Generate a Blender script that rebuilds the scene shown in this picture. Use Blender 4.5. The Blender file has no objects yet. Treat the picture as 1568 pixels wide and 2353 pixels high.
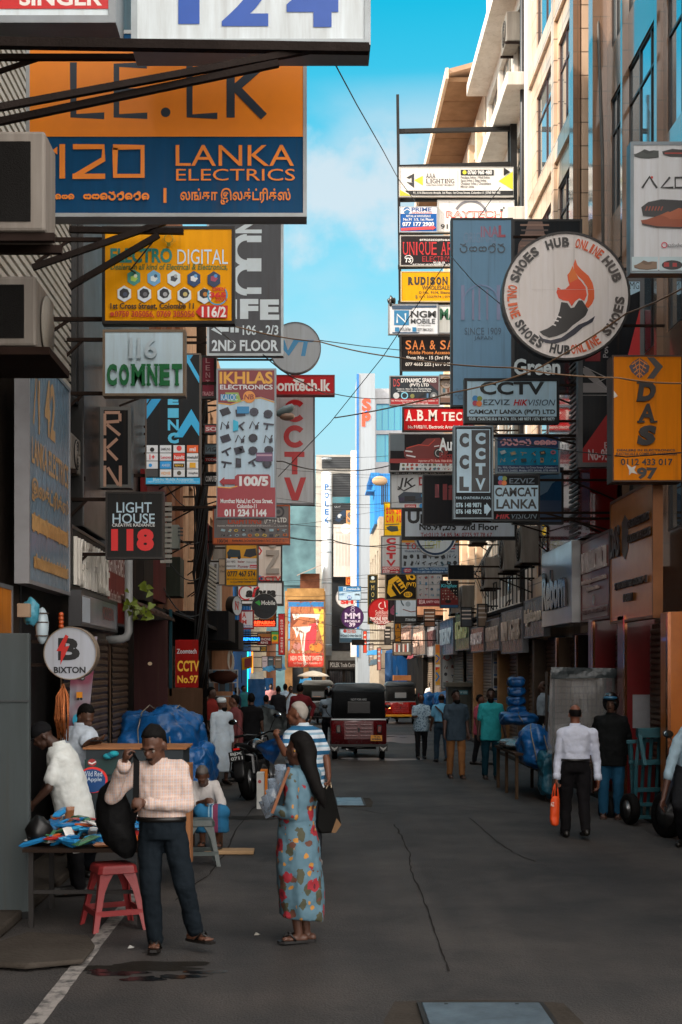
import bpy, math, random
from mathutils import Vector, Matrix
R_ = math.radians
SC = bpy.context.scene
COL = SC.collection
# ---------------- camera, sky, sun, exposure ----------------
F, VX, HY, CH = 3000.0, 710.0, 1535.0, 2.15      # picture scale (1568 x 2353 units), vanishing point, eye height
cam = bpy.data.cameras.new('camera'); co = bpy.data.objects.new('camera', cam); COL.objects.link(co)
co.location = (0, 0, CH); co.rotation_euler = (R_(90), 0, 0)
cam.sensor_fit = 'VERTICAL'; cam.sensor_height = 36; cam.lens = F/2353*36
cam.shift_x = (784-VX)/2353; cam.shift_y = (HY-1176.5)/2353
cam.clip_end = 3000; cam.clip_start = .1
cam.dof.use_dof = True; cam.dof.focus_distance = 24; cam.dof.aperture_fstop = 10
SC.camera = co
SUN = Vector((.76, .24, -.60)).normalized()      # the way the light travels
sun = bpy.data.lights.new('sun', 'SUN'); sun.energy = 4.6; sun.angle = R_(.5); sun.color = (1, .88, .74)
so = bpy.data.objects.new('sun', sun); COL.objects.link(so); so.rotation_euler = SUN.to_track_quat('-Z', 'Y').to_euler(); so.location = (-20, -20, 40)
w = bpy.data.worlds.new('World'); SC.world = w; w.use_nodes = True
nt = w.node_tree; N = nt.nodes; bgn = N['Background']
sky = N.new('ShaderNodeTexSky'); sky.sky_type = 'NISHITA'; sky.sun_disc = False
sky.sun_elevation = math.asin(-SUN.z); sky.sun_rotation = math.atan2(-SUN.x, -SUN.y); sky.ozone_density = 2.0; sky.dust_density = .6
def node(nt, t, **k):
    n = nt.nodes.new(t)
    for a, b in k.items():
        if a.startswith('i_'): n.inputs[int(a[2:])].default_value = b
        else: setattr(n, a, b)
    return n
def link(nt, a, ao, b, bi): nt.links.new(a.outputs[ao], b.inputs[bi])
tc = node(nt, 'ShaderNodeTexCoord'); sx = node(nt, 'ShaderNodeSeparateXYZ'); link(nt, tc, 'Generated', sx, 0)
mpn = node(nt, 'ShaderNodeMapping'); mpn.inputs['Scale'].default_value = (5, 5, 9); mpn.inputs['Location'].default_value = (1.35, .2, .55); link(nt, tc, 'Generated', mpn, 0)
nz = node(nt, 'ShaderNodeTexNoise'); nz.inputs['Scale'].default_value = 1.1; nz.inputs['Detail'].default_value = 6; nz.inputs['Roughness'].default_value = .5; link(nt, mpn, 0, nz, 'Vector')
cr = node(nt, 'ShaderNodeValToRGB'); cr.color_ramp.elements[0].position = .44; cr.color_ramp.elements[1].position = .68; link(nt, nz, 0, cr, 0)
ev = node(nt, 'ShaderNodeValToRGB'); link(nt, sx, 2, ev, 0)
e = ev.color_ramp.elements; e[0].position = .18; e[0].color = (.1, .1, .1, 1); e[1].position = .415; e[1].color = (0, 0, 0, 1)
x = e.new(.29); x.color = (.55, .55, .55, 1); x = e.new(.36); x.color = (1, 1, 1, 1); x = e.new(.5); x.color = (0, 0, 0, 1); x = e.new(.72); x.color = (1, 1, 1, 1)
hi = node(nt, 'ShaderNodeValToRGB'); link(nt, sx, 2, hi, 0); q = hi.color_ramp.elements; q[0].position = .5; q[0].color = (0, 0, 0, 1); q[1].position = .75; q[1].color = (.4, .4, .4, 1)  # unseen cloud overhead, added to whiten and lift the ambient light
mu0 = node(nt, 'ShaderNodeMath', operation='MULTIPLY'); link(nt, cr, 0, mu0, 0); link(nt, ev, 0, mu0, 1)
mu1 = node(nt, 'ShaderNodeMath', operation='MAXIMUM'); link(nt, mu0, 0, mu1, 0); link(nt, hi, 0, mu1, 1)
cl = node(nt, 'ShaderNodeMapping', vector_type='POINT'); cl.inputs['Location'].default_value = (-.037/.1, 0, -.343/.036); cl.inputs['Scale'].default_value = (1/.1, 0, 1/.036); link(nt, tc, 'Generated', cl, 0)
ln_ = node(nt, 'ShaderNodeVectorMath', operation='LENGTH'); link(nt, cl, 0, ln_, 0)
n3 = node(nt, 'ShaderNodeTexNoise'); n3.inputs['Scale'].default_value = 26; n3.inputs['Detail'].default_value = 8; n3.inputs['Roughness'].default_value = .55; link(nt, tc, 'Generated', n3, 'Vector')
ad_ = node(nt, 'ShaderNodeMath', operation='MULTIPLY_ADD', i_1=-2.6); link(nt, n3, 0, ad_, 0); link(nt, ln_, 'Value', ad_, 2)
fc = node(nt, 'ShaderNodeMapRange'); fc.interpolation_type = 'SMOOTHSTEP'; fc.inputs[1].default_value = .15; fc.inputs[2].default_value = -1.1; fc.inputs[4].default_value = .8; link(nt, ad_, 0, fc, 0)
mu = node(nt, 'ShaderNodeMath', operation='MAXIMUM'); link(nt, mu1, 0, mu, 0); link(nt, fc, 0, mu, 1)
ti = node(nt, 'ShaderNodeMixRGB', blend_type='MULTIPLY', i_0=1.0); ti.inputs[2].default_value = (.03, 1.12, .98, 1); link(nt, sky, 0, ti, 1)
ha = node(nt, 'ShaderNodeValToRGB'); link(nt, sx, 2, ha, 0); q = ha.color_ramp.elements; q[0].position = .1; q[0].color = (1, 1, 1, 1); q[1].position = .46; q[1].color = (0, 0, 0, 1); x = q.new(.27); x.color = (.55, .55, .55, 1); x = q.new(.38); x.color = (.14, .14, .14, 1)
hm = node(nt, 'ShaderNodeMixRGB'); hm.inputs[2].default_value = (2.05, 2.95, 3.35, 1); link(nt, ha, 0, hm, 0); link(nt, ti, 0, hm, 1)
cm = node(nt, 'ShaderNodeMixRGB'); cm.inputs[2].default_value = (3.0, 3.25, 3.45, 1); link(nt, mu, 0, cm, 0); link(nt, hm, 0, cm, 1)
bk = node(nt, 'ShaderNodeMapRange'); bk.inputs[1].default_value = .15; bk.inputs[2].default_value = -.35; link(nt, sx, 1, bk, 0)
bm2 = node(nt, 'ShaderNodeMixRGB'); bm2.inputs[2].default_value = (15.5, 14.6, 13.8, 1); link(nt, bk, 0, bm2, 0); link(nt, cm, 0, bm2, 1)     # unseen sky behind the camera, brightened to front-light the signs facing it
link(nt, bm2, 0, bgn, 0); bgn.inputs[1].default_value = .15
SC.view_settings.view_transform = 'Standard'; SC.view_settings.look = 'None'; SC.view_settings.exposure = 0.78
# ---------------- helpers ----------------
def lin(c): return c/12.92 if c <= .04045 else ((c+.055)/1.055)**2.4
def hx(h, g=1.0):
    c = [lin(int(h[i:i+2], 16)/255) for i in (0, 2, 4)]; g = min(g, .86/max(max(c), 1e-3)); return tuple(v*g for v in c) + (1,)
MC = {}
def M(h, rough=.55, metal=0, var=.25, scale=2.5, bump=0.0, bs=40, g=1.15, emit=0, streak=False, coat=0, kind=None):
    """procedural paint / cloth / metal with uneven wear"""
    key = (h, rough, metal, var, scale, bump, bs, g, emit, streak, coat, kind)
    if key in MC: return MC[key]
    m = bpy.data.materials.new(kind or 'paint'); m.use_nodes = True; t = m.node_tree; b = t.nodes['Principled BSDF']
    c = hx(h, g)
    tcn = node(t, 'ShaderNodeTexCoord'); mp = node(t, 'ShaderNodeMapping'); link(t, tcn, 'Object', mp, 0)
    if streak: mp.inputs['Scale'].default_value = (3, 3, .35)
    n1 = node(t, 'ShaderNodeTexNoise'); n1.inputs['Scale'].default_value = scale; n1.inputs['Detail'].default_value = 7; n1.inputs['Roughness'].default_value = .65; link(t, mp, 0, n1, 'Vector')
    rp = node(t, 'ShaderNodeValToRGB'); rp.color_ramp.elements[0].position = .3; rp.color_ramp.elements[1].position = .7; link(t, n1, 0, rp, 0)
    mx = node(t, 'ShaderNodeMixRGB'); k = 1-var
    mx.inputs[1].default_value = (c[0]*k, c[1]*k*.97, c[2]*k*.93, 1); mx.inputs[2].default_value = c
    link(t, rp, 0, mx, 0); link(t, mx, 0, b, 'Base Color')
    if streak:
        mp4 = node(t, 'ShaderNodeMapping'); mp4.inputs['Scale'].default_value = (14, 14, .5); link(t, tcn, 'Object', mp4, 0); n4 = node(t, 'ShaderNodeTexNoise'); n4.inputs['Scale'].default_value = 1; n4.inputs['Detail'].default_value = 5; link(t, mp4, 0, n4, 'Vector')
        r4 = node(t, 'ShaderNodeValToRGB'); r4.color_ramp.elements[0].position = .56; r4.color_ramp.elements[0].color = (0, 0, 0, 1); r4.color_ramp.elements[1].position = .78; r4.color_ramp.elements[1].color = (.3, .3, .3, 1); link(t, n4, 0, r4, 0)
        m4 = node(t, 'ShaderNodeMixRGB'); m4.inputs[2].default_value = (.16*c[0]+.06, .14*c[1]+.035, .12*c[2]+.02, 1); link(t, r4, 0, m4, 0); link(t, mx, 0, m4, 1); link(t, m4, 0, b, 'Base Color')
    b.inputs['Metallic'].default_value = metal
    mr = node(t, 'ShaderNodeMapRange'); mr.inputs[3].default_value = min(1, rough+.12); mr.inputs[4].default_value = max(.03, rough-.08); link(t, n1, 0, mr, 0); link(t, mr, 0, b, 'Roughness')
    if rough >= .65: b.inputs['Specular IOR Level'].default_value = .12
    if streak: b.inputs['Specular IOR Level'].default_value = .1
    if coat: b.inputs['Coat Weight'].default_value = coat
    if bump:
        n2 = node(t, 'ShaderNodeTexNoise'); n2.inputs['Scale'].default_value = bs; n2.inputs['Detail'].default_value = 5; link(t, tcn, 'Object', n2, 'Vector')
        bp = node(t, 'ShaderNodeBump'); bp.inputs['Strength'].default_value = bump; bp.inputs['Distance'].default_value = .03; link(t, n2, 0, bp, 'Height'); link(t, bp, 0, b, 'Normal')
    if emit:
        b.inputs['Emission Color'].default_value = hx(h); b.inputs['Emission Strength'].default_value = emit
    MC[key] = m; return m
def glassm(name, col, rough=.04, trans=0.0, ior=1.5, metal=0):
    m = bpy.data.materials.new(name); m.use_nodes = True; b = m.node_tree.nodes['Principled BSDF']
    b.inputs['Base Color'].default_value = col; b.inputs['Roughness'].default_value = rough; b.inputs['IOR'].default_value = ior
    b.inputs['Transmission Weight'].default_value = trans; b.inputs['Metallic'].default_value = metal; return m
def pattern(name, fn, rough=.6):
    m = bpy.data.materials.new(name); m.use_nodes = True; t = m.node_tree; b = t.nodes['Principled BSDF']; b.inputs['Roughness'].default_value = rough
    fn(t, b); return m
def W(px, py, Y): return Vector(((px-VX)/F*Y, Y, CH+(HY-py)/F*Y))
def GY(py): return CH*F/(py-HY)
class MB:
    def __init__(s): s.v = []; s.f = []; s.mi = []; s.ms = []; s.X = None; s.sm = []
    def m(s, mat):
        if mat not in s.ms: s.ms.append(mat)
        return s.ms.index(mat)
    def add(s, vs, fs, mat, smooth=False):
        o = len(s.v); i = s.m(mat)
        for p in vs:
            p = Vector(p)
            s.v.append(s.X @ p if s.X is not None else p)
        for f in fs: s.f.append([a+o for a in f]); s.mi.append(i); s.sm.append(smooth)
        return s
    def box(s, a, b, mat):
        x0, y0, z0 = (min(a[i], b[i]) for i in range(3)); x1, y1, z1 = (max(a[i], b[i]) for i in range(3))
        return s.add([(x0, y0, z0), (x1, y0, z0), (x1, y1, z0), (x0, y1, z0), (x0, y0, z1), (x1, y0, z1), (x1, y1, z1), (x0, y1, z1)],
            [(3, 2, 1, 0), (4, 5, 6, 7), (0, 1, 5, 4), (1, 2, 6, 5), (2, 3, 7, 6), (3, 0, 4, 7)], mat)
    def bar(s, p, q, wd, mat, h=None):
        p = Vector(p); q = Vector(q); d = (q-p).normalized(); u = d.cross(Vector((0, 0, 1)))
        if u.length < .01: u = Vector((1, 0, 0))
        u.normalize(); v = u.cross(d); h = h or wd; u = u*wd/2; v = v*h/2
        return s.add([p-u-v, p+u-v, p+u+v, p-u+v, q-u-v, q+u-v, q+u+v, q-u+v], [(0, 1, 2, 3), (7, 6, 5, 4), (0, 4, 5, 1), (1, 5, 6, 2), (2, 6, 7, 3), (3, 7, 4, 0)], mat)
    def tube(s, pts, r, mat, n=8, cap=True):
        pts = [Vector(p) for p in pts]; rs = r if isinstance(r, (list, tuple)) else [r]*len(pts); vs = []; fs = []
        d0 = (pts[1]-pts[0]).normalized(); u = d0.cross(Vector((.13, .21, 1)))
        if u.length < .05: u = d0.cross(Vector((1, 0, 0)))
        u.normalize()
        for i, p in enumerate(pts):
            d = (pts[min(i+1, len(pts)-1)]-pts[max(i-1, 0)]).normalized(); u = (u-d*u.dot(d))
            if u.length < 1e-4: u = d.cross(Vector((.3, .5, .7)))
            u.normalize(); v = d.cross(u)
            for k in range(n):
                a = 2*math.pi*k/n; vs.append(p+(u*math.cos(a)+v*math.sin(a))*rs[i])
        for i in range(len(pts)-1):
            for k in range(n): fs.append((i*n+k, i*n+(k+1) % n, (i+1)*n+(k+1) % n, (i+1)*n+k))
        if cap: fs += [tuple(range(n-1, -1, -1)), tuple(range((len(pts)-1)*n, len(pts)*n))]
        return s.add(vs, fs, mat, True)
    def ell(s, c, r, mat, ax=None, n=14, k=9, warp=None):
        c = Vector(c); vs = []; fs = []
        for i in range(k+1):
            th = math.pi*i/k
            for j in range(n):
                ph = 2*math.pi*j/n; p = Vector((math.sin(th)*math.cos(ph), math.sin(th)*math.sin(ph), math.cos(th)))
                sc = warp(p) if warp else 1
                p = Vector((p.x*r[0], p.y*r[1], p.z*r[2]))*sc
                vs.append(c+(ax @ p if ax is not None else p))
        for i in range(k):
            for j in range(n): fs.append((i*n+j, (i+1)*n+j, (i+1)*n+(j+1) % n, i*n+(j+1) % n))
        return s.add(vs, fs, mat, True)
    def loft(s, rings, mat, cap=True, smooth=True):
        n = len(rings[0]); vs = [p for r in rings for p in r]; fs = []
        for i in range(len(rings)-1):
            for k in range(n): fs.append((i*n+k, i*n+(k+1) % n, (i+1)*n+(k+1) % n, (i+1)*n+k))
        if cap: fs += [tuple(range(n-1, -1, -1)), tuple(range((len(rings)-1)*n, len(rings)*n))]
        return s.add(vs, fs, mat, smooth)
    def prism(s, pts, y0, y1, mat):      # outline in x,z pushed from y0 to y1
        n = len(pts); vs = [(p[0], y0, p[1]) for p in pts]+[(p[0], y1, p[1]) for p in pts]
        return s.add(vs, [tuple(range(n)), tuple(range(2*n-1, n-1, -1))]+[(i, n+i, n+(i+1) % n, (i+1) % n) for i in range(n)], mat)
    def build(s, name, parent=None, loc=None, bevel=0, smooth=False, **tags):
        me = bpy.data.meshes.new(name); L = Vector(loc) if loc is not None else Vector((0, 0, 0))
        base = L+(Vector(parent['_at']) if parent is not None and '_at' in parent else Vector((0, 0, 0))) if loc is not None else (Vector(parent['_at']) if parent is not None and '_at' in parent else L)
        me.from_pydata([tuple(p-base) for p in s.v], [], s.f)
        for m_ in s.ms: me.materials.append(m_)
        me.polygons.foreach_set('material_index', s.mi); me.polygons.foreach_set('use_smooth', [bool(a or smooth) for a in s.sm]); me.update()
        o = bpy.data.objects.new(name, me); COL.objects.link(o)
        if parent is not None: o.parent = parent
        else: o.location = base
        if loc is not None and parent is not None: o.location = L
        if parent is None: o['_at'] = tuple(base)
        else: o['_at'] = tuple(base)
        if bevel:
            bv = o.modifiers.new('edge', 'BEVEL'); bv.width = bevel; bv.segments = 2; bv.limit_method = 'ANGLE'
        tag(o, **tags); return o
def tag(o, label=None, cat=None, group=None, kind=None):
    if label: o['label'] = label
    if cat: o['category'] = cat
    if group: o['group'] = group
    if kind: o['kind'] = kind
    return o
def thing(name, loc, label, cat, group=None):
    o = bpy.data.objects.new(name, None); COL.objects.link(o); o.location = loc; o.empty_display_size = .1; o['_at'] = tuple(loc)
    return tag(o, label, cat, group)
def copy_thing(o, off, label=None, rz=0):
    """a copy of a thing and of each of its parts"""
    def rec(a, par):
        c = a.copy(); COL.objects.link(c)
        if par is not None: c.parent = par
        for ch in list(KIDS.get(a.name, [])): rec(ch, c)
        return c
    KIDS = {}
    for a in SC.objects:
        if a.parent: KIDS.setdefault(a.parent.name, []).append(a)
    c = rec(o, None); c.location = o.location+Vector(off); c.rotation_euler.z += rz; c['_at'] = tuple(c.location)
    if label: c['label'] = label
    return c
# lettering -------------------------------------------------
GC = {}
def glyphs(s, bold):
    if any(c in s for c in 'MNVWKXYZA'): bold = min(bold, .03)
    k = (s, bold)
    if k not in GC:
        cu = bpy.data.curves.new('lettering', 'FONT'); cu.body = s; cu.resolution_u = 3; cu.offset = bold
        ob = bpy.data.objects.new('lettering', cu); me = ob.to_mesh()
        vs = [(v.co.x, v.co.y) for v in me.vertices]; fs = [tuple(p.vertices) for p in me.polygons]
        ob.to_mesh_clear(); bpy.data.objects.remove(ob); bpy.data.curves.remove(cu)
        x0 = min(v[0] for v in vs); x1 = max(v[0] for v in vs); y0 = min(v[1] for v in vs); y1 = max(v[1] for v in vs)
        GC[k] = ([((v[0]-x0)/(x1-x0), (v[1]-y0)/(y1-y0)) for v in vs], fs)
    return GC[k]
SERIF = {'I': 'bc tc', 'N': 'bl tl tr', 'M': 'bl br tl tr', 'E': 'tl bl', 'T': 'bc', 'A': 'bl br', 'H': 'bl br tl tr', 'K': 'bl br tl tr', 'D': 'tl bl', 'P': 'tl bl', 'R': 'tl bl br', 'U': 'tl tr', 'B': 'tl bl', 'F': 'tl bl', 'L': 'tl bl', '1': 'bc', 'W': 'tl tr', 'X': 'bl br tl tr', 'Y': 'bc tl tr'}
# sign items, all in picture units of the sign's own plane
def T(s, x0, y0, x1, y1, c, b=.02, rot=0, ser=0, sl=0): return ('t', s, x0, y0, x1, y1, c, b, rot, ser, sl)
def R(x0, y0, x1, y1, c): return ('p', [(x0, y0), (x1, y0), (x1, y1), (x0, y1)], c)
def Pg(p, c): return ('p', p, c)
def Ci(x, y, r, c, ry=None, n=24): return ('p', [(x+r*math.cos(2*math.pi*i/n), y+(ry or r)*math.sin(2*math.pi*i/n)) for i in range(n)], c)
def Ri(x, y, r, w_, c, a0=0, a1=360, n=24): return ('l', [(x+r*math.cos(R_(a0+(a1-a0)*i/n)), y-r*math.sin(R_(a0+(a1-a0)*i/n))) for i in range(n+1)], w_, c)
def L(p, w_, c): return ('l', p, w_, c)
def clut(x0, y0, x1, y1, nx, ny, cols, seed=0, fill=.75):
    rn = random.Random(seed); out = []; dx = (x1-x0)/nx; dy = (y1-y0)/ny
    for i in range(nx):
        for j in range(ny):
            cx = x0+(i+.5)*dx+rn.uniform(-.1, .1)*dx; cy = y0+(j+.5)*dy+rn.uniform(-.1, .1)*dy; c = rn.choice(cols); c2 = rn.choice(cols); a = rn.uniform(-.5, .5); h = fill*.5
            def q(u, v): return (cx+(u*math.cos(a)-v*math.sin(a))*dx*h, cy+(u*math.sin(a)+v*math.cos(a))*dy*h)
            k = rn.randrange(5)
            if k == 0: out += [Pg([q(-.8, -.6), q(.8, -.7), q(.9, .6), q(-.7, .7)], c), Pg([q(-.4, -.3), q(.5, -.35), q(.5, .3), q(-.4, .3)], c2)]
            elif k == 1: out += [Pg([q(math.cos(t*.7)*.8, math.sin(t*.7)*.8) for t in range(9)], c), Pg([q(math.cos(t*.9)*.4, math.sin(t*.9)*.4) for t in range(7)], c2)]
            elif k == 2: out += [Pg([q(-.9, -.2), q(.9, -.5), q(.9, -.2), q(-.8, .15)], c), Pg([q(-.3, -.3), q(0, -.3), q(.15, .9), q(-.2, .9)], c2)]
            elif k == 3: out += [Pg([q(-.5, -.9), q(.4, -.8), q(.5, .8), q(-.45, .9)], c), Pg([q(-.3, -.6), q(.25, -.6), q(.3, .2), q(-.3, .2)], c2)]
            else: out += [L([q(-.8, .6), q(-.2, -.7), q(.3, .3), q(.9, -.5)], min(dx, dy)*.1, c), Pg([q(.2, .1), q(.8, 0), q(.7, .7), q(.1, .8)], c2)]
    return out
def sinh(x0, y0, x1, y1, c, n, seed, w_=None):
    """rounded looping script strokes"""
    rn = random.Random(seed); d = (x1-x0)/n; h = y1-y0; w_ = w_ or h*.13; out = []
    for i in range(n):
        cx = x0+(i+.45)*d; cy = y0+h*.58; r = min(d*.36, h*.36); k = rn.randrange(4)
        if k == 0: out += [Ri(cx, cy, r, w_, c, -60, 250, 12), Ri(cx-r*.1, cy+r*.35, r*.4, w_*.8, c, 0, 330, 9)]
        elif k == 1: out += [Ri(cx, cy, r, w_, c, -130, 190, 12), Ri(cx+r*.55, cy-r*1.1, r*.45, w_*.8, c, -90, 180, 8)]
        elif k == 2: out += [Ri(cx-r*.4, cy, r*.6, w_, c, 20, 340, 10), Ri(cx+r*.5, cy, r*.65, w_, c, -150, 150, 10)]
        else: out += [Ri(cx, cy, r, w_, c, -200, 110, 12), L([(cx-r, cy-r*1.5), (cx-r*.2, cy-r*1.15), (cx+r*.7, cy-r*1.55)], w_*.9, c)]
    return out
def items_mesh(items, Y, text, off0=.004, mk=None, step=.0004, relief=0.0):
    mb = MB(); z = off0
    mk = mk or (lambda c: M(c, .4, var=.12, g=1.55))
    for it in items:
        z += step
        if it[0] == 't':
            if not text: continue
            _, s, x0, y0, x1, y1, c, b, rot, ser, sl = it; mt = mk(c)
            def put(ch, a0, b0, a1, b1):
                vs, fs = glyphs(ch, b); o = []
                for (u, v) in vs:
                    if rot == 90: X = a0+(a1-a0)*(1-v); Yp = b1+(b0-b1)*u      # reads upward
                    elif rot == -90: X = a0+(a1-a0)*v; Yp = b0+(b1-b0)*u
                    elif rot == 180: X = a1+(a0-a1)*u; Yp = b0+(b1-b0)*v
                    else: X = a0+(a1-a0)*u+sl*(v-.5)*(b1-b0); Yp = b1+(b0-b1)*v
                    o.append(W(X, Yp, Y-z))
                mb.add(o, fs, mt)
                if relief:
                    mb.add([p+Vector((0, relief*.8, 0)) for p in o], [f[::-1] for f in fs], mt)
                    cnt = {}
                    for f in fs:
                        for i in range(len(f)): e_ = (f[i], f[(i+1) % len(f)]); cnt[e_] = 1
                    sd = [e_ for e_ in cnt if (e_[1], e_[0]) not in cnt]; nn = len(o)
                    mb.add(o+[p+Vector((0, relief*.8, 0)) for p in o], [(e_[0], nn+e_[0], nn+e_[1], e_[1]) for e_ in sd], mt)
            if ser:
                wd = [(.5 if ch in 'I1.' else 1.25 if ch in 'MW' else .95 if ch != ' ' else .5) for ch in s]; tot = sum(wd); cx = x0; g = (x1-x0)/tot
                for ch, wv in zip(s, wd):
                    if ch != ' ':
                        a0 = cx+g*.09*wv; a1 = cx+g*wv*.91
                        if ch == '.': put(ch, a0, y1-(y1-y0)*.14, a1, y1)
                        elif ch in 'I1': put(ch, a0+(a1-a0)*.25, y0, a1-(a1-a0)*.25, y1)
                        else: put(ch, a0, y0, a1, y1)
                        hh = (y1-y0)*.1; ww = g*.34*ser
                        for q_ in SERIF.get(ch, '').split():
                            xx = {'l': a0+g*.1, 'r': a1-g*.1, 'c': (a0+a1)/2}[q_[1]]; yy = y0 if q_[0] == 't' else y1-hh
                            if ch == 'A': yy = y1-hh
                            mb.add([W(xx-ww/2+sl*(.5-(yv-y0)/(y1-y0))*(y1-y0), yv, Y-z-.0001) if 0 else W(xv, yv, Y-z-.0001) for xv, yv in ((xx-ww/2, yy), (xx-ww/2, yy+hh), (xx+ww/2, yy+hh), (xx+ww/2, yy))], [(0, 1, 2, 3)], mt)
                    cx += g*wv
            else: put(s, x0, y0, x1, y1)
        elif text: continue
        elif it[0] == 'p':
            p = it[1]; a = sum(p[i][0]*p[(i+1) % len(p)][1]-p[(i+1) % len(p)][0]*p[i][1] for i in range(len(p)))
            if a > 0: p = p[::-1]
            mb.add([W(x_, y_, Y-z) for x_, y_ in p], [tuple(range(len(p)))], mk(it[2]))
        else:
            p = it[1]; w2 = it[2]/2; l = []; r = []
            for i in range(len(p)):
                a = p[max(i-1, 0)]; b_ = p[min(i+1, len(p)-1)]; dx, dy = b_[0]-a[0], b_[1]-a[1]; d = math.hypot(dx, dy) or 1
                l.append((p[i][0]-dy/d*w2, p[i][1]+dx/d*w2)); r.append((p[i][0]+dy/d*w2, p[i][1]-dx/d*w2))
            n = len(p); mb.add([W(x_, y_, Y-z) for x_, y_ in l+r], [(i, i+1, n+i+1, n+i) for i in range(n-1)], mk(it[3]))
    return mb
def S(label, x0, y0, x1, y1, Y, bg, items=(), fr='2a2826', fw=.03, d=.14, arm=None, name='shop_sign', group='signs hung over the street', cat='sign', rough=.38, emit=0, relief=0, var=.14):
    """a projecting sign that faces the camera's end of the street; arm = x of the wall that carries it"""
    a = W(x0, y1, Y); b = W(x1, y0, Y); c = (a+b)/2; bgm = M(bg, rough, var=var, streak=True, scale=3, bump=.06, bs=3, g=1.6)
    mb = MB(); mb.box((a.x, Y, a.z), (b.x, Y+d, b.z), bgm); root = mb.build(name, loc=c, label=label, cat=cat, group=group)
    fm = M(fr, .45, .3); m2 = MB(); e_ = .008
    m2.box((a.x-fw*.4, Y-e_, a.z-fw*.4), (a.x+fw, Y+d+e_, b.z+fw*.4), fm); m2.box((b.x-fw, Y-e_, a.z-fw*.4), (b.x+fw*.4, Y+d+e_, b.z+fw*.4), fm)
    m2.box((a.x+fw, Y-e_+.001, b.z-fw), (b.x-fw, Y+d+e_-.001, b.z+fw*.4), fm); m2.box((a.x+fw, Y-e_+.001, a.z-fw*.4), (b.x-fw, Y+d+e_-.001, a.z+fw), fm)
    m2.build('frame', root)
    put_items(root, items, Y, relief)
    if arm is not None:
        m3 = MB(); bm_ = M('2b211c', .7, .4, var=.4); r = .028
        for zz in ((b.z-.08*(b.z-a.z)), (a.z+.08*(b.z-a.z))):
            sx_ = b.x if arm > 0 else a.x; m3.bar((arm, Y+d+.03, zz), ((a.x*.3+b.x*.7) if arm < 0 else (a.x*.7+b.x*.3), Y+d+.03, zz), r*1.4, bm_)
            Y < 38 and m3.bar((arm, Y+d+.03, zz-.35), (sx_*.6+arm*.4, Y+d+.03, zz), r, bm_)
        m3.build('bracket', root)
    return root
def put_items(root, items, Y, relief=0, mk=None):
    if not items: return
    if any(i[0] != 't' for i in items): items_mesh(items, Y, False, mk=mk).build('printed_design', root)
    if any(i[0] == 't' for i in items): items_mesh(items, Y, True, off0=.004+relief, mk=mk, relief=relief).build('lettering', root)
def Sround(label, cx, cy, r, Y, bg, items=(), rim='2a2826', d=.14, arm=None, group='signs hung over the street', ry=None, name='round_sign'):
    c = W(cx, cy, Y); rw = r/F*Y; n = 48; mb = MB(); bgm = M(bg, .38, var=.1, streak=True, scale=3, g=1.6)
    pts = [(c.x+rw*math.cos(2*math.pi*i/n), c.z+rw*math.sin(2*math.pi*i/n)) for i in range(n)]; mb.prism(pts, Y, Y+d, bgm)
    root = mb.build(name, loc=c, label=label, cat='sign', group=group); m2 = MB(); fm = M(rim, .45, .2)
    rr = [[Vector((c.x+k*math.cos(2*math.pi*i/n), y_, c.z+k*math.sin(2*math.pi*i/n))) for i in range(n)] for k, y_ in ((rw*.985, Y-.012), (rw*1.02, Y-.012), (rw*1.02, Y+d+.01), (rw*.985, Y+d+.01))]
    m2.loft(rr+[rr[0]], fm, cap=False, smooth=False); m2.build('rim', root)
    put_items(root, items, Y)
    if arm is not None:
        m3 = MB(); bm_ = M('2b211c', .7, .4, var=.4)
        for k in (.45, -.45): m3.bar((arm, Y+d*.5, c.z+k*rw), (c.x+(rw*.85 if arm > 0 else -rw*.85), Y+d*.5, c.z+k*rw), .035, bm_)
        m3.build('bracket', root)
    return root
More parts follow.
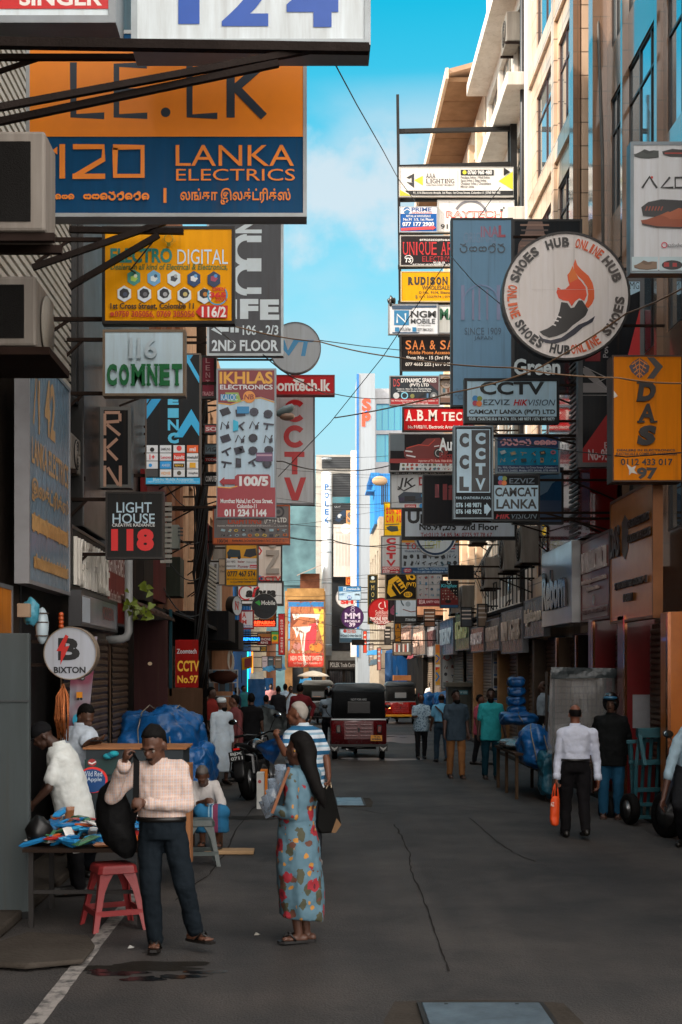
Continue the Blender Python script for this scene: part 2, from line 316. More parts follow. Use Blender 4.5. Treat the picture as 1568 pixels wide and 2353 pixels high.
# ---------------- ground ----------------
def asphalt(t, b):
    tcn = node(t, 'ShaderNodeTexCoord'); big = node(t, 'ShaderNodeTexNoise'); big.inputs['Scale'].default_value = .55; big.inputs['Detail'].default_value = 8; big.inputs['Roughness'].default_value = .62; link(t, tcn, 'Object', big, 'Vector')
    fine = node(t, 'ShaderNodeTexNoise'); fine.inputs['Scale'].default_value = 90; fine.inputs['Detail'].default_value = 3; link(t, tcn, 'Object', fine, 'Vector')
    vor = node(t, 'ShaderNodeTexVoronoi'); vor.inputs['Scale'].default_value = 60; link(t, tcn, 'Object', vor, 'Vector')
    mp = node(t, 'ShaderNodeMapping'); mp.inputs['Scale'].default_value = (2.2, .12, 1); link(t, tcn, 'Object', mp, 0)
    tr = node(t, 'ShaderNodeTexNoise'); tr.inputs['Scale'].default_value = 1; tr.inputs['Detail'].default_value = 5; link(t, mp, 0, tr, 'Vector')
    r1 = node(t, 'ShaderNodeValToRGB'); e = r1.color_ramp.elements; e[0].position = .3; e[0].color = (.018, .0175, .018, 1); e[1].position = .72; e[1].color = (.066, .054, .046, 1); link(t, big, 0, r1, 0)
    r2 = node(t, 'ShaderNodeValToRGB'); e = r2.color_ramp.elements; e[0].position = .35; e[0].color = (.62, .62, .63, 1); e[1].position = .6; e[1].color = (1, 1, 1, 1); link(t, tr, 0, r2, 0)
    m1 = node(t, 'ShaderNodeMixRGB', blend_type='MULTIPLY', i_0=.8); link(t, r1, 0, m1, 1); link(t, r2, 0, m1, 2)
    r3 = node(t, 'ShaderNodeValToRGB'); e = r3.color_ramp.elements; e[0].position = .32; e[0].color = (.55, .55, .56, 1); e[1].position = .68; e[1].color = (1.35, 1.33, 1.3, 1); link(t, fine, 0, r3, 0)
    m2 = node(t, 'ShaderNodeMixRGB', blend_type='MULTIPLY', i_0=.75); link(t, m1, 0, m2, 1); link(t, r3, 0, m2, 2)
    st = node(t, 'ShaderNodeTexNoise'); st.inputs['Scale'].default_value = .8; st.inputs['Detail'].default_value = 10; st.inputs['Roughness'].default_value = .7; st.inputs['Distortion'].default_value = .6; mp2 = node(t, 'ShaderNodeMapping'); mp2.inputs['Location'].default_value = (4, 7, 2); link(t, tcn, 'Object', mp2, 0); link(t, mp2, 0, st, 'Vector')
    r4 = node(t, 'ShaderNodeValToRGB'); e = r4.color_ramp.elements; e[0].position = .34; e[0].color = (.5, .5, .52, 1); e[1].position = .47; e[1].color = (1, 1, 1, 1); x = e.new(.63); x.color = (1, 1, 1, 1); x = e.new(.74); x.color = (1.35, 1.3, 1.22, 1); link(t, st, 0, r4, 0)
    m3 = node(t, 'ShaderNodeMixRGB', blend_type='MULTIPLY', i_0=1); link(t, m2, 0, m3, 1); link(t, r4, 0, m3, 2); link(t, m3, 0, b, 'Base Color')
    mr = node(t, 'ShaderNodeMapRange'); mr.inputs[3].default_value = .95; mr.inputs[4].default_value = .55; link(t, big, 0, mr, 0); link(t, mr, 0, b, 'Roughness')
    ad = node(t, 'ShaderNodeMath', operation='ADD'); link(t, fine, 0, ad, 0); link(t, vor, 0, ad, 1)
    bp = node(t, 'ShaderNodeBump'); bp.inputs['Strength'].default_value = .55; bp.inputs['Distance'].default_value = .012; link(t, ad, 0, bp, 'Height'); link(t, bp, 0, b, 'Normal')
ASP = pattern('asphalt', asphalt)
def sheet(name, pts, z, mat, **k):
    mb = MB(); mb.add([(p[0], p[1], z) for p in pts], [tuple(range(len(pts)))], mat); return mb.build(name, **k)
sheet('ground', [(-400, -300), (400, -300), (400, 1200), (-400, 1200)], -.02, M('5a534c', .95, bump=.3), kind='structure')
road = sheet('road', [(-2.45, -8), (4.75, -8), (4.75, 125), (-2.45, 125)], 0, ASP, kind='structure')
CONC = M('6e655c', .9, var=.45, scale=1.6, bump=.35, bs=25, g=.38)
mb = MB(); mb.box((-3.6, -8, -.01), (-2.46, 125, .075), CONC); mb.build('pavement', kind='structure', bevel=.02)
mb = MB(); mb.box((4.76, -8, -.01), (5.7, 125, .09), CONC); mb.build('pavement', kind='structure', bevel=.02)
rn = random.Random(3)
def mark(t, b):
    tcn = node(t, 'ShaderNodeTexCoord'); n = node(t, 'ShaderNodeTexNoise'); n.inputs['Scale'].default_value = 9; n.inputs['Detail'].default_value = 9; n.inputs['Roughness'].default_value = .7; link(t, tcn, 'Object', n, 'Vector')
    r = node(t, 'ShaderNodeValToRGB'); e = r.color_ramp.elements; e[0].position = .36; e[0].color = (.045, .042, .04, 1); e[1].position = .55; e[1].color = (.27, .245, .225, 1); link(t, n, 0, r, 0); link(t, r, 0, b, 'Base Color')
MARK = pattern('road_paint', mark, .8)
mb = MB(); L_ = []; R2 = []
for i in range(40):
    y = 7.2+i*.16; wv = .06; xx = -1.66; L_.append((xx-wv+rn.uniform(-.005, .005), y, .005)); R2.append((xx+wv+rn.uniform(-.005, .005), y, .005))
mb.add(L_+R2, [(i, 40+i, 41+i, i+1) for i in range(39)], MARK); mb.build('road_marking', kind='structure')
# cracks, patches, wet spots
CRK = M('2b2725', .9, g=.9)
def crack(pts, w_=.008):
    mb = MB(); l = []; r = []; rr = random.Random(len(pts)*7+int(pts[0][0]))
    P = []
    for a, b_ in zip(pts, pts[1:]):
        for k in range(6): f = k/6; P.append((a[0]+(b_[0]-a[0])*f+rr.uniform(-3, 3), a[1]+(b_[1]-a[1])*f))
    for (px, py) in P:
        y = GY(py); p = W(px, py, y); ww = w_*rr.uniform(.4, 1.5); l.append((p.x-ww, y, .0045)); r.append((p.x+ww, y, .0045))
    n = len(l); mb.add(l+r, [(i, n+i, n+i+1, i+1) for i in range(n-1)], CRK); return mb.build('crack', road)
crack([(905, 1895), (925, 1925), (940, 1960), (945, 2000), (965, 2050), (985, 2100), (1000, 2150), (1020, 2200), (1035, 2240)])
crack([(1080, 1880), (1130, 1925), (1180, 1960), (1240, 1985)], .008); crack([(760, 1850), (880, 1870), (1040, 1850), (1180, 1868), (1320, 1880)], .01)
crack([(400, 1600+470), (480, 2010), (520, 1960), (545, 1900), (600, 1840)], .009)
def blob(px, py, rx, ry, mat, name, z=.0042, seed=1, n=40, **k):
    rr = random.Random(seed); y = GY(py); c = W(px, py, y); ph = [rr.uniform(0, 6.28) for _ in range(4)]
    pts = []
    for i in range(n):
        a = 6.283*i/n; f = 1+.22*math.sin(2*a+ph[0])+.18*math.sin(3*a+ph[1])+.12*math.sin(5*a+ph[2])+.1*math.sin(9*a+ph[3])
        pts.append((c.x+rx*math.cos(a)*f, y+ry*math.sin(a)*f))
    return sheet(name, pts, z, mat, **k)
WET = M('1c1c1d', .16, var=.1, g=.6); DAMP = M('28241f', .7, g=.7, bump=.3, bs=60)
for a in ((270, 2238, .2, .06, 2), (330, 2250, .12, .08, 3), (415, 2245, .13, .07, 4), (225, 2232, .1, .05, 5), (470, 2235, .12, .06, 8)): blob(a[0], a[1], a[2], a[3], WET, 'puddle', seed=a[4], kind='structure')
for i, a in enumerate(((330, 2222, .5, .14), (560, 1880, .5, .3))): blob(*a, DAMP, 'damp_patch', z=.0036, seed=20+i, kind='structure')
for i, a in enumerate(((905, 1700, .8, 1.6), (870, 1745, .8, .5), (935, 1692, .6, .7))): blob(*a, M('3a4248', .3, g=.7), 'puddle', seed=40+i, kind='structure')
# iron covers
def cover(x0, x1, y0, y1, lab, rim):
    t = MB(); t.box((x0, y0, .003), (x1, y1, .02), M('6f7f8a', .35, .6, var=.5, scale=4, bump=.2, bs=90)); c = t.build('manhole_cover', loc=((x0+x1)/2, (y0+y1)/2, .003), bevel=.006, label=lab, cat='manhole cover', group='metal covers in the road')
    t = MB(); m_ = M('2c2a28', .6, .5)
    for a, b_ in (((x0-.03, y0-.03), (x0-.002, y1+.03)), ((x1+.002, y0-.03), (x1+.03, y1+.03)), ((x0, y0-.03), (x1, y0-.002)), ((x0, y1+.002), (x1, y1+.03))): t.box((a[0], a[1], .001), (b_[0], b_[1], .016), m_)
    t.build('rim', c)
    t = MB()
    for u in (.2, .8): t.box((x0+(x1-x0)*u-.012, y1-.05, .0205), (x0+(x1-x0)*u+.012, y1-.03, .022), m_)
    t.build('keyhole', c)
    cx, cy = (x0+x1)/2, (y0+y1)/2; rr = random.Random(int(x0*10)); sheet('concrete_patch', [(cx+(x1-x0)*.5*k[0]*rim*rr.uniform(.95, 1.1), cy+(y1-y0)*.5*k[1]*1.25*rr.uniform(.93, 1.1)) for k in ((-1, -1), (0, -1.05), (1, -1), (1.05, 0), (1, .9), (.5, 1.1), (-.3, .98), (-1, 1), (-1.1, 0))], .0022, CONC, kind='structure')
a = W(970, 2310, GY(2310)); b_ = W(1240, 2310, GY(2310)); cover(a.x, b_.x, a.y-.8, a.y, 'large metal cover sunk in the road at the bottom edge', 1.5)
a = W(775, 1848, GY(1848)); b_ = W(835, 1848, GY(1848)); cover(a.x, b_.x, a.y-.3, a.y+.9, 'pale bluish metal cover in the road behind the woman in the floral dress', 1.6)
# ---------------- buildings ----------------
def tiles(c1, c2, rough, sc, bumpy=.0, mortar='7a6654', bw=.5, rh=.4, coat=0):
    def f(t, b):
        tcn = node(t, 'ShaderNodeTexCoord'); sp = node(t, 'ShaderNodeSeparateXYZ'); link(t, tcn, 'Object', sp, 0)
        ad = node(t, 'ShaderNodeMath', operation='ADD'); link(t, sp, 0, ad, 0); link(t, sp, 1, ad, 1)
        cb = node(t, 'ShaderNodeCombineXYZ'); link(t, ad, 0, cb, 0); link(t, sp, 2, cb, 1)
        br = node(t, 'ShaderNodeTexBrick'); br.offset = 0; br.inputs['Scale'].default_value = sc; br.inputs['Mortar Size'].default_value = .012; br.inputs['Brick Width'].default_value = bw; br.inputs['Row Height'].default_value = rh
        br.inputs['Color1'].default_value = hx(c1); br.inputs['Color2'].default_value = hx(c2); br.inputs['Mortar'].default_value = hx(mortar); link(t, cb, 0, br, 'Vector')
        n = node(t, 'ShaderNodeTexNoise'); n.inputs['Scale'].default_value = .8; n.inputs['Detail'].default_value = 8; link(t, tcn, 'Object', n, 'Vector')
        r = node(t, 'ShaderNodeValToRGB'); e = r.color_ramp.elements; e[0].position = .35; e[0].color = (.7, .68, .66, 1); e[1].position = .65; e[1].color = (1, 1, 1, 1); link(t, n, 0, r, 0)
        m = node(t, 'ShaderNodeMixRGB', blend_type='MULTIPLY', i_0=1); link(t, br, 0, m, 1); link(t, r, 0, m, 2); link(t, m, 0, b, 'Base Color'); b.inputs['Roughness'].default_value = rough; b.inputs['Coat Weight'].default_value = coat; b.inputs['Coat Roughness'].default_value = .08
    return pattern('wall_tile', f, rough)
PEACH = tiles('dfc4aa', 'd8ba9e', .35, 1.0, bw=.6, rh=.45, coat=.3); TAN = tiles('94765f', '896b56', .22, 1.0, bw=.6, rh=.45, coat=1.0)
WHITE = M('e6e0d8', .7, var=.22, scale=.9, streak=True, g=.95); GLASS = glassm('window_glass', (.42, .52, .56, 1), .03, metal=.85); DGLASS = glassm('dark_glass', (.012, .014, .016, 1), .08)
MAR = M('4a2420', .4, var=.2, g=.8); BRN = M('2c211d', .4, var=.2)
def frame_mat(O, U, V, Nn):
    m = Matrix.Identity(4)
    for i, a in enumerate((U, V, Nn)):
        for k in range(3): m[k][i] = a[k]
    for k in range(3): m[k][3] = O[k]
    return m
def bld(label, O, U, Nn, w_, h, dep, wall, wins=(), fm=BRN, gm=None, rec=.16, mull=(2, 1), roofm=None, group='buildings along the street', z0=0, fb=.05, name='building', ledge=None, cat='building', sillm=None):
    """wins: (u0,v0,u1,v1) openings; wall grid is cut at every opening"""
    V = Vector((0, 0, 1)); U = Vector(U); Nn = Vector(Nn); O = Vector(O); X = frame_mat(O, U, V, Nn); gm = gm or GLASS
    mb = MB(); mb.X = X
    us = sorted({0, w_}|{q for a in wins for q in (a[0], a[2])}); vs = sorted({z0, h}|{q for a in wins for q in (a[1], a[3])})
    def inw(u, v): return any(a[0] < u < a[2] and a[1] < v < a[3] for a in wins)
    for i in range(len(us)-1):
        j = 0
        while j < len(vs)-1:
            if inw((us[i]+us[i+1])/2, (vs[j]+vs[j+1])/2): j += 1; continue
            k = j
            while k+1 < len(vs)-1 and not inw((us[i]+us[i+1])/2, (vs[k+1]+vs[k+2])/2): k += 1
            mb.add([(us[i], vs[j], 0), (us[i+1], vs[j], 0), (us[i+1], vs[k+1], 0), (us[i], vs[k+1], 0)], [(0, 1, 2, 3)], wall); j = k+1
    for a in wins:
        u0, v0, u1, v1 = a[:4]
        mb.add([(u0, v0, 0), (u1, v0, 0), (u1, v1, 0), (u0, v1, 0), (u0, v0, -rec), (u1, v0, -rec), (u1, v1, -rec), (u0, v1, -rec)], [(0, 1, 5, 4), (1, 2, 6, 5), (2, 3, 7, 6), (3, 0, 4, 7)], wall)
    mb.add([(0, z0, 0), (0, z0, -dep), (0, h, -dep), (0, h, 0)], [(0, 1, 2, 3)], wall); mb.add([(w_, z0, 0), (w_, z0, -dep), (w_, h, -dep), (w_, h, 0)], [(3, 2, 1, 0)], wall)
    mb.add([(0, h, 0), (w_, h, 0), (w_, h, -dep), (0, h, -dep)], [(0, 1, 2, 3)], roofm or wall); mb.add([(0, z0, -dep), (w_, z0, -dep), (w_, h, -dep), (0, h, -dep)], [(3, 2, 1, 0)], wall)
    root = mb.build(name, loc=X @ Vector((w_/2, z0, 0)), label=label, cat=cat, group=group)
    for a in wins:
        u0, v0, u1, v1 = a[:4]; ml = a[4] if len(a) > 4 else mull; q = MB(); q.X = X; f = fb; z1 = -rec+.01; z2 = min(-.005, -rec+.055)
        q.box((u0, v0, z1), (u0+f, v1, z2), fm); q.box((u1-f, v0, z1), (u1, v1, z2), fm); q.box((u0+f, v0, z1), (u1-f, v0+f, z2), fm); q.box((u0+f, v1-f, z1), (u1-f, v1, z2), fm)
        for i in range(1, ml[0]): c = u0+(u1-u0)*i/ml[0]; q.box((c-f/2, v0+f, z1), (c+f/2, v1-f, z2-.002), fm)
        for i in range(1, ml[1]+1): c = v0+(v1-v0)*(1-.3*i) if ml[1] < 2 else v0+(v1-v0)*i/(ml[1]+1); q.box((u0+f, c-f/2, z1), (u1-f, c+f/2, z2-.004), fm)
        wo = q.build('window', root); q = MB(); q.X = X; rr = random.Random(int(u0*100+v0*37)); t_ = .006
        q.add([(u0+f*.5, v0+f*.5, z1+.02+rr.uniform(-t_, t_)), (u1-f*.5, v0+f*.5, z1+.02+rr.uniform(-t_, t_)), (u1-f*.5, v1-f*.5, z1+.02), (u0+f*.5, v1-f*.5, z1+.02)], [(0, 1, 2, 3)], gm); q.build('pane', wo)
    if ledge:
        q = MB(); q.X = X
        for (u0, v0, u1, v1, dd, mt) in ledge: q.box((u0, v0, -.02), (u1, v1, dd), mt)
        q.build('ledge', root, bevel=.015)
    return root
UY = (0, 1, 0); NR = (-1, 0, 0); NL = (1, 0, 0); UX = (1, 0, 0); NF = (0, -1, 0)
# right side, near to far
def rows(us, h0, hh, step, n, mull=None): return [(u[0], h0+i*step, u[1], h0+i*step+hh)+((mull,) if mull else ()) for i in range(n) for u in us]
b1 = bld('tall tan tiled building nearest on the sunless end with blue sky in its windows', (5.4, 8, 0), UY, NR, 17, 27, 9, TAN, rows([(4.2, 6.0), (6.9, 9.2), (9.6, 11.7), (12.0, 14.1), (14.25, 15.35)], 4.2, 2.1, 3.0, 7, (3, 1)), fm=BRN, rec=.08, fb=.04)
q = MB()
for (y, wd, pr) in ((24.0, .35, .26), (20.05, .16, .1), (22.2, .12, .1), (17.75, .2, .12)): q.box((5.4-pr, y-wd, 3.7), (5.42, y, 27), TAN)
for z in (6.9, 9.9, 12.95, 15.9, 18.9, 21.9): q.box((5.33, 8, z-.12), (5.41, 17.5, z+.12), TAN)
q.build('pilaster', b1)
b2 = bld('peach tiled building with dark red window frames catching the sun', (5.2, 25, 0), UY, NR, 5.9, 26.5, 9, PEACH, rows([(.9, 2.2), (2.7, 4.8)], 4.2, 2.0, 2.98, 7, (2, 1)), fm=MAR, rec=.09, fb=.045)
q = MB(); q.box((5.06, 25, 3.7), (5.22, 25.35, 26.5), TAN); q.box((5.12, 27.3, 3.7), (5.22, 27.6, 26.5), PEACH); q.box((5.1, 30.5, 3.7), (5.22, 30.9, 26.5), WHITE)
for k in range(7): q.box((5.13, 25.4, 3.75+2.98*k), (5.21, 30.5, 4.15+2.98*k), PEACH)
q.build('pilaster', b2)
b3 = bld('white building with long projecting concrete ledges over its windows', (5.3, 30.95, 0), UY, NR, 8, 24, 9, WHITE, rows([(.5, 2.8), (3.2, 5.4), (5.7, 7.6)], 4.1, 1.9, 3.2, 6, (4, 1)), fm=M('8a7d72', .5), ledge=[(.05, 6.4+3.2*k, 8.0, 6.72+3.2*k, .6, WHITE) for k in range(5)]+[(.0, 3.5, 8, 3.7, .35, WHITE), (.02, 23.2, 8.1, 23.6, 1.0, WHITE)])
EAV = M('9a7a5e', .8, var=.4, scale=1.2)
b4 = bld('older building with deep brown eaves beyond the white one', (5.3, 39.2, 0), UY, NR, 12, 19.6, 8, M('e0cdb8', .75, var=.3, scale=.8, g=.95), rows([(.6, 1.6), (2.4, 3.4), (4.4, 5.4), (6.4, 7.4), (8.6, 9.6)], 4.3, 1.7, 3.1, 5, (1, 1)), fm=M('6a4a38', .6), ledge=[(.7+1.9*i, 3.8, 1.0+1.9*i, 18.9, .18, M('d8bda2', .7)) for i in range(6)])
q = MB()
for i in range(9): q.box((4.15, 38.9+i*1.4, 19.62), (7, 40.27+i*1.4, 19.75), EAV)
q.add([(4.1, 38.7, 19.76), (4.1, 51.6, 19.76), (7.2, 51.6, 20.6), (7.2, 38.7, 20.6), (4.1, 38.7, 19.9), (4.1, 51.6, 19.9), (7.2, 51.6, 20.75), (7.2, 38.7, 20.75)], [(0, 1, 2, 3), (4, 7, 6, 5), (0, 4, 5, 1), (0, 3, 7, 4)], M('b09078', .8)); q.box((4.05, 38.65, 19.6), (4.14, 51.6, 19.92), M('d9c3ae', .7)); q.build('eaves', b4)
b5 = bld('low cream building with narrow windows behind the phone repair sign', (5.2, 51.5, 0), UY, NR, 18, 11, 8, M('6e635a', .8, var=.5), rows([(1+2.6*i, 2.2+2.6*i) for i in range(6)], 4.4, 1.6, 3.2, 2, (2, 1)), fm=M('5a4a40'))
b6 = bld('grey building with rust streaks near the far end of the right side', (5.0, 70, 0), UY, NR, 7.5, 10, 8, M('5f5852', .8, var=.5), rows([(1+2.6*i, 2.2+2.6*i) for i in range(2)], 4.0, 1.5, 3.0, 2, (2, 1)))
cream = M('b4a694', .8, var=.4, g=.95)
b7 = bld('cream corner building with small upright windows beside the vertical black gold sign', (4.2, 78, 0), UY, NR, 12, 11.2, 6, cream, rows([(1, 2.2), (4, 5.2), (7, 8.2), (9.8, 11)], 3.6, 2.1, 3.6, 2, (1, 1)), fm=M('48708c'))
BLU = pattern('blue_sheet', lambda t, b: (lambda tcn, wv, r: (setattr(wv, 'bands_direction', 'X'), setattr(wv.inputs['Scale'], 'default_value', 3.4), link(t, tcn, 'Object', wv, 'Vector'), link(t, wv, 1, r, 0), setattr(r.color_ramp.elements[0], 'color', hx('0a5590')), setattr(r.color_ramp.elements[1], 'color', hx('1c86cc')), link(t, r, 0, b, 'Base Color')))(node(t, 'ShaderNodeTexCoord'), node(t, 'ShaderNodeTexWave'), node(t, 'ShaderNodeValToRGB')), .5)
q = MB(); a = W(861, 1204, 80); b_ = W(905, 1088, 80); q.box((a.x, 80, a.z), (b_.x+2, 86, b_.z), BLU)
for i in range(9): q.box((a.x-.25, 79.8+i*.65, b_.z-.35), (a.x+.3, 80.2+i*.65, b_.z+.02), BLU)
q.box((a.x-.5, 80, a.z+2), (a.x+.05, 82, a.z+2.1), BLU); q.build('rooftop_cabin', loc=((a.x+b_.x)/2, 82, a.z), label='bright blue corrugated cabin on the roof of the cream corner building', cat='cabin')
b1x = W(822, 858, 100)
SPG = M('8f979e', .6, var=.12, scale=.5, streak=True)
sp = bld('slim white tower with red letters S and P', (b1x.x, 100, 0), UX, NF, (862-822)/3000*100, CH+677/3000*100, 5, SPG, [])
q = MB(); BL = M('1565a8', .4); RD = M('d8401c', .4)
q.box((b1x.x-.06, 99.95, 3), (b1x.x+.1, 100.4, CH+676/30), BL); q.box((b1x.x-.5, 100.1, 3), (b1x.x-.07, 101, CH+500/30), M('e8dcd4', .6)); q.build('edge_trim', sp)
put_items(sp, [T('S', 832, 915, 853, 945, 'd8401c', .05), T('P', 832, 947, 852, 980, 'd8401c', .05), Ci(842, 950-5, 2, '1565a8')], 99.97)
nb = bld('pale grey flank of the tall block behind the tower', (W(862, 0, 103).x, 103, 0), UX, NF, 8, 24.2, 6, M('a4a6aa', .7, var=.25), [(.1, 18.4, 3.0, 20.6, (4, 0)), (.1, 20.9, 3.0, 23.0, (6, 0))], fm=M('2f7fae'), gm=glassm('cyan_glass', (.05, .32, .42, 1), .1))
# street end: polek tower, teal flank, torn billboard house
p0 = W(727, 1045, 110); p1 = W(824, 1045, 110)
LOU = pattern('louvres', lambda t, b: (lambda tcn, wv, r: (setattr(wv, 'bands_direction', 'Z'), setattr(wv.inputs['Scale'], 'default_value', 1.6), link(t, tcn, 'Object', wv, 'Vector'), link(t, wv, 1, r, 0), setattr(r.color_ramp.elements[0], 'color', (.008, .009, .01, 1)), setattr(r.color_ramp.elements[1], 'color', (.05, .055, .06, 1)), link(t, r, 0, b, 'Base Color')))(node(t, 'ShaderNodeTexCoord'), node(t, 'ShaderNodeTexWave'), node(t, 'ShaderNodeValToRGB')), .5)
pk = bld('tall narrow building at the street end with a round white column', (p0.x, 110, 0), UX, NF, (824-727)/3000*110, CH+490/3000*110, 6, M('a8a49c', .6, var=.25), [], name='building')
def pbox(mb, x0, y0, x1, y1, Y, mat, d=.06): a = W(x0, y1, Y); b = W(x1, y0, Y); mb.box((a.x, Y, a.z), (b.x, Y+d, b.z), mat)
q = MB(); pbox(q, 764, 1088, 815, 1142, 109.9, LOU, .2); pbox(q, 740, 1050, 815, 1076, 109.9, LOU, .2); pbox(q, 764, 1142, 815, 1156, 109.88, glassm('teal_pane', (.05, .25, .3, 1), .1), .2); pbox(q, 764, 1157, 815, 1204, 109.9, LOU, .2); pbox(q, 763, 1204, 822, 1495, 109.9, DGLASS, .2); q.build('louvre_bank', pk)
q = MB(); a = W(751, 1085, 109.4); q.tube([(a.x, 109.4, 3.2), (a.x, 109.4, a.z)], 11.3/3000*109.4, M('e9eef2', .35, var=.1), n=24)
for k in range(7): zz = 4+2.6*k; q.tube([(a.x, 109.4, zz), (a.x, 109.4, zz+.12)], 11.8/3000*109.4, M('aab4bb', .4), n=24)
q.build('column', pk)
put_items(pk, [T(c, 746, 1112+i*19, 756, 1126+i*19, '15568f', .04) for i, c in enumerate('POLEK')]+[], 108.93)
put_items(pk, [T('CCTV', 769, 1161, 783, 1166, 'e8eef0'), Pg([(780, 1200), (770, 1196), (774, 1184), (790, 1172), (800, 1172), (796, 1185)], '1c3550'), Ci(781, 1186, 5, 'd8dee2'), Ci(786, 1188, 3.4, '20303c')], 109.85)
S('white shop board with polek lettering below the street end tower', 755, 1518, 822, 1538, 109.3, '46403c', [T('POLEK', 759, 1522, 781, 1533, 'e6e2da', .03), T('Trade Centre', 783, 1523, 819, 1533, 'e0dcd4')], arm=None, d=.3)
bld('dark shop block with folding gate at the street end', (W(752, 0, 109.6).x, 109.6, 0), UX, NF, 3, 2.05, .3, M('3a322c', .7), [(.2, .05, 1.3, 1.95, (6, 0)), (1.5, .05, 2.8, 1.95, (6, 0))], gm=DGLASS, group='shops at the street end')
S('faded white banner hanging from the street end tower', 767, 1205, 822, 1325, 106, 'b4aca4', [R(772, 1222, 818, 1226, '988f88'), Ci(795, 1215, 12, 'c4beb8')]+[R(772+i*7, 1230, 776+i*7, 1300, 'a09890') for i in range(6)], fr='d0c8c0', fw=.02, d=.05, name='banner', cat='banner', var=.3)
S('orange letter board hanging high on the street end tower', 795, 1172, 816, 1205, 108.5, 'c98a58', [T('S', 798, 1176, 813, 1201, '5b5450', .06)], d=.2)
S('orange letter board below the faded white banner', 794, 1325, 818, 1345, 108, 'd8863a', [T('OZ', 797, 1327, 814, 1343, 'b03020', .03)], d=.2)
TEAL = pattern('teal_plaster', lambda t, b: (lambda tcn, n, r: (setattr(n.inputs['Scale'], 'default_value', .5), setattr(n.inputs['Detail'], 'default_value', 9), link(t, tcn, 'Object', n, 'Vector'), link(t, n, 0, r, 0), setattr(r.color_ramp.elements[0], 'position', .35), setattr(r.color_ramp.elements[1], 'position', .7), setattr(r.color_ramp.elements[0], 'color', hx('3f5a62')), setattr(r.color_ramp.elements[1], 'color', hx('6a9096')), link(t, r, 0, b, 'Base Color')))(node(t, 'ShaderNodeTexCoord'), node(t, 'ShaderNodeTexNoise'), node(t, 'ShaderNodeValToRGB')), .85)
a = W(560, 1100, 118); tb = bld('blank teal plastered flank left of the street end tower', (a.x, 118, 0), UX, NF, (728-560)/3000*118, a.z+.5, 6, TEAL, [], ledge=[(0, 9.6, 6.6, 9.9, .15, TEAL)])
TORN = pattern('torn_poster', lambda t, b: (lambda tcn, n, r, mp: (setattr(mp.inputs['Scale'], 'default_value', (1, 1, .55)), link(t, tcn, 'Object', mp, 0), setattr(n.inputs['Scale'], 'default_value', .9), setattr(n.inputs['Detail'], 'default_value', 9), setattr(n.inputs['Roughness'], 'default_value', .62), link(t, mp, 0, n, 'Vector'), link(t, n, 0, r, 0), [setattr(r.color_ramp.elements.new(p_), 'color', hx(c_)) for p_, c_ in ((.40, '7d3a1c'), (.46, '9a5a38'), (.5, 'a8683f'), (.55, '8a4a2c'), (.59, 'a89a86'), (.62, 'b0a28e'), (.63, 'a85c38'))], setattr(r.color_ramp.elements[0], 'color', hx('5a2c1a')), setattr(r.color_ramp, 'interpolation', 'CONSTANT'), link(t, r, 0, b, 'Base Color')))(node(t, 'ShaderNodeTexCoord'), node(t, 'ShaderNodeTexNoise'), node(t, 'ShaderNodeValToRGB'), node(t, 'ShaderNodeMapping')), .8)
a = W(655, 1378, 104.6); hb = bld('old house with a stained parapet behind the torn billboard', (a.x, 104.6, 0), UX, NF, (748-655)/3000*104.6, CH+177/3000*104.6, 5, M('b58a5c', .85, var=.6, scale=.9), [(.6, .1, 1.5, 2.2, (1, 0)), (1.9, .1, 3.0, 2.2, (2, 0))], gm=DGLASS)
q = MB(); pbox(q, 660, 1352, 746, 1378, 104.2, M('a8814f', .85, var=.6, scale=1), .5); pbox(q, 690, 1318, 735, 1352, 107, M('6a4432', .8, var=.4), 1.5); q.build('parapet', hb)
q = MB(); a = W(688, 1325, 106.8); b_ = W(740, 1303, 106.8); q.add([(a.x-.2, 106, a.z), (b_.x, 106, b_.z+.1), (b_.x, 109, b_.z+.4), (a.x-.2, 109, a.z+.3)], [(0, 1, 2, 3)], M('7a6a60', .7)); q.build('tin_roof', hb)
tb2 = S('large sunlit billboard with its drink poster torn into strips', 661, 1381, 745, 1534, 103.8, 'b0502c', [R(663, 1383, 744, 1394, '1f5f8e'), Pg([(744, 1400), (720, 1398), (729, 1430), (744, 1480)], 'c9a33c'), Pg([(663, 1395), (668, 1395), (666, 1490), (663, 1500)], '3f86ac'), Pg([(693, 1440), (730, 1430), (724, 1490), (700, 1496), (690, 1480)], 'b8323a'), Pg([(705, 1395), (690, 1420), (672, 1440), (668, 1480), (690, 1500), (712, 1430)], '9a5a38'), Pg([(672, 1441), (716, 1438), (712, 1450), (704, 1454), (702, 1466), (698, 1452), (693, 1480), (688, 1452), (682, 1466), (678, 1450)], 'e4dccf'), Pg([(672, 1411), (736, 1410), (729, 1440), (725, 1420), (690, 1417), (676, 1425)], 'e2d6c6'), Ci(719, 1487, 8, 'd88a30'), Ci(731, 1488, 10, 'c06a28'), Ci(683, 1485, 9, 'a06a60'), R(663, 1501, 744, 1532, 'b03222'), T('NEW CRESCENT SWEETS', 668, 1507, 741, 1518, 'd8b0a0', .02), T('1st Cross Street, Colombo -11', 675, 1521, 738, 1527, 'd0a090'), L([(690, 1440), (694, 1480), (700, 1530)], 2, 'e0d6ca'), L([(702, 1440), (698, 1500), (703, 1528)], 3, 'ddd2c4'), R(663, 1410, 744, 1410.8, '3c241a'), R(663, 1440, 744, 1440.7, '3c241a'), R(663, 1471, 744, 1471.7, '3c241a')], fr='6a5a4c', d=.25, name='billboard', cat='billboard', var=.5)
tb2.data.materials[0] = TORN
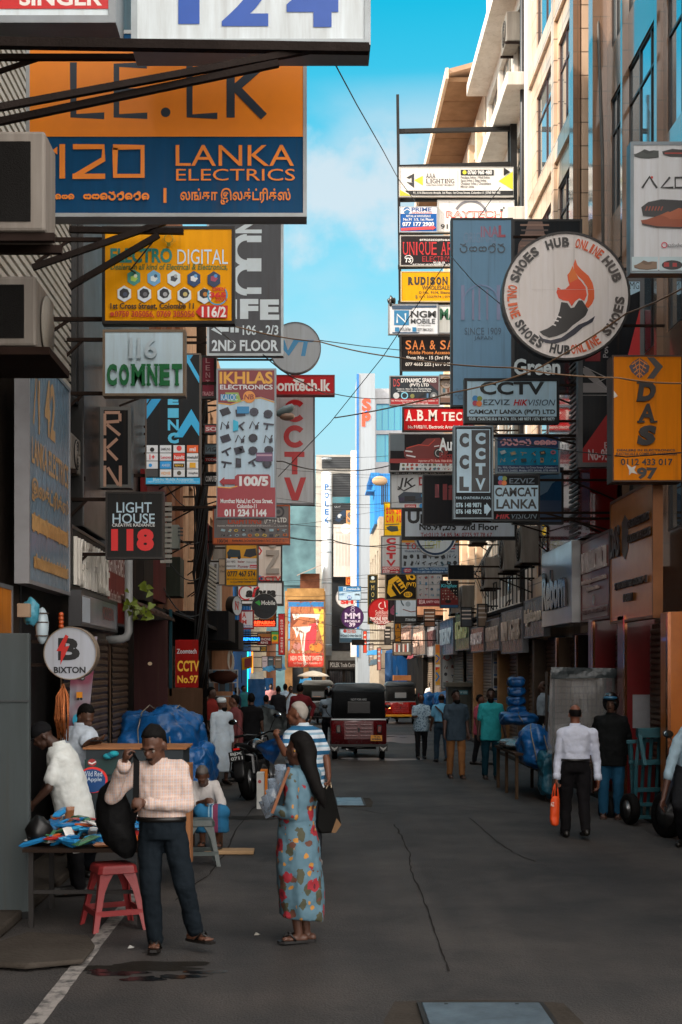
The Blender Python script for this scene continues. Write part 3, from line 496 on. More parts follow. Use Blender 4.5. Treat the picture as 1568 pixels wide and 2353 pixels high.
for ch in [o for o in SC.objects if o.parent == tb2 and o.name.startswith('printed')]:
    for i, m_ in enumerate(list(ch.data.materials)):
        c0 = [n_ for n_ in m_.node_tree.nodes if n_.type == 'MIX_RGB'][0].inputs[2].default_value[:]
        def worn(t, b, c0=c0):
            tcn = node(t, 'ShaderNodeTexCoord'); n = node(t, 'ShaderNodeTexNoise'); n.inputs['Scale'].default_value = 1.6; n.inputs['Detail'].default_value = 10; n.inputs['Roughness'].default_value = .7; link(t, tcn, 'Object', n, 'Vector')
            r = node(t, 'ShaderNodeValToRGB'); r.color_ramp.interpolation = 'CONSTANT'; e = r.color_ramp.elements; e[0].color = hx('7a4228'); e[1].position = .43; e[1].color = tuple(v*.7 for v in c0[:3])+(1,); x = e.new(.48); x.color = tuple(v*.85 for v in c0[:3])+(1,); x = e.new(.63); x.color = hx('a89684'); x = e.new(.66); x.color = hx('7a4228'); link(t, n, 0, r, 0); link(t, r, 0, b, 'Base Color')
        ch.data.materials[i] = pattern('worn_print', worn, .8)
# left side
DK = M('2a2522', .8, var=.6, scale=1.5, bump=.3, bs=8); STAIN = M('4a4039', .92, var=.75, scale=1.1, bump=.5, bs=6)
bld('dark stained concrete building nearest on the shop stall side', (-2.95, -14, 0), UY, NL, 27.3, 25, 5, STAIN, [])
bld('dark clad building above the lighting shop', (-2.95, 13.4, 0), UY, NL, 10.7, 20, 3, M('1d1c1c', .45, var=.3), [])
OR = M('8a5c42', .8, var=.4, scale=1.0)
bld('orange plastered building behind the blue mobile accessory sign', (-2.95, 24.2, 0), UY, NL, 6.4, 12.5, 8, OR, rows([(.8, 1.9), (2.8, 3.9), (4.6, 5.7)], 5.2, 1.8, 3.2, 2, (2, 1)), fm=M('6a3c30'))
bld('peach building with grilled windows behind the boards on the stall side', (-2.9, 30.7, 0), UY, NL, 15.3, 12, 8, M('c79f80', .8, var=.4), rows([(.8+2.3*i, 2.0+2.3*i) for i in range(6)], 4.8, 1.8, 3.1, 2, (3, 2)), fm=M('4a3a34'))
bld('blue painted building front beside the led signs', (-2.9, 50.5, 0), UY, NL, 15, 7.2, 8, M('1e5f9c', .7, var=.35), rows([(1+2.6*i, 2.4+2.6*i) for i in range(5)], 3.6, 1.9, 3, 1, (2, 1)), fm=M('d8c8b0'))
bld('pale building with shutters near the street end on the stall side', (-2.8, 66, 0), UY, NL, 20, 6.4, 8, M('d9c8ae', .8, var=.35), rows([(1+2.6*i, 2.4+2.6*i) for i in range(7)], 3.3, 1.8, 3, 1, (3, 1)), fm=M('d0b896'))
bld('low rust coloured building front just before the torn billboard', (-2.6, 87, 0), UY, NL, 16, 4.6, 8, M('8a5a40', .8, var=.4), [])
# ---------------- signs over the street: stall (left) side ----------------
wl, wr = -2.93, 5.2
WH = 'c3ccd2'; NV = '123f78'; K = '1c1a1a'; OG = 'd27a10'
S('white box sign with red lettering cut by the top left corner', -60, -95, 262, 48, 8.6, 'b9c3c8', [R(-20, -80, 250, 20, 'a81f20'), T('SINGER', 45, -25, 235, 13, 'd6d2cc', .05)], fr='8a9094', fw=.035, d=.35, arm=wl)
S('large white box sign with blue house number 124', 306, -150, 848, 100, 8.9, 'c9d2d6', [T('1', 410, -60, 459, 55, '12418f', .05), T('2', 510, -60, 617, 60, '12418f', .05), T('4', 659, -60, 778, 62, '12418f', .05)], fr='9aa2a6', fw=.03, d=.3, arm=wl, var=.3)
sg = S('orange and navy hoarding for the electrics shop at number 120', 63, 72, 703, 496, 9.9, '0c3a5c', [R(66, 96, 700, 314, 'cf7408')]+
  [L([(169, 143), (169, 266), (240, 266)], 16, '15222e'), L([(338, 150), (268, 150), (268, 266), (339, 266)], 15, '15222e'), R(266, 203, 330, 216, '15222e'), Ci(381, 258, 11, '15222e'), L([(436, 143), (436, 266), (500, 266)], 15, '15222e'), R(521, 143, 540, 270, '15222e'), L([(606, 146), (541, 203)], 19, '15222e'), L([(541, 200), (607, 268)], 19, '15222e')]+
  [Pg([(120, 346), (132, 337), (132, 355)], 'd0761a'), R(137, 331, 150, 410, 'd0761a'), L([(168, 337), (238, 337), (238, 366), (174, 404)], 12, 'd0761a'), R(167, 399, 242, 411, 'd0761a'), L([(265, 340), (265, 404), (328, 404), (328, 338), (260, 338)], 13, 'd0761a'),
  T('LANKA', 404, 333, 676, 381, 'd0761a', .0), T('ELECTRICS', 405, 388, 678, 415, 'd0761a', .0), R(376, 432, 383, 466, 'd0761a'), T('லங்கா இலக்ட்ரிக்ஸ்', 415, 432, 668, 470, 'd0761a', .02)]+sinh(112, 436, 172, 464, 'd0761a', 4, 1)+sinh(192, 432, 345, 466, 'd0761a', 8, 5), fr='9aa0a2', fw=.02, d=.16, arm=wl, var=.22)
S('amber sign of the electrical and electronics dealer at 116/2', 237, 522, 538, 742, 13, 'dc960c', [T('ELECTRO', 254, 570, 396, 604, '1b6f66', .035), T('DIGITAL', 408, 573, 524, 607, 'a9b8c0', .0), T('Dealers in all kind of Electrical & Electronics,', 255, 606, 524, 622, '3f5a28', .02, sl=.15)]+
  [q for i in range(5) for q in (Pg([(308+i*46+17*math.cos(1.047*k+.5), 638+i*1+19*math.sin(1.047*k+.5)) for k in range(6)], ('3a7d70', '5d8fae', 'b8c4c8', '1f3a5c', '27344c')[i]), Pg([(308+i*46+9*math.cos(1.257*k), 640+8*math.sin(1.257*k)) for k in range(5)], ('8fb04a', 'd0dce0', '3a3c40', 'd6dade', '8a3a50')[i]), Ci(312+i*46, 634, 4, ('cfd8c0', '304860', '8a9094', '5a88b0', '3f78b0')[i]))]+
  [q for i in range(5) for q in (Pg([(286+i*46+18*math.cos(1.047*k+.5), 675+i*1.2+19*math.sin(1.047*k+.5)) for k in range(6)], 'b9c2c6'), Pg([(286+i*46+12*math.cos(.9*k), 674+12*math.sin(.9*k)) for k in range(7)], '26282c'), Ci(288+i*46, 676, 5, ('3c4658', '5a5c60', '8a8c90', 'a89a60', 'a06a30')[i]))]+
  [Ri(500, 678, 22, 3, '2f86a8', 150, 400), T('OPEN', 488, 660, 518, 669, 'b3211c', .03), T('365', 482, 671, 520, 684, 'b3211c', .05), T('DAYS', 496, 685, 522, 692, 'b3211c', .03), T('1st Cross Street, Colombo 11', 254, 696, 446, 712, K, .03), T('0759 305056, 0769 305056', 264, 714, 448, 731, 'a03418', .03), Ci(258, 722, 5, 'a03418'), Pg([(450, 716), (462, 701), (524, 702), (523, 731), (462, 730)], 'a81f1c'), T('116/2', 464, 704, 520, 729, 'd8d8d6', .03), Ri(388, 548, 10, 1.6, '6a6a20'), R(384, 558, 392, 566, '6a6a20'), Ri(388, 552, 16, 1, 'a08420', 0, 360, 4)], fr='201c18', fw=.022, d=.12, arm=wl)
S('pale blue sign reading 116 in raised figures over green letters', 238, 759, 425, 908, 14.6, 'b4cad6', [T('116', 292, 776, 364, 823, '9fb0ba', .02, ser=1), T('COMNET', 243, 836, 421, 886, '0c5a30', .05, ser=1)], fr='7a6a58', fw=.02, d=.16, arm=wl, relief=.02)
S('grey vertical board pointing to the second floor at 106', 477, 380, 650, 816, 22, '4a4c50', [T('N', 540, 497, 602, 536, 'aebac0', .05, rot=90), Ri(568, 575, 30, 15, 'aebac0', 90, 270, 16), L([(568, 549), (601, 549)], 15, 'aebac0'), L([(568, 601), (601, 601)], 15, 'aebac0'), Ri(568, 642, 30, 15, 'aebac0', 90, 270, 16), L([(568, 616), (601, 616)], 15, 'aebac0'), L([(568, 668), (601, 668)], 15, 'aebac0'),
  T('I', 538, 688, 545, 733, 'b6c2c8', .06), T('F', 552, 687, 594, 733, 'b6c2c8', .06), T('E', 598, 688, 642, 735, 'b6c2c8', .06), Pg([(485, 757), (510, 742), (510, 752), (526, 752), (526, 762), (510, 762), (510, 770)], 'b6c2c8'), R(530, 752, 538, 764, 'b6c2c8'), R(541, 752, 549, 764, 'b6c2c8'), T('106 - 2/3', 558, 747, 640, 770, 'b6c2c8', .02), T('2ND FLOOR', 487, 781, 640, 807, 'bcc6cc', .05)], fr='a4acb0', fw=.03, d=.16, arm=wl)
Sround('grey disc sign with blue VT initials against the sky', 679, 799, 58, 27, '8f9498', [Pg([(632, 781), (654, 781), (662, 805), (675, 781), (690, 781), (664, 818)], '1a6f9a'), Pg([(680, 781), (722, 781), (720, 786), (708, 786), (702, 818), (692, 818), (698, 786), (679, 786)], '1a6f9a')], rim='5a5c60', arm=wl)
S('tall maroon and white sign of tv brackets at 100/5', 499, 848, 634, 1190, 20, 'a9bfce', [R(500, 849, 633, 908, '70262c'), Pg([(500, 908), (633, 908), (633, 922), (600, 912), (565, 916), (530, 928), (500, 924)], '70262c'), L([(500, 926), (530, 930), (565, 918), (600, 914), (633, 925)], 2.5, 'c9983f'), T('IKHLAS', 505, 854, 627, 882, 'e0a63a', .05), T('ELECTRONICS', 506, 884, 627, 895, 'c8ccd0', .02), Pg([(518, 902), (548, 902), (555, 923), (524, 923)], '7f9a4a'), R(507, 906, 543, 920, '1f6f9a'), T('KALOC', 509, 906, 546, 920, 'd0dade', 0), Ci(573, 912, 14, 'd08a40'), T('NB', 562, 906, 584, 918, '7a2a24', .05, sl=.1)]+
  clut(503, 934, 631, 1078, 4, 5, ['2a2c3a', '23242e', '343644'], 4, .85)+[R(545, 934, 573, 950, '2a78a8'), Pg([(536, 964), (548, 969), (548, 988), (536, 991)], '27a0c0'), R(589, 1040, 627, 1060, '5a4060'), R(590, 1044, 626, 1048, 'a08090')]+
  [R(500, 1120, 633, 1188, '8a3038'), Pg([(540, 1095), (546, 1090), (618, 1090), (622, 1095), (622, 1121), (540, 1121)], '8a3038'), T('100/5', 550, 1094, 617, 1117, 'd3d6d8', .05), Pg([(504, 1107), (516, 1096), (516, 1101), (542, 1101), (542, 1113), (516, 1113), (516, 1118)], '8a2830'), L([(500, 1119), (530, 1121), (546, 1117)], 2.5, 'c9983f'), T('Mumthaz Mahal,1st Cross Street,', 507, 1146, 627, 1158, 'd3d6d8', .03), T('Colombo-11', 545, 1158, 590, 1168, 'd3d6d8', .03), T('011 234 1144', 516, 1170, 613, 1187, 'd8dadc', .05)], fr='8a9298', fw=.02, d=.14, arm=wl)
S('red sign ending in lk with a white camera drawn on it', 590, 862, 769, 907, 29.5, '9c1c20', [T('Zoomtech.lk', 600, 872, 760, 899, 'd6d2d0', .03), Pg([(673, 874), (678, 868), (700, 872), (697, 879), (680, 879)], 'd6d2d0')], fr='7a1a1c', fw=.02, d=.25, arm=wl, name='shop_sign')
S('tall grey vertical sign spelling CCTV in red', 601, 907, 723, 1159, 30.2, 'a6a9ad', [Ri(678, 944, 20, 12, 'a51f22', 40, 320, 20), Ri(678, 1003, 20, 12, 'a51f22', 40, 320, 20), R(654, 1038, 700, 1050, 'a51f22'), R(671, 1050, 684, 1090, 'a51f22'), Pg([(653, 1097), (666, 1097), (679, 1133), (691, 1097), (704, 1097), (686, 1150), (671, 1150)], 'a51f22')], fr='6a6c70', fw=.03, d=.2, arm=wl)
S('black and blue chevron sign of mobile accessory brand logos', 335, 813, 461, 1113, 17, '222426', [Pg([(336, 965), (336, 935), (420, 815), (445, 815)], '1f86b6'), Pg([(336, 930), (336, 920), (400, 815), (410, 815)], '1f86b6'), Pg([(336, 912), (336, 905), (386, 815), (392, 815)], '1f86b6'), Pg([(400, 1005), (440, 940), (460, 975), (460, 1005), (440, 975), (420, 1005)], '2a9ccc'), Pg([(430, 815), (460, 868), (460, 884), (420, 815)], '2a9ccc')]+
  [T(c, 386, y, 411, y+h, '54bfe6', .07) for c, y, h in (('E', 912-0, 18), ('I', 938, 22), ('N', 964, 25), ('C', 994, 25))]+[R(337+i*31, 1023+j*18.5, 363+i*31, 1040+j*18.5, ('d8dce0', 'd8dce0', 'd8dce0', 'd85a20', 'd8dce0', 'd8dce0', 'c03a2a', 'd8dce0', 'd8dce0', '2a86c0', 'd8dce0', 'd8dce0', '3a3a3a', 'd8dce0', 'd8dce0', 'd8dce0')[j*4+i]) for i in range(4) for j in range(4)]+
  [Ci(350, 1033, 5, K), T('SAMSUNG', 370, 1029, 392, 1035, K), Ci(412, 1030, 6, 'c03a3a'), T('mi', 436, 1028, 450, 1037, 'e8e8e8', .03), T('1+', 344, 1044, 356, 1056, 'c03030', .03), T('Lenovo', 370, 1047, 393, 1054, 'b03040'), T('havit', 401, 1046, 424, 1055, 'e8e8e8', .03), T('metubl', 431, 1047, 455, 1054, K), Ci(346, 1069, 4, '2a86c0'), T('ANKER', 372, 1066, 391, 1072, 'c8e0ee'), R(400, 1065, 424, 1074, K), T('REMAX', 402, 1067, 422, 1072, 'd8a820'), R(436, 1063, 450, 1075, 'e0a820'), T('VIDVIE', 370, 1084, 392, 1091, 'd09a60'), Ci(412, 1087, 5, '4a4438'), T('mophie', 434, 1084, 455, 1091, K), R(336, 1098, 460, 1112, '2a9ccc'), T('Blue-Inc Mobile Accessories', 352, 1098, 445, 1105, 'b8e0f0'), T('106/7/7 London Complex, 1st Cross Street, Colombo 11', 340, 1105, 456, 1110, 'b8e0f0')], fr='5a5048', fw=.015, d=.12, arm=wl)
mb_ = [R(233+i*0, 0, 0, 0, K) for i in range(0)]
bulb = lambda p: L(p, 7, '8a6a58')
S('narrow black sign with letters made of copper tubes', 233, 937, 300, 1119, 16.4, '141516', [bulb([(241, 950), (241, 1000)]), bulb([(241, 948), (276, 948)]), bulb([(276, 950), (276, 968)]), bulb([(244, 970), (274, 968)]), bulb([(246, 975), (276, 1000)]), bulb([(241, 1008), (241, 1058)]), bulb([(270, 1008), (246, 1030)]), bulb([(248, 1034), (270, 1057)]), bulb([(241, 1070), (241, 1118)]), bulb([(248, 1074), (273, 1115)]), bulb([(277, 1070), (277, 1118)])], fr='5a5a58', fw=.03, d=.2, arm=wl)
S('black sign of the lighting shop with red number 118', 244, 1131, 375, 1283, 15, '1f1f1f', [T('LIGHT', 268, 1154, 349, 1178, '93a9b6', .01), T('HOUSE', 259, 1180, 356, 1203, '93a9b6', .01), T('CREATIVE RADIANCE', 258, 1203, 356, 1210, 'a9a9a9'), T('118', 256, 1215, 354, 1266, 'b01818', .06)], fr='2b2724', fw=.015, d=.14, arm=wl)
S('brown lighting dealer sign with rows of lamp pictures over an orange strip', 490, 1161, 666, 1250, 25.5, '6e6a6a', [R(491, 1236, 665, 1249, 'b0521c'), T('LIGHTING', 524, 1190, 601, 1204, 'b0401c', .03), T('(PVT) LTD', 608, 1189, 659, 1204, 'd0cec8', .03), Ri(640, 1176, 12, 4, '2a2a2c'), Ci(640, 1176, 5, '3a3a3e'), T('Importers, Wholesale & Retail Dealers in all Kind of LED Items & Electrical Apliances Etc', 500, 1206, 660, 1211, 'c8c4c0'), T('100/34', 500, 1239, 524, 1247, '1c1a18', .03), T('Mumthaz Mahal, (1st Cross Street, Colombo-11, Tel: 011 2321323, 077 1001717', 534, 1239, 662, 1247, '30201c')]+clut(505, 1213, 662, 1235, 10, 2, ['23242a', '9ab6c0', 'c86a28', '8a9ca4', '303038', 'c8a840'], 9), fr='a04a20', fw=.02, d=.2, arm=wl)
S('maroon vertical trade sign behind the chevron sign', 462, 818, 496, 914, 23.5, '7c2f3c', [T(c, 472, 822+i*17, 484, 834+i*17, 'b88a8c', .0, ser=.6) for i, c in enumerate('LENT')]+[T('TRADE', 463, 900, 491, 909, 'b88a8c')], arm=wl)
for i, (y0, y1, bg, tx, tc_) in enumerate(((975, 995, '9a4a4c', 'SO', 'd8c8c8'), (1020, 1044, '5a6a72', 'ИЯ', '30383c'), (1049, 1062, 'b02020', 'TOTAL', 'e0dcd8'), (1085, 1114, '161616', 'COMPUTER', 'd0ccc8'))):
    S('small %s sign half hidden behind the tv bracket sign' % ('pink', 'slate', 'red and white', 'black computer repair')[i], 470, y0, 499+i, y1, 23+i*.4, bg, [T(tx, 473, y0+(y1-y0)*.3, 499, y1-(y1-y0)*.25, tc_, .03)], fw=.015, arm=wl)
S('yellow sign with phone number 0777 467 574 over speaker brand names', 519, 1250, 592, 1346, 32, 'd49a18', [R(520, 1283, 591, 1308, 'c9cdd0'), R(520, 1252, 591, 1283, 'd49a18'), Pg([(522, 1270), (528, 1262), (552, 1264), (554, 1280), (524, 1281)], '1c3038'), Ci(527, 1280, 4, '202020'), Ci(550, 1281, 4, '202020'), Pg([(560, 1278), (566, 1262), (588, 1260), (590, 1276), (575, 1281)], '26282c'), T('LIU HJG', 520, 1288, 541, 1294, K), T('kaier', 547, 1288, 563, 1293, '7a2020', .03), T('Nakamichi', 567, 1289, 590, 1294, '8a8a8a'), T('KENWOOD', 520, 1299, 542, 1303, K), T('Pioneer', 547, 1298, 572, 1305, '7a1c28', .02), R(574, 1298, 591, 1305, 'b01c2c'), T('Lenovo', 575, 1299, 590, 1304, 'e0dcdc'), T('0777 467 574', 523, 1312, 587, 1325, K, .03), T('88/1/1/A Electronic Plaza, 1st Floor,', 522, 1329, 590, 1333, '3a3020'), T('1st Cross Street, Colombo 11', 530, 1335, 582, 1340, '3a3020')], fr='6a5a40', fw=.02, d=.16, arm=wl)
S('pale brown address board beside the yellow speaker sign', 503, 1284, 518, 1344, 31, '9a8a78', [T('1st Floor', 504, 1298, 517, 1304, '4a4038'), T('(Opp)', 506, 1310, 517, 1316, '4a4038')], arm=wl, fw=.01)
S('white sign with a tall grey word turned on its side and red letters below', 593, 1253, 648, 1336, 40, 'bdb4ac', [T('NOI', 611, 1180, 642, 1318, '8a847e', .06, rot=90), T('CCTV', 595, 1324, 646, 1335, 'a82424', .08), R(595, 1254, 604, 1284, 'c8c4c0'), L([(594, 1256), (601, 1266), (596, 1275)], 4, 'b02020'), Ci(596, 1330, 8, '1f6fa8')], fw=.03, d=.25, arm=wl, relief=.05)
S('white sign with a black and red cursive camera brand word half in sun', 545, 1336, 651, 1390, 48.2, 'cfd4d8', [T('alhua', 566, 1350, 636, 1373, '141414', .06, sl=.2), Ri(566, 1362, 16, 3.4, 'a02028', 40, 300, 16), L([(582, 1372), (586, 1356), (594, 1348)], 5, 'b0202a'), T('DAHUA TECHNOLOGY', 577, 1376, 629, 1382, '24262a', .02)], fr='3a3a3c', fw=.05, d=.5, arm=wl)
Sround('round dark sign of the mobile shop with a green leaf mark', 608, 1393, 29, 46, '2c3034', [Pg([(586, 1384), (596, 1379), (600, 1387), (597, 1392)], '2c8a3c'), T('Mobile', 601, 1380, 633, 1390, 'c4ccd0', .02)], rim='8a8e90', arm=wl)
nb_ = Sround('white domed light box with red letter N turned toward the road', 545, 1392, 22, 33, 'c3cad2', [T('N', 536, 1381, 551, 1402, 'b02a24', .05)], rim='181818', d=.18); nb_.rotation_euler.z = R_(62)
S('orange backing board behind the red led repairing sign', 596, 1405, 635, 1440, 46.5, 'b8641c', [T('2', 628, 1410, 634, 1422, '7a2a1c', .04)], arm=wl, fw=.02)
S('red led board spelling repairing', 583, 1424, 634, 1440, 44, '1a0f0e', [], arm=wl, fr='141010', fw=.02)
LEDR = lambda c: M(c, .4, emit=5); put_items(SC.objects['shop_sign'] if 0 else [o for o in SC.objects if o.get('label') == 'red led board spelling repairing'][0], [T('REPAIRING', 585, 1427, 632, 1435, 'ff3418', .03), R(584, 1437, 632, 1438, 'ff3418')], 44, mk=LEDR)
S('white board with torn red lettering beside the red led sign', 551, 1403, 583, 1445, 40, 'c8c4c8', [R(552, 1405, 556, 1444, 'a82420'), T('A', 557, 1407, 566, 1420, 'b02a22', .05), T('M', 557, 1424, 567, 1434, 'b02a22', .05), T('All Kinds of', 560, 1436, 580, 1439, '2a5a9a'), T('Electronics', 560, 1440, 580, 1443, '2a5a9a')], fr='902420', fw=.03, arm=wl)
S('blue led board glowing over the stall side pavement', 558, 1462, 599, 1475, 41, '101418', [], arm=wl, fr='141618', fw=.02)
put_items([o for o in SC.objects if o.get('label') == 'blue led board glowing over the stall side pavement'][0], [T('REPAIRING', 560, 1465, 597, 1472, '1e7ae0', .03)], 41, mk=lambda c: M(c, .4, emit=3))
S('brown and red sign with the words phone and ring', 592, 1455, 624, 1482, 42.2, '7a2022', [R(593, 1456, 623, 1464, 'a0642a'), T('PHONE', 600, 1466, 622, 1472, 'd8d0cc', .03), T('RING', 600, 1474, 616, 1479, 'd8d0cc', .03)], arm=wl, fw=.02)
S('yellow and green product sign beside the red vertical sweets sign', 623, 1450, 641, 1480, 52, 'd0a828', [R(624, 1452, 640, 1458, '3a8a4a'), Ci(632, 1466, 5, '2a7a40'), R(624, 1474, 640, 1479, 'c05a20')], arm=wl, fw=.02)
S('tiny yellow 90 sign on the stall side', 598, 1485, 613, 1497, 50, 'd8a81c', [T('90½', 599, 1487, 612, 1495, '181818', .04)], arm=wl, fw=.03)
S('red vertical sign spelling bombay sweets in pale letters', 640, 1410, 655, 1505, 62, 'a82a2c', [T(c, 645, 1424+i*6.1, 651, 1428.5+i*6.1, 'd8b8ac', .05) for i, c in enumerate('BOMBAY')]+[T(c, 645, 1464+i*6.1, 651, 1468.5+i*6.1, 'd8b8ac', .05) for i, c in enumerate('SWEETS')], arm=wl, fw=.02, d=.25)
for i, (x0, x1, bg) in enumerate(((602, 616, 'b8a8a8'), (616, 629, '4a5a60'), (632, 648, '7a6a58'))): S(('pink', 'dark grey', 'brown')[i]+' shop front panel above the far stall awnings', x0, 1508, x1, 1536, 66, bg, [R(x0+2, 1514, x1-2, 1516, 'd8d4d0'), R(x0+2, 1519, x1-4, 1520, '2a2a2a')], arm=wl, fw=.02)
# wall signs on the stall side that face the road, built flat then turned to lie along the wall
def wall_sign(label, y0, y1, z0, z1, x, side, bg, items, w_, h_, fr='6a6c70', d=.12, cat='sign', rough=.5, relief=0, tilt=0, group='shop boards along the walls', letter='sign', metal=0):
    """board along a wall: items use a w_ x h_ drawing area, read from the street"""
    s_ = (y1-y0)/w_; Yq = 10.0; k = F/Yq
    root = thing(letter+'_board', (0, 0, 0), label, cat, group); root['_at'] = (0, 0, 0)
    mb = MB(); mb.box((0, 0, 0), (y1-y0, d, z1-z0), M(bg, rough, metal, var=.2, streak=not metal, scale=3, g=1.3)); p = mb.build('panel', root)
    m2 = MB(); fm = M(fr, .4, .4); f = .03; Wd, Hd = y1-y0, z1-z0
    m2.box((-f*.3, -.01, -f*.3), (f, d+.01, Hd+f*.3), fm); m2.box((Wd-f, -.01, -f*.3), (Wd+f*.3, d+.01, Hd+f*.3), fm); m2.box((f, -.009, Hd-f), (Wd-f, d+.009, Hd+f*.3), fm); m2.box((f, -.009, -f*.3), (Wd-f, d+.009, f), fm); m2.build('frame', root)
    def cv(pt): return ((pt[0]*s_)*k+VX, HY-(Hd-pt[1]*(Hd/h_)-CH)*k)
    out = []
    for it in items:
        if it[0] == 't': a = cv((it[2], it[3])); b_ = cv((it[4], it[5])); out.append(('t', it[1], a[0], a[1], b_[0], b_[1])+it[6:])
        else: out.append((it[0], [cv(q) for q in it[1]])+((it[2]*s_*k, it[3]) if it[0] == 'l' else (it[2],)))
    if out:
        for tx, nm in ((False, 'printed_design'), (True, 'lettering')):
            if any((i[0] == 't') == tx for i in out):
                me = items_mesh(out, Yq, tx, off0=.004 if not tx else .005+relief, relief=relief if tx else 0); me.v = [q-Vector((0, Yq, 0)) for q in me.v]
                me.build(nm, root)
    if side < 0: root.location = (x, y0, z0); root.rotation_euler = (0, 0, R_(90))     # front faces +X, reads away from the camera
    else: root.location = (x, y1, z0); root.rotation_euler = (0, 0, R_(-90))
    root.rotation_euler.x = tilt; return root
OL = '9a7648'
wall_sign('slanting grey blue board with peeling orange lettering along the stall side wall', 12.2, 14.3, 2.95, 5.2, -2.62, -1, '5f7180', [L([(20, 70), (34, 14), (44, 60)], 5, OL), R(42, 25, 47, 75, OL), T('42', 70, 15, 120, 70, OL, .03), T('LANKA ELECTRICS', 12, 82, 190, 106, OL, .02), T('இலக்ட்ரிக்ஸ்', 12, 118, 190, 140, OL, .03), R(12, 152, 190, 166, 'a98450'), R(20, 190, 186, 200, 'a98450')]+sinh(10, 150, 190, 168, OL, 9, 3)+sinh(20, 186, 186, 202, OL, 12, 8), 200, 215, fr='8d8d90', rough=.25)
wall_sign('black fascia with tall mirrored letters of the lighting shop', 14.6, 17.2, 3.05, 3.75, -2.66, -1, '141414', [T('LIGHT HOUSE', 8, 12, 252, 68, 'b8b4ac', .0)], 260, 70, fr='1c1c1c', relief=.05)
wall_sign('red fascia with white lettering next to the lighting shop', 17.3, 19.6, 2.75, 3.9, -2.68, -1, '7a2822', [T('LIGHTING HOME CENTER', 10, 20, 220, 45, 'c4b4b0', .02), T('1st Cross Street, Colombo 11. Tel. 0112439675', 20, 68, 215, 86, 'b8a49c')], 230, 115)
wall_sign('dull grey ledge board under the mirrored letters', 14.3, 17.0, 2.62, 3.0, -2.5, -1, '6b7078', [R(8, 6, 60, 34, '9aa4ae'), T('MODERN', 150, 10, 240, 26, '7a3a34', .0)], 270, 38, fr='3a3a3c', rough=.2)
wall_sign('orange back lit looking panel above the grey cabinet', 10.4, 12.1, 2.3, 2.9, -2.75, -1, 'a8641c', [], 10, 10)

S('red shop board glimpsed between the top left box signs', 184, 30, 268, 70, 12.5, 'b03a30', [R(240, 32, 266, 69, '5a94b0')], fw=.02, arm=wl)
# ---------------- signs over the street: right side ----------------
GR = '#'; K2 = '161616'
# the tall frame of stacked signs
tf = thing('sign_tower', W(1047, 860, 33.4), 'tall steel post frame carrying a stack of shop signs against the sky', 'sign frame')
IRON = M('2b2a2a', .6, .5, var=.4)
q = MB(); a = W(914, 218, 33.3); b_ = W(922, 862, 33.3); q.bar(a, (b_.x, 33.3, b_.z), .07, IRON); q.build('post', tf)
q = MB(); a = W(1179, 220, 33.3); b_ = W(1184, 870, 33.3); q.bar(a, b_, .16, IRON); a = W(1170, 226, 33.5); b_ = W(1173, 870, 33.5); q.bar(a, b_, .07, IRON); q.build('post', tf)
for y0, y1 in ((302, 296), (385, 377), (459, 455), (535, 530), (613, 610), (696, 694), (770, 768)):
    q = MB(); q.bar(W(915, y0, 33.36), W(1182, y1, 33.36), .1, IRON); q.build('crossbar', tf)
q = MB(); q.bar(W(1182, 300, 33.4), W(1210, 300, 33.4), .06, IRON); q.build('tie_bar', tf)
GT = 'signs stacked on the tall frame'
S('wide white lighting sign at the top of the tall frame', 918, 384, 1180, 452, 33.1, 'd4d1cd', [Pg([(934, 408), (952, 398), (952, 422), (946, 418), (946, 408), (940, 411)], '2a2a2c'), Pg([(934, 418), (952, 432), (952, 410+10)], '2a2a2c'), Pg([(952, 414), (972, 404), (972, 426)], 'b2b02c'), T('AAA', 979, 398, 1001, 409, '26242a', 0, ser=1), T('LIGHTING', 979, 411, 1045, 421, '26242a', 0, ser=1), T('LIGHTING EVERY MOMENT!', 980, 423, 1045, 427, '6a6a6a'), R(1052, 392, 1052.7, 436, '8a8a8a'), R(1059, 390, 1135, 403, K2), Ci(1068, 396, 4.5, 'c8c430'), T('0760 960 480', 1075, 391, 1131, 401, 'e4e4e2', .03), T('Pendant lights | Wall lights', 1059, 405, 1126, 412, '3a3a3c'), T('Spot lights | Step lights', 1059, 412, 1118, 419, '3a3a3c'), T('Outdoor lights | Chandeliers', 1059, 419, 1129, 426, '3a3a3c'), T('Mirror lights', 1059, 426, 1090, 433, '3a3a3c'), Pg([(1158, 385), (1173, 395), (1158, 404)], K2), Pg([(1146, 416), (1179, 394), (1179, 436)], 'b2b02c'), Pg([(930, 438), (1180, 438), (1180, 449), (948, 449)], K2), Pg([(919, 436), (946, 450), (919, 450)], 'a0a02c'), T('91, 1/16 Electronic Arcade, 1st Floor, 1st Cross Street, Colombo-11 | 0760 960 482', 950, 440, 1150, 447, 'e0e0de', .01)], fr='b8b4b0', fw=.015, d=.06, group=GT)
S('small blue and white appliance sign on the tall frame', 919, 475, 1005, 533, 33.1, '1d4f8e', [R(920, 476, 1004, 491, 'c8c6cc'), Ci(935, 484, 8, '1d5a8e'), L([(927, 486), (936, 480), (943, 484)], 2, 'd8d8dc'), T('PRIME', 946, 477, 992, 486, '1d4478', .03), T('APPLIANCES', 946, 487, 993, 491, 'b0504c'), T('RETAIL & WHOLESALE', 934, 494, 990, 499, 'd8dce0', .02), T('No.91 1/3, 1st Floor', 927, 501, 997, 508, 'e0e2e4', .02), T('077 177 2900', 925, 510, 998, 520, 'e8eaec', .04), Pg([(922, 524), (994, 520), (994, 517), (1002, 523), (994, 529), (994, 527), (922, 530)], 'c03c3c')], fr='a8b0b8', fw=.015, d=.06, group=GT)
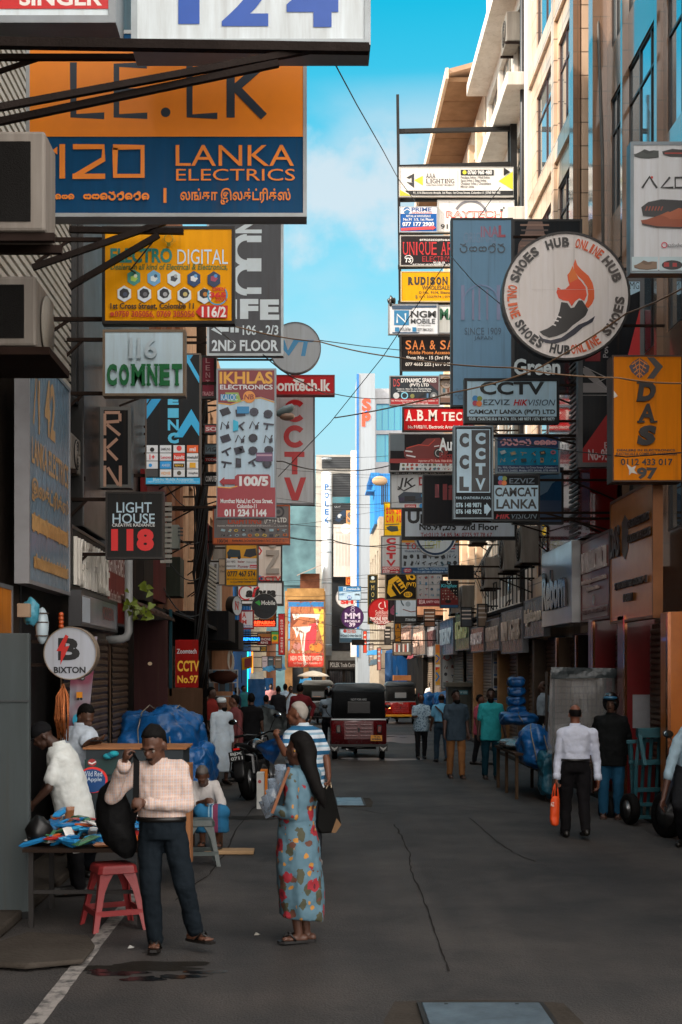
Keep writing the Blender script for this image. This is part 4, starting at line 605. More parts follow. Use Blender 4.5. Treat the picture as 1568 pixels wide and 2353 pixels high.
S('white electronics sign with red outlined letters half behind the blue board', 1006, 460, 1182, 533, 33.15, 'd2d0ce', [T('RAYTECH', 1026, 485, 1154, 501, 'c83a24', .04), T('RAYTECH', 1028, 487, 1152, 499, 'e0dcd8', -.02), Ri(1082, 500, 38, 6, '6a6a70', 20, 150, 16), R(1150, 480, 1156, 486, '3a3a3a'), R(1156, 475, 1160, 480, '5a5a5a'), T('91 2/8', 1013, 515, 1065, 526, '2a2a2a', .02)], fr='b8b4b0', fw=.015, d=.06, group=GT)
S('black electronics sign with big red lettering on the tall frame', 920, 541, 1120, 611, 33.1, '242022', [T('UNIQUE ARCADE', 925, 556, 1100, 586, 'a0181c', .0, ser=.7), T('ELECTRONICS', 970, 589, 1060, 601, '8a181c', .0, ser=.7), T('0775252522|0764646687', 965, 549, 1050, 555, 'd0d0d0'), T('TS', 930, 592, 946, 603, 'c8c8c8', .03, sl=.2), Ri(939, 597, 10, 1.5, 'c8c8c8', -60, 150), T('91/18-19,', 996, 601, 1024, 607, 'd0d0d0'), T('ELECTRONIC ARCADE BASEMENT 1st CROSS STREET', 949, 606, 1060, 610, 'c8c8c8')], fr='a8a4a0', fw=.02, d=.06, group=GT)
S('golden yellow wholesale sign with heavy black lettering on the tall frame', 922, 624, 1110, 693, 33.1, 'e0a014', [T('RUDISON EL', 937, 636, 1066, 655, '26221c', .07, ser=.8), T('WHOLESALE DEALERS', 970, 656, 1080, 666, '4a3a18', .02), T('No. 91/4, Electonic Arcade', 972, 669, 1080, 676, '4a3a18'), T('011 2327974 | 0743715834', 964, 679, 1070, 686, '3a3018', .01), Ri(966, 672, 2.5, 1.2, '3a3018'), R(955, 678, 959, 686, '6a5a20')], fr='c8b890', fw=.015, d=.06, group=GT)
S('silver mobile shop sign with blue letter tile sticking out of the tall frame', 893, 699, 1007, 768, 32.4, 'b4b8be', [Pg([(900, 702), (1004, 702), (1004, 707), (950, 707), (946, 711), (902, 711)], '2a4058'), R(906, 713, 940, 747, '1e6690'), L([(913, 742), (913, 722), (932, 740), (932, 720)], 4, 'd8e0e4'), T('NGM', 944, 714, 1002, 730, '26282a', .05), T('MOBILE', 944, 732, 1000, 744, '3a3e42', .02), T('Your World, Upgraded.', 960, 745, 990, 750, '6a7074'), R(908, 752, 918, 762, '1e6690'), T('91 3/16, 3rd Floor', 920, 752, 944, 762, '2a3036'), R(948, 752, 957, 762, '1e6690'), T('077 344 3121', 960, 754, 994, 761, '2a3036'), Pg([(902, 766), (960, 766), (966, 763), (902, 763)], '2a4058')], fr='8a8e92', fw=.015, d=.1)
S('white sign with green letter M beside the silver mobile sign', 1008, 702, 1080, 766, 32.5, 'cfd2d0', [T('MAX', 1011, 709, 1072, 735, '1f6040', .05)], fr='8a8e92', fw=.02, d=.1)
S('black phone accessory sign with orange and white lettering on the tall frame', 922, 772, 1090, 852, 33.1, '1c1a1b', [T('SAA & SAB', 931, 782, 1058, 803, 'c07440', .01, ser=.6), T('Mobile Phone Accessories', 938, 806, 1050, 814, 'c0783c'), T('Shop No - 15 (3rd Floor)', 934, 818, 1050, 828, 'd8d4d0'), T('077 4665 222 | 077 0455 922', 932, 833, 1060, 843, 'd8d4d0')], fr='3a3634', fw=.015, d=.06, group=GT)
q = thing('black_bag', W(901, 697, 32.4), 'black plastic bag caught on the corner of the silver mobile sign', 'bag'); mb = MB(); mb.ell(W(900, 690, 32.45), (.09, .08, .1), M('161616', .35), warp=lambda p: 1+.25*math.sin(5*p.x+3*p.z)); mb.ell(W(898, 697, 32.42), (.04, .05, .1), M('161616', .35)); mb.ell(W(907, 692, 32.5), (.03, .05, .09), M('161616', .35)); mb.build('plastic', q)
# big boards nearer
S('tall plain blue grey board with a faded word and watch marks', 1038, 502, 1178, 934, 23.5, '5c7d96', [T('ORIGINAL', 1090-24, 534, 1140, 558, '627a94', .0), T('INAL', 1105, 520, 1158, 545, '7a5a70', .03), T('L', 1146, 518, 1162, 545, '8a3a48', .04)]+sinh(1056, 556, 1164, 584, '30404c', 5, 12, 3)+[R(1060, 655, 1068, 735, '6b7392'), R(1142, 655, 1150, 735, '6b7392'), Ri(1105, 695, 40, 3, '66789a', 0, 180), R(1085, 665, 1090, 735, '6a6f8c'), R(1100, 660, 1104, 735, '6a6f8c'), R(1118, 665, 1122, 735, '6a6f8c'), T('SINCE 1909', 1068, 753, 1152, 769, '33485a', -.005), T('JAPAN', 1090, 772, 1132, 783, '33485a', -.005), T('Tel. 4521', 1048, 893, 1080, 903, '4a6478'), T('"CHA', 1046, 906, 1085, 918, '4a6478')], fr='1c2024', fw=.025, d=.16, arm=wr, rough=.3, var=.06)
BRK = '5a4238'
S('dark board with a carved temple tower and a green company name', 1179, 505, 1337, 900, 24.2, '15191d', [Pg([(1184, 640), (1192, 560), (1206, 540), (1215, 505), (1246, 505), (1252, 540), (1268, 560), (1275, 640)], BRK)]+[R(1196+2*(k % 2), 515+k*12, 1262-2*(k % 2), 519+k*12, ('74584a', '3a2a26')[k % 2]) for k in range(10)]+[Ci(1210+i*11, 545+j*22, 3, '2a1e1c') for i in range(5) for j in range(4)]+[R(1181, 735, 1205, 775, '9a7a1c'), R(1181, 745, 1190, 755, 'c8c0a8'), R(1190, 755, 1200, 765, 'c8c0a8'), T('Green', 1181, 824, 1288, 862, 'aab6ba', .03)], fr='1a1a1a', fw=.03, d=.14, arm=wr)
flame = [(1322, 595), (1327, 609), (1337, 620), (1353, 634), (1362, 650), (1366, 668), (1366, 686), (1361, 698), (1352, 708), (1344, 703), (1350, 690), (1352, 676), (1350, 660), (1340, 645), (1328, 634), (1320, 622), (1318, 608)]
fl2 = [(1316, 610), (1312, 622), (1304, 632), (1306, 645), (1309, 655), (1300, 664), (1290, 665), (1282, 660), (1279, 672), (1284, 685), (1294, 690), (1307, 692), (1314, 704), (1322, 692), (1332, 685), (1343, 692), (1349, 678), (1346, 660), (1335, 645), (1322, 634)]
shoe = [(1290, 694), (1304, 696), (1312, 708), (1320, 706), (1330, 690), (1338, 690), (1345, 700), (1352, 712), (1346, 726), (1330, 738), (1316, 748), (1302, 762), (1280, 772), (1262, 776), (1248, 770), (1240, 762), (1258, 755), (1272, 746), (1280, 732), (1286, 715)]
sole = [(1238, 768), (1248, 778), (1266, 782), (1290, 776), (1312, 760), (1330, 746), (1350, 738), (1368, 726), (1362, 740), (1340, 752), (1322, 768), (1300, 782), (1276, 790), (1254, 788), (1242, 780)]
ring = []
def arc_text(s, a0, a1, rad, h, col, b, cx=1301, cy=680):
    n = len(s)
    for i, ch in enumerate(s):
        if ch == ' ': continue
        a = R_(a0+(a1-a0)*(i+.5)/n); gv, gf = glyphs(ch, b); wch = abs(R_(a1-a0))/n*rad*(.5 if ch == 'I' else .86)
        ring.append(('g', [(cx+(rad-h/2+h*v)*math.sin(a)+wch*(u-.5)*math.cos(a), cy-(rad-h/2+h*v)*math.cos(a)+wch*(u-.5)*math.sin(a)) for u, v in gv], gf, col))
sh = Sround('big white disc sign ringed with shoe shop lettering round a flaming shoe', 1301, 680, 145, 19, 'c9c4c2', [Pg(fl2, 'd8481e'), Pg(flame, 'dc5a1c'), Pg([(1316, 612), (1306, 632), (1310, 650), (1330, 640)], 'e07020'), Pg(shoe, '25211f'), Pg(sole, '22222e'), L([(1272, 735), (1284, 738)], 3, 'c9c4c2'), L([(1268, 744), (1278, 748)], 3, 'c9c4c2'), L([(1280, 726), (1290, 730)], 3, 'c9c4c2'), L([(1318, 752), (1345, 728), (1362, 708)], 2.5, 'c9c4c2'), R(1222, 665, 1380, 665.5, 'b4b0ae')], rim='262220', d=.16, arm=wr)
for s_, a0, a1, c_, b0 in (('SHOES HUB', 66, 138, '4a423e', .05), ('ONLINE', 142, 175, 'c8582a', .03), ('SHOES HUB', 175, 243, '201e1e', .05), ('ONLINE', 246, 282, 'd05a20', .03), ('SHOES HUB', -75, 4, '25211f', .05), ('ONLINE', 10, 42, 'c8552a', .03), ('HUB', 45, 75, '4a423e', .05)):
    lo = a0
    if (s_, a0) == ('SHOES HUB', 66): s_ = 'SHOES'; a0, a1 = 90, 135
    if s_ in ('SHOES HUB',) and a0 == -75: pass
    arc_text(s_ if a0 not in (175, 142, 246) else s_[::-1], a0, a1, 124, 22, c_, b0) if a0 not in (175, 142, 246, 90) else None
    if a0 in (175, 142, 246, 90):      # lower half reads along the bottom
        n = len(s_)
        for i, ch in enumerate(s_):
            if ch == ' ': continue
            aa = R_(a1-(a1-a0)*(i+.5)/n) if a0 != 90 else R_(a1-(a1-a0)*(i+.5)/n); gv, gf = glyphs(ch, b0); wch = R_(a1-a0)/n*124*(.5 if ch == 'I' else .86); rad = 124; h = 22
            ring.append(('g', [(1301+(rad+h/2-h*v)*math.sin(aa)-wch*(u-.5)*math.cos(aa), 680-(rad+h/2-h*v)*math.cos(aa)-wch*(u-.5)*math.sin(aa)) for u, v in gv], gf, c_))
mb = MB()
for _, p, f_, c_ in ring: mb.add([W(a, b_, 19-.012) for a, b_ in p], f_, M(c_, .4, g=1.4))
mb.build('lettering', sh)
def loafer(x0, y0, x1, y1, c1, c2, c3):
    f = lambda u, v: (x0+(x1-x0)*u, y0+(y1-y0)*v)
    return [Pg([f(0, .55), f(.1, .5), f(.3, .25), f(.42, .05), f(.5, .1), f(.62, .22), f(.8, .15), f(1, .2), f(1, .85), f(.6, 1), f(.25, .95), f(.02, .75)], c1), Pg([f(.3, .25), f(.42, .05), f(.5, .12), f(.62, .25), f(.8, .2), f(.75, .45), f(.5, .5)], c2), L([f(.02, .76), f(.25, .93), f(.6, .98), f(1, .86)], max(1, (y1-y0)*.08), c3)]
S('white shoe poster board with loafers at the right edge', 1451, 328, 1640, 626, 16, 'b6b9bd', loafer(1457, 342, 1514, 364, '2c3230', '1c2020', '14181a')+[Pg([(1522, 348), (1545, 342), (1580, 345), (1580, 360), (1540, 360), (1524, 355)], '231e1e'), L([(1528, 352), (1575, 352)], 3, '8a2a20'), L([(1476, 432), (1493, 406), (1510, 432)], 5, '1c1c1e'), R(1496, 405, 1501, 410, 'a02a28'), L([(1540, 407), (1520, 407+24), (1548, 431)], 5, '1c1c1e'), L([(1580, 408), (1552, 408), (1552, 431), (1580, 431)], 5, '1c1c1e')]+[Pg([(1474, 476), (1490, 464), (1520, 458), (1600, 462), (1600, 492), (1520, 500), (1478, 496)], '1f1e20')]+[L([(1488+i*7, 474), (1484+i*7, 484)], 3, '7a3422') for i in range(6)]+loafer(1473, 484, 1620, 524, '7c3c22', '8c4a2c', '2a1a16')+[Pg([(1526, 494), (1560, 478), (1572, 480), (1568, 494), (1540, 504)], '8e4c30'), Ri(1527, 563, 6, 2.4, 'b04a5a', 0, 360, 14), T('azdoshoes', 1534, 559, 1578, 568, '3c3c40', .0), R(1452, 590, 1512, 622, '9eb0b6'), R(1516, 590, 1640, 622, '9eb0b6')]+loafer(1457, 597, 1510, 620, '6e5a48', '5a4636', '4a3a2e')+[Ci(1545, 609, 24, '1c1a1c', 11), R(1526, 603, 1538, 613, '8c2a28'), R(1546, 604, 1556, 613, '8c2a28')], fr='7d8890', fw=.03, d=.18, arm=wr)
S('black and red sign for number 95A behind the orange sign', 1332, 640, 1478, 1070, 20.6, '17181b', [Pg([(1473, 700), (1477, 690), (1477, 830), (1440, 830)], '9a1518'), Pg([(1333, 1065), (1333, 1040), (1400, 945), (1420, 935), (1477, 935), (1477, 1068), (1334, 1068)], '8f1416'), Pg([(1428, 640), (1472, 640), (1472, 668), (1450, 678), (1428, 668)], '8aa6b6'), T('MG', 1446, 648, 1470, 664, '1c2a34', .0, ser=.7), Pg([(1340, 845), (1352, 845), (1400, 895), (1400, 902), (1340, 902), (1340, 880), (1365, 880), (1340, 858)], '7a7676'), L([(1342, 842), (1395, 868), (1395, 895), (1370, 880), (1395, 868)], 2, '8a8686'), L([(1335, 835), (1335, 908), (1405, 908)], 1.4, '8a8684'), T('EL', 1389, 1016, 1416, 1031, 'b09c9c', 0), T('No-95A', 1352, 1032, 1412, 1058, 'b0a4a4', .02), T('Power', 1386, 770, 1398, 822, '7d7a7c', .02, rot=90), R(1345, 770, 1380, 830, '702024')], fr='5f6062', fw=.05, d=.16, arm=wr, rough=.18)
web = [Pg([(1470, 822), (1486, 832), (1493, 842), (1490, 855), (1470, 870), (1452, 855), (1446, 842), (1454, 832)], '2c2030')]+[L([(1470, 822), (1470, 870)], 2, 'c87412')]+[L([(1452+k*3, 838+k*9), (1470, 826+k*10), (1488-k*3, 838+k*9)], 2.4, 'c87412') for k in range(4)]+[L([(1458, 830), (1470, 868), (1483, 830)], 1.6, 'c87412')]
das = S('orange box sign spelling DAS downwards above number 97', 1408, 817, 1558+10, 1106, 17.6, 'f08a06', web+[Pg([(1487, 821), (1503, 821), (1524, 842), (1503, 870), (1487, 870), (1506, 844)], '231f1e'), Pg([(1409, 895), (1420, 910), (1412, 914), (1409, 913)], 'c8c0b8'), T('DEALERS IN ELECTRONICS', 1418, 1032, 1552, 1037, '2a1c10', .03), T('ELECTRICALS & COMPUTER ACCESSORIES', 1416, 1040, 1556, 1046, '2a1c10', .02), T('0112 433 017', 1427, 1054, 1546, 1069, '201a14', .02), T('97', 1464, 1074, 1511, 1101, '201c1a', .05), Pg([(1440, 1066), (1452, 1074), (1462, 1070), (1458, 1080), (1466, 1090), (1452, 1086), (1446, 1092), (1446, 1080)], 'bcb4ac')], fr='3a2418', fw=.015, d=.3, arm=wr, var=.1)
mb = items_mesh([T('D', 1463, 877, 1512, 922, '231f1e', .06, ser=1.0, sl=.16), T('A', 1464, 927, 1512, 971, '231f1e', .06, ser=1.0, sl=.1), T('S', 1467, 977, 1508, 1023, '231f1e', .07, ser=0, sl=.16)], 17.6, True, off0=.03, relief=.028, mk=lambda c: M(c, .5)); mb.build('raised_letter', das)
flower = lambda x, y, r: [Ci(x-r*.4, y-r*.5, r*.62, '2a72a8'), Ci(x+r*.5, y-r*.45, r*.55, '6f7f2a'), Ci(x-r*.45, y+r*.5, r*.55, '9a2a48'), Ci(x+r*.4, y+r*.6, r*.6, 'c86a28')]
S('pale blue sign with CCTV in heavy black over camera brand names', 1069, 871, 1284, 971, 22, '9cb9ca', [T('CCTV', 1103, 877, 1251, 907, '151a1c', .1), T('EZVIZ', 1111, 918, 1172, 931, '2a3a4a', .01), T('HIK', 1182, 918, 1213, 932, 'a82028', .04, sl=.25), T('VISION', 1213, 918, 1275, 932, '2c3e52', .0, sl=.25), T('CAMCAT LANKA (PVT) LTD', 1078, 941, 1276, 954, '14181a', .04), R(1070, 957, 1283, 970, '14181b'), T('93/8, CHATHURA PLAZA. 076 148 9871 / 076 148 9872', 1078, 959, 1275, 969, 'aec6d2', .02)]+flower(1097, 921, 11), fr='1a1c1e', fw=.035, d=.16, arm=wr)
S('black and pale blue upright sign with CCL and CCTV in two columns', 1044, 979, 1133, 1192, 21.4, '15181b', [R(1050, 986, 1127, 1132, '9cb9ca'), R(1084, 988, 1125, 1130, '15181b')]+[T(c, 1056, 995+i*50, 1078, 1028+i*50, '15181b', .07) for i, c in enumerate('CCL')]+[T(c, 1093, 994+i*35, 1116, 1021+i*35, '9cb9ca', .07) for i, c in enumerate('CCTV')]+[T('93/8, CHATHURA PLAZA.', 1048, 1141, 1129, 1148, '9cb9ca', .02), T('076 148 9871', 1048, 1155, 1106, 1166, 'a6c2d0', .03), T('076 148 9872', 1048, 1170, 1107, 1181, 'a6c2d0', .03), Pg([(1113, 1160), (1118, 1160), (1118, 1155), (1129, 1170), (1118, 1185), (1118, 1180), (1113, 1180)], '9cb9ca')], fr='6a7880', fw=.02, d=.18, arm=wr)
S('teal sign with pink rounded script over tool pictures', 1141, 998, 1286, 1087, 23, '1e80a2', [R(1142, 999, 1285, 1029, '16335c'), R(1142, 1069, 1285, 1086, '17315a')]+sinh(1150, 1004, 1222, 1027, 'd8a0a8', 5, 21, 4)+sinh(1228, 1004, 1280, 1027, 'd8a0a8', 4, 23, 4)+clut(1146, 1032, 1282, 1066, 6, 2, ['7a8a78', '2a3a3e', 'a88a60', 'a0b0b4', '1e4450', 'a06070'], 4, .7)+[T('No. 93/5, Chathura Plaza, 1st Cross Street, Colombo-11', 1145, 1072, 1281, 1077, 'b8ccd8'), T('Tel: 0112 344002  Mobile: 0777 240140, 0778 498888', 1147, 1079, 1280, 1084, 'b8ccd8')], fr='8a9aa2', fw=.02, d=.14, arm=wr)
S('pale blue and black sign with two heavy words and a petal mark', 1133, 1091, 1240, 1197, 21.8, '15181b', [R(1135, 1115, 1239, 1174, '98b6c8'), T('CAMCAT', 1138, 1120, 1236, 1141, '15181b', .07), T('LANKA', 1141, 1147, 1234, 1169, '15181b', .07), T('EZVIZ', 1171, 1099, 1229, 1111, '5a6a78', .01), T('HIK', 1141, 1179, 1174, 1192, '9a1c24', .05, sl=.25), T('VISION', 1174, 1179, 1233, 1192, '6a7a84', .0, sl=.25)]+flower(1155, 1104, 10), fr='1a1c1e', fw=.02, d=.16, arm=wr)
S('large dark blue board with a wave shape behind the two word sign', 1180, 1075, 1294, 1203, 23.6, '143a58', [Pg([(1240, 1095), (1293, 1085), (1293, 1098), (1270, 1110), (1258, 1130), (1240, 1140)], '4a6a80'), Pg([(1200, 1202), (1240, 1150), (1293, 1150), (1293, 1202)], '0f3050')], fr='14181c', fw=.03, d=.14, arm=wr)
S('matt black sign with dull red lower case letters', 973, 1092, 1084, 1205, 26, '1d1d20', [R(1000, 1113, 1009, 1143, '8a3a40'), Pg([(1000, 1112), (1006, 1116), (1010, 1143), (1000, 1140)], '6a2a30'), T('lig', 1018, 1112, 1070, 1160, '701c20', .04)], fr='2a2a2c', fw=.015, d=.2, arm=wr)
S('long pale sign pointing to number 91 on the second floor', 926, 1170, 1188, 1238, 28, 'a9b4be', [T('Unity', 937, 1172, 1030, 1212, '1c1c20', .04), T('No.91,2/5  2nd Floor', 964, 1203, 1146, 1221, '1a1c20', .04), T('Tel:0112 34 85 34/ 0775 97 78 67', 967, 1224, 1131, 1234, '8a2430', .01)], fr='1c1c1e', fw=.05, d=.16, arm=wr)
S('car audio importer sign with a red sports car on dark ground', 895, 996, 1060, 1083, 31, '1c1b1e', [R(896, 998, 930, 1036, '46525a'), Pg([(930, 1050), (928, 1036), (940, 1026), (968, 1020), (980, 1008), (1010, 1006), (1024, 1018), (1030, 1040), (1020, 1052), (980, 1056), (945, 1058)], '5a1c1a'), L([(934, 1030), (962, 1022), (985, 1024), (1000, 1010)], 2, 'a03424'), L([(934, 1046), (955, 1050)], 3, 'b4b8bc'), L([(932, 1036), (948, 1038)], 3, 'b4b8bc'), Ci(1009, 1041, 12, '181818'), Ri(1009, 1041, 8, 2, '8a8e92', 0, 360, 12), L([(998, 1026), (1010, 1024)], 2, 'b4b8bc'), T('Auto', 1009, 1006, 1062, 1036, 'b4bcc2', .04), T('Electronics', 1010, 1040, 1070, 1054, '6a1a1c', .04), Pg([(896, 1054), (1060, 1054), (1060, 1066), (896, 1064)], '7a1e1c'), T('Importers of TV, Radio, Video & Audio Electronics', 962, 1056, 1070, 1063, 'd0b8b4', 0, sl=.2), Pg([(920, 1064), (1060, 1066), (1060, 1082), (918, 1082)], 'a8b0b4')]+clut(922, 1064, 1045, 1081, 12, 2, ['2a2a30', '8a3a30', '3a5a6a', '5a5a5a', '6a6a3a'], 5, .9), fr='8a8a8c', fw=.02, d=.16, arm=wr)
S('grey sign with phone line 077 805 1250 and a radio set above computer brand marks', 898, 1084, 1060, 1168, 31.1, 'a5aaae', [R(899, 1084, 1059, 1090, '1c1c1e'), T('TEL : 077 805 1250 | No. 91/6, 91/7, Electronic', 906, 1085, 1055, 1090, 'c8ccd0', .01), T('JK', 916, 1098, 952, 1126, '1d1d20', .01, sl=.2), L([(915, 1118), (928, 1128), (955, 1114)], 3, '1d1d20'), T('DIAMOND', 963, 1096, 1060, 1116, '8a1c24', .1), Pg([(915, 1140), (928, 1130), (972, 1132), (972, 1156), (918, 1156)], '2a3440'), R(930, 1140, 955, 1152, '1a1a1e'), R(965, 1134, 990, 1148, '1c2c48'), R(918, 1143, 930, 1153, '2a2440'), R(968, 1136, 976, 1142, '3a7a9a'), R(930, 1159, 957, 1166, '9a1c24'), T('Lenovo', 933, 1160, 954, 1165, 'd8d4d4'), Ci(969, 1162, 5, '1f6fa8'), R(899, 1164+3, 1059, 1168, '1c1c1e')], fr='7a7c7e', fw=.02, d=.16, arm=wr)
S('red sign with white initials A B M behind the pale blue CCTV sign', 926, 936, 1090, 991, 32.2, '9c1216', [T('A.B.M', 932, 942, 1006, 967, 'd4ccc8', .03, ser=1), T('TECH', 1014, 947, 1080, 967, 'd0c8c4', .03, ser=1), T('No.91/02/11, Electronic Arcade, Colombo', 938, 977, 1085, 986, 'd4ccc8', .02)], fr='2a1414', fw=.03, d=.12, arm=wr)
S('charcoal and red spare parts sign with pictures of pans and coils', 896, 864, 1010, 931, 33.0, '2c3238', [Pg([(897, 866), (1009, 866), (1009, 900), (985, 880), (970, 866)], '43242a'), R(898, 916, 1009, 930, '8a1c20'), T('DS', 904, 871, 920, 888, 'a83a3a', .0, ser=.6), T('DYNAMIC SPARES', 922, 869, 1003, 879, 'd8d8da', .03), T('(PVT) LTD', 942, 881, 986, 890, 'd8d8da', .03), T('Dealers in : Mixie, Fan, Iron, Washing Machine,', 912, 892, 992, 896, 'c0c4c8'), T('All Types of Rice Cooker & Gas Spare Parts', 914, 897, 990, 901, 'c0c4c8'), T('No. 91/1/2, Electronic arcade, 1st Cross Street, Colombo -11', 900, 919, 1006, 923, 'e0d0d0'), T('Tel : 075 535 5485 / 076 680 1180', 925, 925, 984, 929, 'e0d0d0'), Ci(911, 909, 7, 'a8acb0'), Ri(930, 909, 7, 2.4, '6aa8c0'), Ci(948, 910, 5, '6a6a3a'), L([(960, 914), (970, 906)], 4, '16161a'), Ci(971, 905, 4, '16161a'), R(981, 904, 985, 914, '4a6a8a'), Ci(997, 909, 8, '5a5e62'), Ci(997, 909, 3, 'a0a4a8')], fr='8a8a8c', fw=.02, d=.12, arm=wr)
S('cream cosmetic sign with a round gold monogram', 1011, 861, 1045, 926, 33.2, 'b8aca4', [Ri(1026, 880, 13, 2, '8a6a3a'), T('SHEZMA', 1012, 878, 1042, 887, '4a3c30', .0), T('ASPOR', 1013, 904, 1036, 910, '2a2a2c', .02), R(1012, 914, 1040, 925, '8a6a5a'), R(1018, 892, 1024, 902, '5a7a8a'), R(1028, 892, 1033, 902, '8a5a4a')], fr='7a7068', fw=.02, d=.1, arm=wr)
# farther right
S('yellow car audio sign with red lettering caught in the sun', 883, 1154, 945, 1231, 44, 'e2b81c', [T('SUN SHINE', 887, 1166, 940, 1182, 'c0281c', .05, ser=.5), T('CAR AUDIO', 887, 1184, 940, 1201, 'c0281c', .05, ser=.5), Pg([(888, 1212), (896, 1208), (914, 1209), (916, 1220), (900, 1222), (892, 1218)], '2a3434'), L([(886, 1206), (918, 1204)], 2, '3a3a3a'), R(922, 1208, 940, 1228, '26343c'), Ci(929, 1216, 5, 'c8ccc8')], fr='8a7a3a', fw=.02, d=.14, arm=wr)
S('grey upright sign with CCTV in red above an arrow to 87/1', 877, 1232, 920, 1319, 39, 'a8abae', [T(c, 888, 1236+i*17, 910, 1250+i*17, 'a8242a', .07) for i, c in enumerate('CCTV')]+[R(879, 1302, 919, 1318, 'a02228'), T('HIKVISION', 880, 1303, 917, 1309, 'd8d0d0', .02, sl=.2), R(881, 1310, 896, 1317, 'd0c8c8'), T('87/1', 882, 1311, 895, 1316, 'a02228', .02), L([(898, 1314), (912, 1314)], 2, 'd8d0d0'), Pg([(911, 1311), (917, 1314), (911, 1317)], 'd8d0d0')], fr='7a7c7e', fw=.02, d=.2, arm=wr)
S('gadget wholesaler sign with rows of accessories on a blue base at 87/17', 922, 1232, 1055, 1319, 37.5, '8c98a2', [R(923, 1233, 1054, 1247, 'a8782a'), T('TOP STONE', 931, 1248, 1048, 1262, '9a2024', .03, ser=.8), T('Wholesale & Retail Dealers in Mobile Accessories Items', 930, 1264, 1045, 1269, '3a4a60'), R(923, 1304, 1054, 1318, '17446e'), Ci(937, 1311, 10, '8a2030', 6), T('87/17', 930, 1308, 944, 1314, 'd8c8cc'), T('Crystal Plaza, 1st Cross Street, Colombo-11', 960, 1305, 1050, 1310, 'a8c0d0'), T('Tel: 011-2451100 / 0777552616 / 0777836360', 950, 1312, 1050, 1316, 'a8c0d0')]+clut(925, 1271, 1053, 1302, 9, 2, ['1c1e22', '2a2c30', '3a5a6a', '26282c'], 8, .8), fr='5a6066', fw=.02, d=.14, arm=wr)
Sround('round white lamp shop sign ringed in navy half hidden by the second floor sign', 1001, 1230, 47, 33.6, 'c2ced6', [Ri(1001, 1230, 43, 5, '1c3450', 0, 360, 40), T('DREAM', 976, 1224, 1018, 1243, '2a78b0', .02), T('LIGHT', 977, 1243, 1013, 1260, 'a8b024', -.01)], rim='c8d0d4', d=.2, arm=wr)
S('black sign with a yellow hand holding a phone and oval 83/3', 886, 1316, 958, 1378, 43, '1d1b19', [Pg([(893, 1334), (912, 1322), (917, 1330), (903, 1340), (900, 1352), (911, 1368), (898, 1372), (890, 1362)], 'd6a81c'), L([(902, 1338), (920, 1364), (934, 1352), (914, 1325)], 3, 'd6a81c'), L([(912, 1338), (922, 1332)], 5, 'd6a81c'), L([(916, 1345), (927, 1338)], 5, 'd6a81c'), L([(921, 1351), (931, 1345)], 5, 'd6a81c'), Ci(938, 1366, 10, 'd6a81c', 6.5), T('83/3', 931, 1362, 945, 1370, '1d1b19', .02), T('IO', 934, 1318, 955, 1333, 'd6a81c', .06, sl=-.3), T('(PVT)', 934, 1338, 956, 1350, 'd6a81c', .05)], fr='8a7a5a', fw=.025, d=.16, arm=wr)
S('faded white jewellery board of four picture squares with a maroon strip', 958, 1318, 1016, 1393, 41.5, '86888c', [R(959, 1376, 1015, 1392, '74202a'), T('83A', 963, 1378, 978, 1388, 'c8b8bc', .02), T('UNITY GOLD', 980, 1380, 1014, 1386, 'c8b8bc'), R(985, 1319, 986, 1375, '5a5c60'), R(959, 1343, 1015, 1344, '5a5c60')]+clut(960, 1320, 1014, 1374, 4, 4, ['24262a', '30343c', '5a6a72', '2a5a7a', '8a2a2c'], 14, .6), fr='5a5c5e', fw=.015, d=.08, arm=wr)
S('dark lamp sign with slanting teal lettering and rows of bulbs', 1012, 1334, 1054, 1397, 40.3, '1a1a1d', [Pg([(1013, 1352), (1030, 1350), (1053, 1375), (1053, 1390), (1013, 1390)], '5c1a1a'), T('Kinglux', 1014, 1342, 1051, 1352, '3a8a9a', .03, sl=.2), Ri(1032, 1338, 4, 1.4, '8aa0a0'), R(1013, 1390, 1053, 1396, '17446a'), Ci(1030, 1382, 7, '101012', 4)]+clut(1015, 1354, 1052, 1380, 6, 4, ['a8a49c', '8a8a84', 'b8b4a0', '1a1a1d'], 6, .6), fr='3a3c3e', fw=.015, d=.14, arm=wr)
S('small blank black board hung from a thin rod', 1031, 1299, 1089, 1331, 30, '141414', [], fr='0f0f0f', fw=.015, d=.06, arm=wr)
S('white led screen with a dark caption strip', 908, 1373, 958, 1432, 47, 'a4b4c2', [R(909, 1416, 957, 1431, '1c1e20'), T('STORM MEDIA', 932, 1421, 956, 1427, 'a8b4bc', .02), L([(920, 1374), (924, 1386), (928, 1392)], 3, '28404e'), L([(926, 1400), (945, 1406), (957, 1404)], 2, '6a3a40'), R(909, 1408, 914, 1411, '3aa8b0'), Ci(938, 1388, 6, '7a8a98')], fr='1c1e20', fw=.03, d=.2, arm=wr)
Sround('red round phone repair sign at 59/B3', 877, 1405, 31, 51, '8c1e20', [T('SoftBank', 863, 1402, 895, 1412, 'c8a8a4', 0), T('Cellular service', 863, 1412, 893, 1417, 'b89490'), T('PHONE REPAIR', 851, 1418, 903, 1426, 'd8ccca', .04), T('SOLUTIONS', 859, 1427, 895, 1434, 'd8ccca', .04), T('59/B3', 867, 1437, 886, 1446, 'd8ccca', .04), Ri(878, 1392, 7, 2, 'd0bab8', 100, 300), L([(884, 1382), (886, 1396)], 2, 'd0bab8')], rim='4a1416', arm=4.9)
S('dark iron screen with a dull pink figure 6', 893, 1378, 916, 1426, 48.5, '201a1c', [T('6', 897, 1390, 911, 1413, '8a3a58', .07)]+[R(894+i*3, 1380, 895+i*3, 1425, '3a3034') for i in range(7)], fr='161214', fw=.03, d=.1, arm=4.9)
